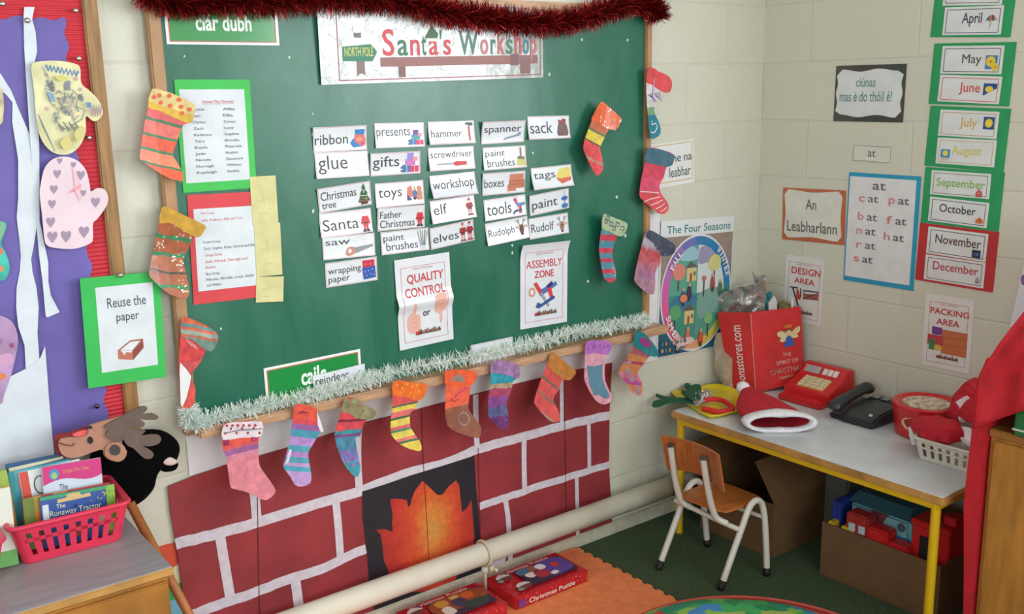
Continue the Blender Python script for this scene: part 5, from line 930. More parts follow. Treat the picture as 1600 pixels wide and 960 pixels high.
# rotated address down the side panel: text runs upwards
kk = Ink(lambda p: (p[1], p[0])); kk.text('onsstores.com', .86, .16, .68, .38, (222, 206, 200), .012); onface(kk, 'side_lettering', bagmap(0, .003), t)
k.line([(.0, .02), (.0, .98)], .012, (226, 150, 130)); onface(k, 'seam_piping', bagmap(1, .003), t)
WH = (216, 200, 150)
k = Ink(); k.draw(.5, .2, .96, .5, [('p', spl([(.42, .45), (.2, .28), (.02, .34), (.04, .5), (.16, .56), (.12, .72), (.3, .76), (.42, .62)]), WH), ('p', spl([(.58, .45), (.8, .22), (.98, .18), (.96, .4), (.86, .48), (.9, .62), (.72, .66), (.58, .6)]), WH), ('p', [(.4, .56), (.6, .56), (.76, .96), (.28, 1)], (44, 90, 170)), ('e', .5, .4, .13, .13, (216, 190, 150)), ('p', spl([(.36, .42), (.36, .28), (.5, .22), (.64, .28), (.64, .42), (.58, .32), (.42, .32)]), (110, 80, 60)), ('l', [(.34, .1), (.42, .06), (.58, .06), (.66, .1), (.58, .15), (.42, .15), (.34, .1)], .012, (214, 150, 60)), ('p', [(.44, .62), (.5, .58), (.56, .62), (.5, .72)], (190, 60, 90))]); onface(k, 'angel_print', bagmap(1, .004), t)
k = Ink(); LT = (226, 180, 170)
for tx, x0, x1, y, h in (('THE', .6, .76, .62, .045), ('SPIRIT OF', .46, .9, .715, .05), ('CHRISTMAS', .32, .96, .825, .06), ('happiness', .5, .78, .895, .035)): k.text(tx, x0, x1, y, y - h, LT, .002)
onface(k, 'lettering', bagmap(1, .004), t)
# contents of the bag
def crumple(pts, name, label, mat, amp=.012, parent=None, cat=None, seedv=0, thick=.0015, sub=10, sc=25):
    """a sheet through a grid of control points, crumpled"""
    n = len(pts); m_ = len(pts[0]); rows = [smoothpath(r, sub) for r in pts]; cols = [smoothpath([rows[j][i] for j in range(n)], sub) for i in range(len(rows[0]))]
    bm = nb(); V = [[bm.verts.new(q + Vector((noise.noise(q * sc + Vector((seedv, 0, 0))), noise.noise(q * sc + Vector((0, seedv + 7, 0))), noise.noise(q * sc + Vector((0, 0, seedv + 3))))) * amp) for q in c] for c in cols]
    for i in range(len(V) - 1):
        for j in range(len(V[0]) - 1): bm.faces.new((V[i][j], V[i + 1][j], V[i + 1][j + 1], V[i][j + 1]))
    o = obj(name, bm, mat, parent, norm=True); so = o.modifiers.new('t', 'SOLIDIFY'); so.thickness = thick
    if label and not parent: tag(o, label, cat)
    return o
FOIL = M((176, 176, 174), .3, .75, var=.15, vscale=20, bump=.7, bscale=40)
ax_ = lambda u, v, x: atX(u, v, x)
crumple([[ax_(1118, 458, -.25), ax_(1150, 450, -.235), ax_(1178, 444, -.22), ax_(1184, 440, -.2)], [ax_(1122, 474, -.25), ax_(1152, 470, -.24), ax_(1172, 468, -.22), ax_(1188, 456, -.19)], [ax_(1124, 492, -.25), ax_(1150, 496, -.235), ax_(1166, 492, -.215), ax_(1186, 478, -.18)], [ax_(1126, 520, -.24), ax_(1150, 524, -.225), ax_(1168, 520, -.21), ax_(1188, 510, -.17)]], 'foil_bag', 'silver foil bag sticking out of the red shopping bag', FOIL, .012, None, 'bag', 2)
crumple([[ax_(1176, 424, -.2), ax_(1184, 432, -.2), ax_(1195, 428, -.19)], [ax_(1178, 440, -.2), ax_(1186, 446, -.2), ax_(1196, 440, -.19)], [ax_(1182, 470, -.19), ax_(1188, 474, -.185), ax_(1196, 470, -.18)], [ax_(1184, 512, -.18), ax_(1188, 512, -.175), ax_(1194, 510, -.17)]], 'foil_strip', 'upright crumpled silver foil piece at the back of the red bag', FOIL, .006, None, 'foil', 5)
def slab(name, label, cat, px, x, th, mat, parts=()):
    Q = [atX(u, v, x) for u, v in px]; c = sum(Q, Vector()) / len(Q); mx = axes_mx(c, (0, -1, 0), (0, 0, 1))
    return tag(obj(name, sheet([(-(q.y - c.y), q.z - c.z) for q in Q], th, -th / 2), mat, None, mx), label, cat)
def slabM(name, label, cat, px, kk_, th, mat):
    Q = []
    for u, v in px:
        r_ = ray(u, v); tt = (kk_ - CAM.y - .51 * CAM.x) / (r_.y + .51 * r_.x); Q.append(CAM + r_ * tt)
    c = sum(Q, Vector()) / len(Q); ex = Vector((1, -.51, 0)).normalized(); mx = axes_mx(c, ex, (0, 0, 1)); return tag(obj(name, sheet([((q - c).dot(ex), q.z - c.z) for q in Q], th, -th / 2), mat, None, mx), label, cat)
slabM('gift_bag', 'teal patterned gift bag standing inside the red shopping bag', 'gift bag', [(1192, 462), (1204, 456), (1208, 470), (1206, 510), (1190, 510), (1188, 480)], -.225, .02, M((30, 110, 130), .4, var=.4, vscale=60))
slabM('paper_parcel', 'white folded paper parcel standing inside the red shopping bag', 'parcel', [(1200, 474), (1209, 462), (1213, 470), (1214, 520), (1202, 520)], -.25, .012, M((206, 204, 200), .6))
slabM('straw_packet', 'olive green packet inside the red bag near its right corner', 'packet', [(1216, 476), (1224, 470), (1234, 474), (1238, 520), (1216, 520)], -.245, .024, M((122, 110, 70), .9, var=.3, vscale=120, bump=.6, bscale=150))
slabM('gift_tag', 'white pointed card sticking up at the right corner of the red bag', 'card', [(1237, 462), (1240, 474), (1242, 515), (1236, 515), (1236, 476)], -.265, .003, M((220, 216, 212), .6))
PLA = bpy.data.materials.new('clear_plastic'); PLA.use_nodes = True; p = PLA.node_tree.nodes['Principled BSDF']; p.inputs['Base Color'].default_value = L4((196, 176, 150)); p.inputs['Roughness'].default_value = .2; p.inputs['Alpha'].default_value = .38
crumple([[ax_(1118, 522, -.3), ax_(1130, 520, -.27), ax_(1146, 528, -.26)], [ax_(1116, 550, -.3), ax_(1128, 552, -.28), ax_(1146, 556, -.26)], [ax_(1118, 580, -.3), ax_(1128, 584, -.3), ax_(1144, 582, -.27)], [ax_(1130, 603, -.29), ax_(1138, 605, -.29), ax_(1147, 605, -.27)]], 'plastic_bag', 'clear crumpled plastic bag tucked behind the left side of the red bag', PLA, .008, None, 'plastic bag', 8, .0008)

# toy cash register
RT = M((204, 30, 34), .35, coat=.2)
t = thing('toy_cash_register', 'red toy cash register with white keypad beside the red bag', 'cash register', Matrix.Translation((-.1, -.41, TZ + .001)))
def wedge(prof, y0, y1, bev=.004):
    bm = nb(); loft(bm, [[(x + .1, y0 + .41, z - TZ) for x, z in prof], [(x + .1, y1 + .41, z - TZ) for x, z in prof]])
    bmesh.ops.recalc_face_normals(bm, faces=bm.faces[:]); bmesh.ops.bevel(bm, geom=bm.edges[:], offset=bev, segments=2, affect='EDGES'); return bm
obj('body', wedge([(-.192, TZ + .012), (-.192, TZ + .045), (-.1, TZ + .083), (-.062, TZ + .122), (-.03, TZ + .122), (-.012, TZ)], -.512, -.305), RT, t)
obj('drawer', wedge([(-.236, TZ), (-.236, TZ + .022), (-.19, TZ + .026), (-.15, TZ + .012), (-.15, TZ)], -.508, -.312), RT, t)
def sl(y, f, lift_=.0015):  # on the two slopes
    if f <= 1: x = -.192 + .092 * f; z = TZ + .045 + .038 * f; nx, nz = -.38, .92
    else: x = -.1 + .038 * (f - 1); z = TZ + .083 + .039 * (f - 1); nx, nz = -.71, .7
    return Vector((x + .1 + nx * lift_, y + .41, z - TZ + nz * lift_))
def slopebox(y0, y1, f0, f1, h): 
    bm = nb(); loft(bm, [[sl(y0, f0, 0), sl(y1, f0, 0), sl(y1, f1, 0), sl(y0, f1, 0)], [sl(y0, f0, h), sl(y1, f0, h), sl(y1, f1, h), sl(y0, f1, h)]]); return bm
o = obj('display', slopebox(-.395, -.325, 1.22, 1.8, .003), M((176, 182, 186), .2, .3), t)
for i in range(3): obj('till_flag', slopebox(-.428 - i * .024, -.41 - i * .024, 1.25, 1.75, .004), M((224, 222, 220), .4), t)
obj('keypad', slopebox(-.47, -.35, .22, .92, .002), M((216, 168, 80), .5), t)
for i in range(4):
    for j in range(4): obj('key', slopebox(-.466 + i * .0295, -.443 + i * .0295, .25 + j * .165, .38 + j * .165, .008), M((218, 206, 168), .4), t)
# telephone
BKP = M((38, 40, 44), .35, coat=.1)
t = thing('telephone', 'black corded desk telephone between the red till and the red tub', 'telephone', Matrix.Translation((-.16, -.66, TZ + .001)))
bm = nb(); prof = [(-.125, 0), (-.125, .025), (-.06, .045), (.09, .06), (.1, 0)]
loft(bm, [[(x, -.105, z) for x, z in prof], [(x, .035, z) for x, z in prof]]); bmesh.ops.recalc_face_normals(bm, faces=bm.faces[:]); bmesh.ops.bevel(bm, geom=bm.edges[:], offset=.008, segments=3, affect='EDGES'); obj('base', bm, BKP, t)
bm = nb(); loft(bm, [[(x, .032, z) for x, z in ((-.115, 0), (-.115, .02), (.09, .04), (.095, 0))], [(x, .085, z) for x, z in ((-.115, 0), (-.115, .02), (.09, .04), (.095, 0))]]); bmesh.ops.recalc_face_normals(bm, faces=bm.faces[:]); bmesh.ops.bevel(bm, geom=bm.edges[:], offset=.006, segments=2, affect='EDGES'); obj('cradle', bm, BKP, t)
obj('handset', tube(nb(), smoothpath([(-.125, .06, .036), (-.115, .06, .046), (-.075, .06, .06), (.0, .06, .072), (.06, .06, .08), (.085, .06, .078), (.095, .06, .07)], 5), [(.010 if i in (0, 30) else .022 if i in (1, 29) else .029 - .006 * math.sin(PI * min(1, max(0, (i - 6) / 18)))) for i in range(31)], n=14, flat=.8), BKP, t, smooth=True)
for i in range(3): obj('label_strip', BX(.05, -.09 + i * .04, .0592, .085, -.058 + i * .04, .0612, .001), M((120, 122, 124), .4), t)
obj('button', lathe(nb(), [(.007, .036), (.0075, .04), (.004, .043)], 12, (-.085, -.07)), M((206, 204, 196), .4), t)
# round tub
t = thing('sweet_tub', 'round red lidded sweet tub beside the white basket on the table', 'tub', Matrix.Translation((-.168, -.895, TZ + .001)))
RL = M((196, 26, 36), .3, coat=.3)
obj('tub_body', lathe(nb(), [(.096, 0), (.101, .004), (.108, .092)], 40), RL, t, smooth=False)
bm = nb(); lathe(bm, [(.1125, .084), (.1135, .104), (.1135, .112), (.109, .116), (.1, .112), (.095, .109)], 40); obj('lid', bm, RL, t)
bm = nb(); lathe(bm, [(.078, .1092), (.078, .1112)], 36); o = obj('lid_label', bm, M((190, 170, 150), .35, var=.35, vscale=45), t)
def cyl(rz):
    def f(a, v): z = .012 + .076 * (1 - v); r = .1012 + .007 * (z / .092) + .0012; return Vector((r * math.cos(a), r * math.sin(a), z))
    return f
k = Ink(); A0, A1 = PI * 1.42, PI * .88
am = lambda s: A1 + (A0 - A1) * s
k.poly([(am(s), v) for s, v in ell(.36, .42, .3, .34, 28)], (216, 196, 160)); k.poly([(am(s), v) for s, v in spl([(.3, .62), (.5, .55), (.66, .72), (.54, .9), (.36, .86)])], (200, 110, 90)); k.poly([(am(s), v) for s, v in ell(.5, .72, .07, .1, 12)], (150, 150, 140)); onface(k, 'label', cyl(0), t)
k = Ink(lambda p: (am(p[0]), p[1])); k.text('Celebra', .13, .6, .48, .26, (110, 60, 50), .012); f_ = cyl(0); onface(k, 'lettering', lambda a, v: f_(a, v) * 1.004, t)
# white basket with hats
def basket(label, x0, y0, x1, y1, z0, h, mat, group=None, nsl=12, inset=.022, ang=0, th=.004, rim=.007, name='basket', round_=.02, slots=True):
    """tapered plastic basket with slotted sides; x along the long front"""
    cx, cy = (x0 + x1) / 2, (y0 + y1) / 2; mx = Matrix.Translation((cx, cy, z0)) @ Matrix.Rotation(ang, 4, 'Z')
    t = thing(name, label, 'basket', mx, group); W, D = (x1 - x0) / 2, (y1 - y0) / 2
    def rr(s, z):
        w = W - inset * (1 - s); d = D - inset * (1 - s); r = round_; o = []
        for qx, qy, a0 in ((1, 1, 0), (-1, 1, PI / 2), (-1, -1, PI), (1, -1, 1.5 * PI)):
            for i in range(6): a = a0 + PI / 2 * i / 5; o.append(Vector((qx * (w - r) + r * math.cos(a), qy * (d - r) + r * math.sin(a), z)))
        return o
    bm = nb(); loft(bm, [rr(0, 0), rr(.04, th), ], True, True); obj('floor_panel', bm, mat, t)
    bm = nb(); lo = rr(.06, th); a = rr(.2, h * .2); b = rr(.82, h * .82); c_ = rr(1, h)
    for q0, q1 in ((lo, a), (b, c_)):
        A, B = ring(bm, q0), ring(bm, q1); bridge(bm, A, B)
    for i in range(24):
        j = (i + 1) % 24; L_ = (a[j] - a[i]).length
        if L_ < .03:
            bm.faces.new([bm.verts.new(v) for v in (a[i], a[j], b[j], b[i])]); continue
        n = max(2, int(L_ / (2 * W) * nsl * 1.0)); 
        for s in range(n + 1):
            for (f0, f1, g0, g1) in (((s - .28) / n, (s + .28) / n, 0, .62), ((s - .28) / n, (s + .28) / n, .62, .72), ((s - .28) / n, (s + .28) / n, .72, 1)):
                f0 = max(0, f0); f1 = min(1, f1)
                if f1 <= f0: continue
                P_ = lambda f, g: a[i].lerp(a[j], f).lerp(b[i].lerp(b[j], f), g)
                bm.faces.new([bm.verts.new(v) for v in (P_(f0, g0), P_(f1, g0), P_(f1, g1), P_(f0, g1))])
        bm.faces.new([bm.verts.new(v) for v in (a[i].lerp(b[i], .6), a[j].lerp(b[j], .6), a[j].lerp(b[j], .74), a[i].lerp(b[i], .74))])
    bmesh.ops.remove_doubles(bm, verts=bm.verts[:], dist=1e-5)
    o = obj('slotted_side', bm, mat, t); so = o.modifiers.new('t', 'SOLIDIFY'); so.thickness = th * .7; so.offset = -1
    bm = nb(); tube(bm, [v + Vector((0, 0, 0)) for v in c_], rim, 8, closed=True, flat=.8); obj('rim', bm, mat, t, smooth=True)
    return t
WPL = M((206, 202, 190), .35, var=.04, vscale=20)
# long side runs along the table: build along x then turn it
wb = basket('white slotted plastic basket holding red hats at the table end', -.425, -1.245, -.215, -1.0, TZ + .001, .072, WPL, nsl=9, ang=0, inset=.012)
def lump(name, label, blobs, mat, cat, trim=(), sc=18, amp=.012):
    t = thing(name, label, cat, Matrix.Translation(blobs[0][0]), 'red hats piled in the white basket'); o0 = Vector(blobs[0][0])
    bm = nb()
    def metab(bl): pass
    P = [Vector(b[0]) - o0 for b in blobs]; tube(bm, smoothpath(P, 7), [max(.004, r) for r in [x for i in range(len(blobs) - 1) for x in [blobs[i][1] + (blobs[i + 1][1] - blobs[i][1]) * k / 7 for k in range(7)]] + [blobs[-1][1]]], 22, flat=blobs[0][2] if len(blobs[0]) > 2 else .7)
    for v in bm.verts: v.co += Vector((noise.noise(v.co * sc), noise.noise(v.co * sc + Vector((5, 0, 0))), noise.noise(v.co * sc + Vector((0, 9, 0))))) * amp + Vector((0, 0, .006 * noise.noise(Vector((v.co.x * 60, v.co.y * 14, v.co.z * 40)))))
    o = obj('hat_body', bm, mat, t, smooth=True); sm = o.modifiers.new('s', 'SUBSURF'); sm.levels = sm.render_levels = 1
    for pts in trim:
        Q = [[Vector(q) - o0 for q in r] for r in pts]; c = crumple(Q, 'fur_trim', None, FUR, .004, t, None, 3, .006, 6); c['label'] = 'white fur trim'
    return t
X = lambda u, v, x: atX(u, v, x)
lump('santa_hat', 'red hat slumped over the front of the white basket with white trim', [(X(1436, 656, -.30), .02, .75), (X(1444, 664, -.33), .042), (X(1458, 672, -.36), .058), (X(1480, 676, -.385), .056), (X(1494, 684, -.40), .03)], HR, 'hat', [[[X(1498, 668, -.37), X(1512, 668, -.36), X(1521, 676, -.36)], [X(1500, 678, -.38), X(1510, 686, -.375), X(1518, 690, -.37)], [X(1504, 684, -.39), X(1512, 694, -.385), X(1518, 704, -.38)]], [[X(1419, 668, -.33), X(1424, 668, -.335)], [X(1422, 682, -.36), X(1428, 680, -.365)], [X(1424, 694, -.40), X(1431, 694, -.402)]]])
lump('santa_hat', 'red hat heaped at the back of the white basket with a white fold', [(X(1494, 656, -.22), .03, .8), (X(1500, 642, -.21), .042), (X(1508, 624, -.18), .045), (X(1522, 606, -.16), .035), (X(1528, 600, -.16), .02)], HR, 'hat', [[[X(1493, 628, -.3), X(1508, 620, -.29), X(1514, 626, -.29)], [X(1499, 640, -.3), X(1507, 640, -.295), X(1512, 642, -.29)], [X(1498, 655, -.3), X(1502, 662, -.3), X(1508, 660, -.29)]]])
lump('santa_hat', 'red hat folded at the right end of the white basket beside the red cloth', [(X(1512, 656, -.3), .035, .9), (X(1520, 640, -.29), .04), (X(1528, 628, -.28), .03), (X(1534, 620, -.28), .015)], HR, 'hat')
# ---------------------------------------------------------------- child's chair
PLY = M((170, 98, 44), .4, var=.12, vscale=14, coat=.15, stretch=(1, 6, 1), name='varnished_plywood')
CW = M((206, 202, 192), .35); BLK = M((22, 22, 24), .6)
c0 = Vector((-.76, -.46, 0))
t = thing('child_chair', 'small plywood child chair with white tubular legs pushed toward the table', 'chair', Matrix.Translation(c0))
R_ = lambda pts, r, **k: tube(nb(), smoothpath([Vector(p) - c0 for p in pts], 8), r, **k)
near = [(-.855, -.58, .02), (-.81, -.581, .11), (-.765, -.583, .2), (-.735, -.585, .262), (-.712, -.587, .286), (-.69, -.59, .29), (-.672, -.594, .272), (-.662, -.6, .22), (-.658, -.608, .12), (-.656, -.614, .02)]
far = [(-.912, -.337, .02), (-.86, -.335, .11), (-.81, -.334, .2), (-.775, -.333, .262), (-.75, -.333, .286), (-.725, -.332, .29), (-.7, -.33, .275), (-.68, -.328, .22), (-.66, -.325, .12), (-.643, -.322, .02)]
for i, P in enumerate((near, far)):
    j = 5
    obj('leg', R_(P[:j + 1], .0115), CW, t, smooth=True); obj('leg', R_(P[j:], .0115), CW, t, smooth=True)
    for q, p1 in ((P[0], P[1]), (P[-1], P[-2])):
        d = (Vector(p1) - Vector(q)).normalized(); bm = nb(); tube(bm, [Vector(q) - c0 - d * .022, Vector(q) - c0 - d * .018, Vector(q) - c0 + d * .012], [.010, .0135, .0128], 14)
        for v in bm.verts: v.co.z = max(v.co.z, .0005)
        f = obj('rubber_foot', bm, BLK, t, smooth=True); f['label'] = 'black rubber foot'
for nm, P in (('back_upright', [(-.9, -.368, .478), (-.885, -.366, .41), (-.862, -.364, .32), (-.845, -.366, .268), (-.832, -.376, .246), (-.822, -.40, .236)]), ('back_upright', [(-.9, -.52, .475), (-.885, -.52, .41), (-.855, -.52, .3), (-.835, -.522, .252), (-.82, -.533, .232), (-.805, -.553, .222)])):
    obj(nm, R_(P, .0115), CW, t, smooth=True); q = Vector(P[0]) - c0
    bm = nb(); tube(bm, [q + Vector((.001, 0, -.004)), q + Vector((-.001, 0, .007))], .0115, 14); obj('end_cap', bm, M((72, 72, 74), .5), t)
obj('cross_rail', R_([(-.836, -.335, .246), (-.826, -.40, .238), (-.805, -.5, .22), (-.775, -.583, .2)], .0095), CW, t, smooth=True)
obj('cross_rail', R_([(-.685, -.33, .225), (-.675, -.46, .222), (-.663, -.598, .22)], .008), CW, t, smooth=True)
bm = nb(); P = spl([(-.842, -.37), (-.848, -.46), (-.83, -.548), (-.79, -.562), (-.66, -.562), (-.618, -.54), (-.61, -.46), (-.615, -.37), (-.66, -.352), (-.79, -.35)], 5)
rings = [[Vector((x - c0.x, y - c0.y, .266 + dz + .016 * max(0, (-(x + .8)) / .05) * .3 - .01 * max(0, (x + .66) / .05))) for x, y in P] for dz in (0, .004, .010)]
loft(bm, rings); obj('seat', bm, PLY, t)
bm = nb(); rows = []
nu = 12; nv = 6
def bk(u, v, th):
    y = -.33 - .262 * u; w = 4 * (u - .5) ** 2
    z = .385 + .125 * v - .015 * w * (1 - v); x = -.893 + .034 * (1 - v) - .028 * w + th
    e = .006 * (1 if v < .01 or v > .99 else 0); return Vector((x, y, z)) - c0
G = [[[bm.verts.new(bk(u / nu, v / nv, th)) for u in range(nu + 1)] for v in range(nv + 1)] for th in (.012, .021)]
for s in (0, 1):
    for v in range(nv):
        for u in range(nu): bm.faces.new((G[s][v][u], G[s][v][u + 1], G[s][v + 1][u + 1], G[s][v + 1][u]))
for v in range(nv):
    for u in (0, nu): bm.faces.new((G[0][v][u], G[0][v + 1][u], G[1][v + 1][u], G[1][v][u]))
for u in range(nu):
    for v in (0, nv): bm.faces.new((G[0][v][u], G[0][v][u + 1], G[1][v][u + 1], G[1][v][u]))
obj('backrest', bm, PLY, t, smooth=False)

# ---------------------------------------------------------------- boxes and toys under the table
CARD = M((106, 76, 46), .8, var=.06, vscale=10, name='brown_cardboard')
def carton(label, x0, y0, x1, y1, h, flaps=()):
    cx, cy = (x0 + x1) / 2, (y0 + y1) / 2; t = thing('cardboard_box', label, 'box', Matrix.Translation((cx, cy, .001))); W, D, e = (x1 - x0) / 2, (y1 - y0) / 2, .005
    bm = nb(); box(bm, -W, -D, 0, W, D, e); box(bm, -W, -D, e, -W + e, D, h); box(bm, W - e, -D, e, W, D, h); box(bm, -W + e, -D, e, W - e, -D + e, h); box(bm, -W + e, D - e, e, W - e, D, h)
    obj('box_body', bm, CARD, t)
    for side, ln, a in flaps:
        bm = nb()
        if side == 'R': o_, u_, w_ = Vector((0, -D + e / 2, h)), Vector((1, 0, 0)), W
        elif side == 'L': o_, u_, w_ = Vector((0, D - e / 2, h)), Vector((-1, 0, 0)), W
        elif side == 'F': o_, u_, w_ = Vector((-W + e / 2, 0, h)), Vector((0, -1, 0)), D
        else: o_, u_, w_ = Vector((W - e / 2, 0, h)), Vector((0, 1, 0)), D
        out = Vector((u_.y, -u_.x, 0)); dr = out * math.cos(a) + Vector((0, 0, 1)) * math.sin(a); nn = u_.cross(dr).normalized() * e * .4
        q = [o_ - u_ * w_ * .98, o_ + u_ * w_ * .98, o_ + u_ * w_ * .95 + dr * ln, o_ - u_ * w_ * .95 + dr * ln]
        loft(bm, [[v - nn for v in q], [v + nn for v in q]]); obj('flap', bm, CARD, t)
    return t
carton('large open cardboard box under the table behind the child chair', -.535, -.545, -.13, -.19, .21, (('R', .17, PI * .7), ('L', .15, PI * .4), ('B', .15, PI * .5)))
carton('open cardboard box full of toys under the right end of the table', -.5, -1.17, -.14, -.725, .2)
def boxy(name, label, cat, mat, bxs, mx=None, parts=()):
    bm = nb()
    for b in bxs: box(bm, *b)
    return tag(obj(name, bm, mat, None, mx), label, cat)
# teal toy van
t = thing('toy_van', 'teal and pale blue toy van on top of the toys in the box', 'toy', Matrix.Translation((-.342, -.9, .172)) @ Matrix.Rotation(-.05, 4, 'X') @ Matrix.Rotation(-.12, 4, 'Z'))
TL_ = M((120, 176, 184), .4)
bm = nb(); box(bm, -.07, -.125, -.05, .07, .125, .1, .012); obj('van_body', bm, TL_, t)
bm = nb(); loft(bm, [[(-.074, -.13, .1), (.074, -.13, .1), (.074, .13, .1), (-.074, .13, .1)], [(-.04, -.11, .135), (.05, -.11, .135), (.05, .11, .135), (-.04, .11, .135)]]); obj('roof', bm, M((40, 84, 96), .5), t)
obj('stripe', BX(-.0735, -.124, .02, -.0695, .124, .036), M((40, 110, 170), .4), t)
for y in (-.06, .075): obj('wheel', T([(-.076, y, -.045), (-.05, y, -.045)], .028, n=16), M((40, 44, 52), .6), t)
bm = nb(); loft(bm, [[(-.0745, .03, .095), (-.0745, -.04, .095), (-.0745, -.01, .05)], [(-.0705, .03, .095), (-.0705, -.04, .095), (-.0705, -.01, .05)]]); obj('pennant', bm, M((120, 56, 60), .5), t)
for y in (-.095, .085): obj('porthole', T([(-.0745, y, .07), (-.0705, y, .07)], .015, n=14), M((70, 90, 110), .3), t)
# red toy train
t = thing('toy_train', 'red plastic toy train with a windowed cab in the cardboard toy box', 'toy', Matrix.Translation((-.458, -.925, .148)))
RP = M((196, 34, 36), .35)
obj('cab', BX(-.03, .03, 0, .03, .115, .118, .006), M((160, 44, 44), .4), t)
for y in (.05, .088): obj('window', BX(-.0325, y - .011, .055, -.028, y + .013, .083), M((176, 196, 206), .3), t)
bm = nb(); box(bm, -.03, -.045, 0, .03, .03, .092, .006); box(bm, -.03, -.12, 0, .03, -.045, .062, .006); box(bm, -.03, -.17, 0, .03, -.12, .03, .005); obj('engine_body', bm, RP, t)
boxy('toy_brick', 'yellow toy brick at the front edge of the box below the train cab', 'toy', M((206, 170, 40), .4), [(-.492, -.845, .18, -.46, -.795, .207, .003)])
boxy('toy_brick', 'small yellow toy brick at the left front corner of the toy box', 'toy', M((206, 170, 40), .4), [(-.492, -.768, .18, -.45, -.742, .208, .003)])
t = thing('toy_building', 'red plastic toy tower behind the yellow table leg in the toy box', 'toy', Matrix.Translation((-.385, -1.092, .085)))
bm = nb(); box(bm, -.06, -.07, 0, .06, .06, .2, .004); obj('wall_block', bm, RP, t); bm = nb(); box(bm, -.065, -.075, .2, .065, .065, .22, .004); box(bm, -.03, -.07, .22, .03, -.03, .25, .003); obj('turret', bm, RP, t); obj('doorway', BX(-.062, -.03, .05, -.058, .03, .17), M((30, 26, 30), .6), t)
boxy('toy_crate', 'blue plastic toy crate at the left end of the cardboard toy box', 'toy', M((34, 54, 140), .4), [(-.46, -.757, .1, -.3, -.734, .275, .004), (-.46, -.772, .1, -.44, -.757, .275, .004)])
boxy('dark_case', 'dark blue plastic case at the right end of the toy box', 'case', M((26, 34, 58), .5), [(-.31, -1.155, .12, -.17, -1.02, .25, .012), (-.28, -1.13, .25, -.2, -1.04, .262, .004)])
boxy('storage_tin', 'grey metal tin between the two cardboard boxes under the table', 'tin', M((92, 96, 94), .4, .3), [(-.3, -.69, .001, -.2, -.59, .3, .006), (-.303, -.693, .3, -.197, -.587, .318, .005)])

# ---------------------------------------------------------------- foam mat, puzzle boxes, cushion
ORG = M((236, 134, 82), .75, var=.05, vscale=40, bump=.25, bscale=300, name='orange_foam')
pts = [(-2.45, -.03), (-2.45, -1.9)]; y = -1.9
pts += [(-1.055, -1.9)]
step = .052; i = 0
while y < -.06:
    pts += [(-1.055, y + .012), (-1.046, y + .010), (-1.044, y + .020), (-1.044, y + .032), (-1.046, y + .040), (-1.055, y + .038)]; y += step
pts += [(-1.055, -.028)]
bm = sheet(pts, .014, .001); tag(obj('foam_mat', bm, ORG), 'orange interlocking foam floor mat with toothed edge beside the green carpet', 'mat')
PZR = rampmat('puzzle_red', (0, 0), (1, 0), [(0, (190, 30, 42)), (1, (190, 30, 42))], 0, 30, True, .35, coat=.4)
def puzzle(label, x0, x1, y0, y1, z, pic, ang=0):
    W, D, h = (x1 - x0) / 2, (y1 - y0) / 2, .044
    t = thing('puzzle_box', label, 'puzzle box', Matrix.Translation(((x0 + x1) / 2, (y0 + y1) / 2, z)) @ Matrix.Rotation(ang, 4, 'Z'), 'Christmas puzzle boxes')
    obj('box_body', BX(-W, -D, 0, W, D, h, .002), PZR, t)
    f = lambda p: (-W + p[0] * 2 * W, D - p[1] * 2 * D)
    k = Ink(f, h + .0006); random.seed(int(x0 * 100))
    for i in range(60): k.ell(random.random() * .96 + .02, random.random() * .94 + .03, .006, .01, (226, 150, 150), 6)
    k.rect(.3, .2, .93, .88, (60, 40, 70))
    for c, s in pic: k.poly([(.3 + .63 * px, .2 + .68 * py) for px, py in spl(s)], c)
    for cx, cy in ((.13, .28), (.2, .76)):
        k.poly(spl([(cx - .08, cy - .02), (cx - .02, cy - .12), (cx + .06, cy - .1), (cx + .1, cy - .02), (cx + .06, cy + .03), (cx - .02, cy + .05)]), (206, 196, 190)); k.poly(spl([(cx - .06, cy + .02), (cx + .06, cy - .01), (cx + .11, cy + .08), (cx - .02, cy + .14)]), (110, 60, 60)); k.poly(spl([(cx - .09, cy + .05), (cx - .03, cy + .07), (cx - .05, cy + .15), (cx - .1, cy + .12)]), (120, 150, 130)); k.poly(spl([(cx + .05, cy - .14), (cx + .1, cy - .12), (cx + .09, cy - .05)]), (70, 60, 90))
    k.build('cover_picture', t)
    k = Ink(f, h + .0085 * .2); k.text('Christmas Puzzle', .14, .84, .14, .05, (226, 200, 200), .02); k.build('lid_lettering', t)
    g = lambda p: (-W + p[0] * 2 * W, p[1] * h)
    k = Ink(g, .0006)
    for i in range(40): k.ell(random.random() * .98 + .01, random.random() * .8 + .1, .005, .05, (230, 170, 170), 6)
    k.z += .0003; k.text('Christmas Puzzle', .16, .8, .3, .66, (232, 214, 206), .02); k.rect(.02, .2, .12, .8, (120, 60, 130))
    k.build('side_lettering', t, mx=axes_mx((0, -D - .0001, 0), (1, 0, 0), (0, 0, 1)))
    return t
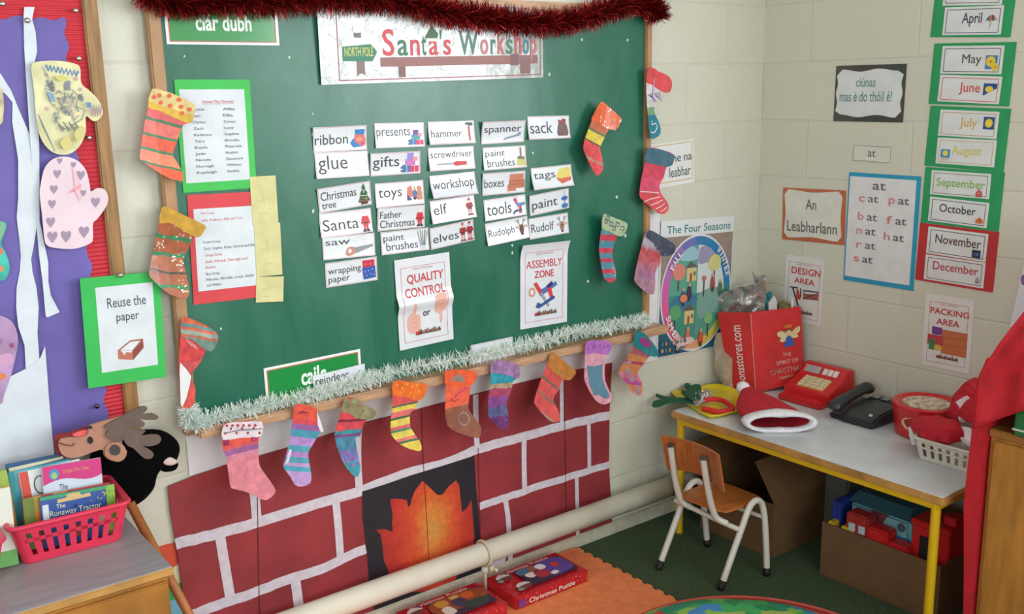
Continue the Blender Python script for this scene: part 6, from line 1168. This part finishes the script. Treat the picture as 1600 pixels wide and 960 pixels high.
puzzle('red Christmas puzzle box with a purple picture, right of the pipe support', -1.515, -1.196, -.262, -.082, .0155, [((96, 70, 150), [(.45, .1), (.95, .05), (.98, .8), (.5, .9), (.4, .5)]), ((150, 90, 80), [(.05, .05), (.4, .02), (.42, .3), (.05, .35)]), ((70, 110, 150), [(.02, .1), (.25, .05), (.22, .3), (.04, .3)]), ((226, 210, 206), [(.08, .4), (.24, .34), (.3, .55), (.14, .62)]), ((176, 50, 70), [(.25, .45), (.46, .4), (.5, .75), (.28, .8)]), ((226, 220, 224), [(.4, .15), (.55, .1), (.58, .35), (.44, .4)]), ((230, 220, 220), [(.5, .72), (.62, .68), (.64, .82), (.52, .86)]), ((200, 60, 60), [(.68, .3), (.8, .26), (.82, .5), (.7, .5)])])
puzzle('red Christmas puzzle box with an orange autumnal picture, left of the pipe support', -1.872, -1.552, -.262, -.082, .0155, [((150, 70, 40), [(.05, .05), (.95, .05), (.95, .6), (.05, .7)]), ((200, 140, 60), [(.1, .1), (.3, .1), (.3, .35), (.12, .4)]), ((70, 60, 90), [(.35, .3), (.55, .25), (.6, .6), (.4, .7)]), ((196, 90, 50), [(.6, .1), (.8, .12), (.78, .4), (.62, .4)]), ((220, 200, 190), [(.1, .5), (.25, .45), (.28, .8), (.1, .85)]), ((50, 70, 60), [(.5, .6), (.85, .55), (.9, .85), (.55, .9)]), ((210, 160, 90), [(.4, .08), (.55, .06), (.55, .2), (.42, .22)])])
t = thing('floor_cushion', 'round floor cushion with leafy green pattern and red edge, in front of the chair', 'cushion', Matrix.Translation((-1.365, -1.16, .016)))
LEAF = bpy.data.materials.new('leafy_fabric'); LEAF.use_nodes = True; nt = LEAF.node_tree; N = nt.nodes.new; K = nt.links.new; p = nt.nodes['Principled BSDF']; p.inputs['Roughness'].default_value = .6
tc = N('ShaderNodeTexCoord'); nn = N('ShaderNodeTexNoise'); nn.inputs['Scale'].default_value = 9; nn.inputs['Detail'].default_value = 3; K(tc.outputs['Object'], nn.inputs['Vector'])
mxn = N('ShaderNodeVectorMath'); mxn.operation = 'MULTIPLY_ADD'; K(nn.outputs['Color'], mxn.inputs[0]); mxn.inputs[1].default_value = (.12, .12, .12); K(tc.outputs['Object'], mxn.inputs[2])
vo = N('ShaderNodeTexVoronoi'); vo.inputs['Scale'].default_value = 17; K(mxn.outputs[0], vo.inputs['Vector']); sp = N('ShaderNodeSeparateColor'); K(vo.outputs['Color'], sp.inputs[0])
r = N('ShaderNodeValToRGB'); cr = r.color_ramp; cr.interpolation = 'CONSTANT'; cr.elements[0].position = 0; cr.elements[0].color = L4((30, 130, 80)); cr.elements[1].position = .3; cr.elements[1].color = L4((60, 160, 90))
for q, c in ((.5, (130, 176, 70)), (.66, (24, 140, 110)), (.78, (150, 170, 80)), (.88, (60, 130, 190)), (.95, (190, 60, 50))): e = cr.elements.new(q); e.color = L4(c)
K(sp.outputs[0], r.inputs[0]); K(r.outputs[0], p.inputs['Base Color'])
bm = nb(); lathe(bm, [(.05, .2), (.2, .195), (.31, .184), (.385, .164), (.418, .134)], 64, (-.03, .02))
for v in bm.verts: v.co.z += .006 * noise.noise(v.co * 9)
obj('patterned_top', bm, LEAF, t, smooth=True)
bm = nb(); lathe(bm, [(.40, 0), (.445, .02), (.455, .06), (.458, .1), (.452, .122), (.43, .134), (.36, .138)], 64); obj('side_band', bm, M((170, 60, 52), .7), t, smooth=True)
bm = nb(); tube(bm, [(.449 * math.cos(2 * PI * i / 64), .449 * math.sin(2 * PI * i / 64), .13) for i in range(64)], .006, 8, closed=True); obj('piping', bm, M((180, 70, 60), .7), t, smooth=True)

# ---------------------------------------------------------------- cupboard at the right with the red cloth
CB = M((170, 116, 50), .45, var=.1, vscale=10, stretch=(4, 4, .6), name='wood_veneer_cupboard')
t = thing('cupboard', 'wood veneer cupboard at the right edge under the red cloth', 'cupboard', Matrix.Translation((-.32, -1.8, 0)))
bm = nb(); box(bm, -.29, -.45, .0, .28, .455, .715, .003); obj('carcass', bm, CB, t)
bm = nb(); box(bm, -.3, -.46, .715, .29, .457, .738, .003); obj('top_panel', bm, M((150, 100, 44), .45, var=.1, vscale=10), t)
obj('door', BX(-.304, -.445, .03, -.29, .44, .705, .003), CB, t)
obj('handle', T([(-.31, -.38, .42), (-.328, -.38, .42), (-.328, -.38, .52), (-.31, -.38, .52)], .005, n=8), M((150, 150, 150), .3, 1), t)
t = thing('storage_crate', 'green plastic crate on the cupboard hidden under the red cloth', 'crate', Matrix.Translation((-.44, -1.64, .7385)))
obj('crate_body', BX(-.19, -.225, 0, .17, .225, .33, .006), M((30, 110, 60), .5), t)
obj('pale_band', BX(-.192, -.227, .017, .172, .227, .022), M((206, 210, 200), .5), t)
RC_ = M((190, 26, 40), .75, var=.06, vscale=20, bump=.2, bscale=120, sheen=.4, name='red_cloth')
t = thing('red_cloth', 'red cloth draped over the cupboard corner and hanging down its left side', 'cloth', Matrix.Translation((-.4, -1.5, .76)))
O = Vector((-.4, -1.5, .76))
# the hanging side
bm = nb(); RRs = []
for z, yo, xf in ((.03, -1.325, -.63), (.12, -1.318, -.634), (.25, -1.312, -.638), (.38, -1.304, -.642), (.5, -1.296, -.646), (.62, -1.300, -.65), (.72, -1.305, -.652), (.8, -1.305, -.655), (.88, -1.310, -.655), (.95, -1.33, -.65)):
    r = []; n = 28
    for i in range(n): s = i / (n - 1); x = xf + (.42) * s; r.append(Vector((x, yo - .004 + .012 * math.sin(s * 17 + z * 2) * s, z)))
    bk_ = [Vector((q.x, -1.3405 if z < .745 else yo - .05, z)) for q in reversed(r)]
    if z >= .745: bk_ = [Vector((q.x, yo - .04, q.z)) for q in reversed(r)]
    RRs.append([q - O for q in r + bk_])
loft(bm, RRs); obj('side_drape', bm, RC_, t, smooth=False)
# the part heaped on top: front flap and crown
bm = nb(); RRs = []
def crown(z):
    if z <= .9: return -1.312
    if z < 1.1: return -1.312 - (z - .9) / .2 * .105
    return -1.417 - (z - 1.1) / .2 * .13
NT, NS_ = 26, 44
for k in range(NT + 1):
    t_ = k / NT; z1 = .742 + (1.3 - .742) * t_; yl = crown(z1) - .010 * max(0, 1 - t_ * 2); r = []; Lr = 1.9 + yl
    for i in range(NS_):
        s = (i / (NS_ - 1)) ** 1.5; w = s * Lr; zb = .742 + .66 * min(w, .13); z = zb + (1.3 - zb) * t_
        xf = -.662 + max(0, z - 1.0) * .25 + .007 * math.sin(w * 34 + z * 7) + .004 * math.sin(w * 71 - z * 12) + .02 * w
        if i == 0: xf += .012
        r.append(Vector((xf, yl - w, z)))
    r += [Vector((-.3, -1.9, max(z1, .765))), Vector((-.2, -1.7, max(z1, .765))), Vector((-.2, yl, z1)), Vector((-.35, yl + .002, z1)), Vector((-.5, yl + .004, z1)), Vector((-.6, yl + .006, z1))]
    RRs.append([q - O for q in r])
loft(bm, RRs, False, True); o = obj('front_drape', bm, RC_, t, smooth=True); so = o.modifiers.new('t', 'SOLIDIFY'); so.thickness = .003

# ---------------------------------------------------------------- cabinet at the left with baskets and books
CZ = .65
t = thing('low_cupboard', 'low wooden cupboard with grey laminate top at the bottom left', 'cupboard', Matrix.Translation((-3.3, -.27, 0)))
OAK = M((168, 112, 48), .45, var=.14, vscale=9, stretch=(1, 1, .5), name='oak_veneer')
obj('carcass', BX(-.6, -.225, 0, .6, .115, CZ - .022, .003), OAK, t)
obj('wooden_edge', BX(-.613, -.232, CZ - .022, .613, .245, CZ - .003, .003), M((186, 140, 78), .45, var=.1, vscale=14), t)
obj('top_panel', BX(-.61, -.229, CZ - .004, .61, .243, CZ, .001), M((150, 148, 152), .35, var=.06, vscale=8, stretch=(1, 6, 1), name='grey_top'), t)
for x in (-.3, .3): obj('door', BX(x - .295, -.24, .05, x + .295, -.225, CZ - .03, .003), OAK, t)
PKB = M((216, 52, 82), .35, var=.03)
basket('pinkish red slotted basket full of picture books on the grey cupboard', -2.978, -.3, -2.712, -.085, CZ + .001, .1, PKB, 'red book baskets', nsl=12, inset=.022, ang=-.04)
basket('pinkish red slotted basket cut off by the left edge', -3.285, -.345, -3.002, -.125, CZ + .001, .1, PKB, 'red book baskets', nsl=13, inset=.02)
def book(label, tl, tr, ytop, th, mat, lean=.03, base=None, cover=None, spine=None):
    """a picture book standing in a basket, leaning back; its top edge runs between two points"""
    a = atY(*tl, ytop); b = atY(*tr, ytop); z0 = CZ + .008; h = (a.z + b.z) / 2 - z0; ex = Vector((b.x - a.x, 0, b.z - a.z)); w = ex.length; ex.normalize()
    bl_ = a - Vector((0, lean, 0)) - Vector((ex.z * -1, 0, ex.x)) * h; ey = (a - bl_).normalized()
    mx = axes_mx(bl_, ex, ey); t = thing('picture_book', label, 'book', mx, 'picture books in the red baskets')
    obj('cover', BX(0, 0, -th, w, h, -th + .001), mat, t); bm = nb(); box(bm, .001, .002, -th + .001, w - .002, h - .002, -.001); obj('pages', bm, M((226, 222, 210), .7), t)
    bm = nb(); box(bm, 0, 0, -.001, w, h, 0); box(bm, -.001, 0, -th, .0005, h, 0); obj('front_cover', bm, mat, t)
    if spine: obj('spine', BX(-.0012, 0, -th - .0002, .0006, h + .0002, .0004), spine, t)
    if cover:
        k = Ink(lambda p: (p[0] * w, h - p[1] * h), .0006); cover(k); k.build('cover_print', t)
    return t
def c1(k):
    k.rect(0, 0, 1, .07, (60, 150, 110)); k.rect(.88, 0, 1, 1, (130, 180, 60)); k.poly([(.22, .1), (.34, .09), (.36, .03), (.52, .03), (.54, .09), (.66, .08), (.67, .15), (.22, .17)], (206, 176, 120)); k.rect(.02, .16, .1, .5, (206, 214, 224))
    k.text('The', .2, .32, .27, .19, (214, 216, 200), .002); k.text('Runaway Tractor', .11, .8, .41, .3, (214, 220, 200), .002)
    for i in range(24): k.ell(random.uniform(.66, .98), random.uniform(.01, .26), .01, .014, random.choice([(120, 170, 70), (200, 180, 80), (90, 150, 90)]), 7)
    k.poly(spl([(.7, .6), (.8, .56), (.88, .64), (.8, .74)]), (220, 200, 180)); k.ell(.46, .28, .016, .03, (20, 40, 80))
    k.poly(spl([(.3, .7), (.5, .64), (.6, .8), (.4, .88)]), (150, 60, 50))
BL = M((36, 74, 150), .4, coat=.3)
book('blue picture book about a tractor, front book in the red basket', (62, 777), (178, 755.5), -.222, .006, BL, .02, cover=c1)
def c2(k): k.rect(0, 0, .5, 1, (196, 150, 50)); k.rect(.2, 0, .34, 1, (160, 60, 40)); k.rect(.0, 0, .12, 1, (110, 130, 50)); k.rect(.12, .3, .2, 1, (220, 120, 40))
book('orange and green picture book just behind the front one in the red basket', (35, 779), (172, 753.5), -.206, .007, M((180, 70, 40), .4, coat=.3), .02, cover=c2)
def c3(k):
    k.poly([(0, 0), (1, 0), (1, .22)] + [(1 - i / 10, .23 + .03 * math.sin(i * .7)) for i in range(1, 10)] + [(0, .26)], (200, 40, 120)); k.ell(.19, .125, .085, .075, (70, 130, 190)); k.ell(.19, .14, .05, .045, (150, 190, 110)); k.text('Ginger Fox Tales', .34, .78, .125, .075, (214, 140, 90), .01)
    k.text('The', .26, .4, .345, .27, (60, 66, 110), .002); k.text('Boatman Goes', .26, .76, .45, .37, (60, 66, 110), .002)
book('pink topped picture book with a white lower cover in the red basket', (65, 729), (157, 714), -.168, .006, M((196, 208, 224), .4, coat=.3), .03, cover=c3)
def c4(k): k.rect(0, 0, .14, 1, (206, 70, 56)); k.line([(.3 + .09 * math.cos(a), .22 + .12 * math.sin(a)) for a in [i * PI / 10 for i in range(21)]], .003, (60, 60, 66)); k.line([(.52, .16), (.5, .3), (.56, .3)], .003, (60, 60, 66))
book('white picture book with a red spine strip in the red basket', (29, 738), (124, 716), -.152, .007, M((216, 222, 222), .4, coat=.3), .03, cover=c4)
book('shiny turquoise picture book at the left end of the red basket', (13, 738), (108, 717), -.142, .008, M((70, 170, 190), .25, coat=.5), .03, cover=lambda k: (k.rect(.0, 0, .08, 1, (40, 140, 150)), k.poly(spl([(.14, .1), (.3, .08), (.32, .26), (.16, .3)]), (220, 120, 100))))
book('dark teal picture book behind the turquoise one in the red basket', (6, 740), (104, 715), -.13, .007, M((30, 84, 104), .4), .03)
book('thin cream picture book near the back of the red basket', (14, 731), (98, 712), -.12, .006, M((206, 206, 176), .5), .03)
book('navy picture book, rearmost in the red basket', (9, 726), (93, 709), -.11, .006, M((44, 84, 130), .4), .02)
def book2(label, tl, tr, y, th, mat, cover=None): return book(label, tl, tr, y, th, mat, .03, cover=cover)
book2('white picture book with a green foot in the basket at the left edge', (-62, 775), (15, 760), -.24, .008, M((214, 216, 206), .45), lambda k: k.rect(0, .8, 1, 1, (90, 160, 80)))
book2('yellow and green picture book behind the white one at the left edge', (-60, 750), (10, 733), -.16, .008, M((150, 176, 70), .45), lambda k: (k.rect(.5, .2, 1, .7, (214, 150, 40)),))

# ---------------------------------------------------------------- reindeer mask, hobby horse and low poster
MY = -.145
k4_ = lambda pts: cp(pts, 4, 0, 480)
def foam(name, pts, off, th, mat, parent, o0, label=None):
    Q = [atY(u, v, -off) for u, v in pts]; b = sheet([(q.x - o0.x, q.z - o0.z) for q in Q], th, 0)
    o = obj(name, b, mat, parent, axes_mx((0, -off - o0.y, 0), (1, 0, 0), (0, 0, 1)))
    if label: o['label'] = label
    return o
o0 = Vector((-2.7, -.14, .86))
t = thing('reindeer_mask', 'brown foam reindeer face with antlers lying sideways behind the books', 'mask', Matrix.Translation(o0))
FB = M((176, 128, 108), .85, var=.05, vscale=30); AN = M((104, 88, 80), .9, var=.06, vscale=30)
foam('mouth_lining', spl(k4_([(342, 800), (420, 785), (560, 745), (560, 830), (400, 860), (372, 920), (345, 900)]), 3), .136, .006, M((130, 34, 40), .8), t, o0)
foam('tongue', spl(k4_([(450, 800), (470, 785), (520, 768), (552, 768), (545, 800), (500, 812)]), 3), .143, .003, M((226, 96, 100), .8), t, o0)
foam('face', spl(k4_([(362, 860), (375, 822), (430, 812), (500, 808), (545, 790), (552, 742), (600, 722), (660, 704), (720, 690), (780, 680), (790, 740), (760, 800), (762, 868), (788, 895), (775, 940), (740, 962), (690, 955), (650, 930), (636, 888), (580, 900), (500, 930), (430, 938), (380, 912)]), 3), .146, .008, FB, t, o0)
foam('antler', spl(k4_([(650, 745), (690, 715), (745, 690), (800, 655), (860, 625), (900, 618), (916, 628), (905, 652), (885, 668), (950, 662), (985, 682), (970, 702), (900, 702), (870, 700), (902, 722), (885, 748), (840, 744), (812, 740), (808, 770), (790, 810), (740, 840), (700, 830), (655, 800), (670, 770)]), 3), .156, .006, AN, t, o0)
foam('antler', spl(k4_([(760, 800), (790, 775), (812, 748), (850, 762), (905, 770), (880, 800), (930, 795), (985, 797), (1003, 822), (985, 852), (930, 868), (885, 866), (930, 888), (955, 915), (945, 940), (905, 945), (865, 915), (830, 880), (790, 860)]), 3), .1565, .006, AN, t, o0)
foam('ear', spl(k4_(ell(718, 900, 66, 58, 14)), 2), .156, .005, FB, t, o0); foam('inner_ear', k4_(ell(718, 893, 33, 33, 20)), .162, .003, M((72, 66, 66), .9), t, o0)
foam('eye', k4_(ell(563, 832, 17, 22, 18)), .155, .003, BLK, t, o0); foam('eye', k4_(ell(562, 752, 14, 9, 14)), .155, .003, BLK, t, o0)
bm = nb(); Q = [atY(u, v, -.1555) - o0 for u, v in k4_([(370, 850), (410, 862), (450, 866), (465, 852)])]; tube(bm, smoothpath(Q, 4), .0014, 6); obj('mouth_line', bm, M((100, 60, 50), .8), t)
t = thing('hobby_horse', 'black plush hobby horse with white mouth on a leaning wooden stick', 'toy', Matrix.Translation((-2.62, -.07, .72)))
o0 = Vector((-2.62, -.07, .72)); PLU = M((5, 5, 6), 1, var=.3, vscale=80, bump=.4, bscale=200); PLU.node_tree.nodes['Principled BSDF'].inputs['Specular IOR Level'].default_value = .12
def plush(name, pts, y, th, mat, label=None):
    Q = [atY(u, v, y) for u, v in spl(pts, 3)]; c = sum(Q, Vector()) / len(Q); bm = nb(); rings = []
    for s, d in ((.55, 1), (.8, .85), (.94, .5), (1, 0), (.94, -.5), (.8, -.85), (.55, -1)): rings.append([c + (q - c) * s + Vector((0, d * th, 0)) - o0 for q in Q])
    loft(bm, rings); o = obj(name, bm, mat, t, smooth=True)
    if label: o['label'] = label
plush('head', [(140, 716), (150, 690), (180, 676), (215, 672), (250, 672), (272, 684), (281, 700), (276, 718), (262, 724), (250, 734), (244, 745), (240, 762), (228, 778), (215, 788), (202, 794), (190, 784), (160, 762), (140, 745)], -.05, .026, PLU)
plush('lower_jaw', [(246, 722), (260, 728), (272, 722), (278, 724), (274, 733), (262, 737), (250, 735)], -.05, .016, PLU)
plush('mouth', [(252, 718), (262, 712), (272, 716), (276, 722), (264, 727), (252, 724)], -.062, .018, M((214, 190, 190), .8), 'pale pinkish mouth')
a = atY(203, 786, -.07) - o0; b = atY(236, 845, -.125) - o0; c = atY(300, 968, -.19) - o0; d = b + (c - b) * 2.1
e_ = Vector((d.x, d.y, 0)); zt_ = -.72 + .004; f = (zt_ - c.z) / (c.z - b.z); foot = c + (c - b) * f
obj('stick', tube(nb(), [a, foot], .0125, 14), M((170, 104, 56), .5, var=.15, vscale=12), t, smooth=True)
p = Card('poster', 'colourful striped poster low on the wall behind the hobby horse stick', 'poster', [(232, 862), (281, 846), (300, 968), (250, 986)], off=.0012, c=(214, 210, 190))
k = p.ink(); k.poly(spl([(.1, 0), (1, .02), (1, .22), (.5, .3), (.1, .24)]), (206, 80, 56)); k.rect(.0, .5, 1, .68, (36, 160, 90)); k.rect(0, .68, 1, 1, (110, 180, 200)); k.rect(0, .36, 1, .5, (206, 206, 160)); p.put('picture', k)
k = None
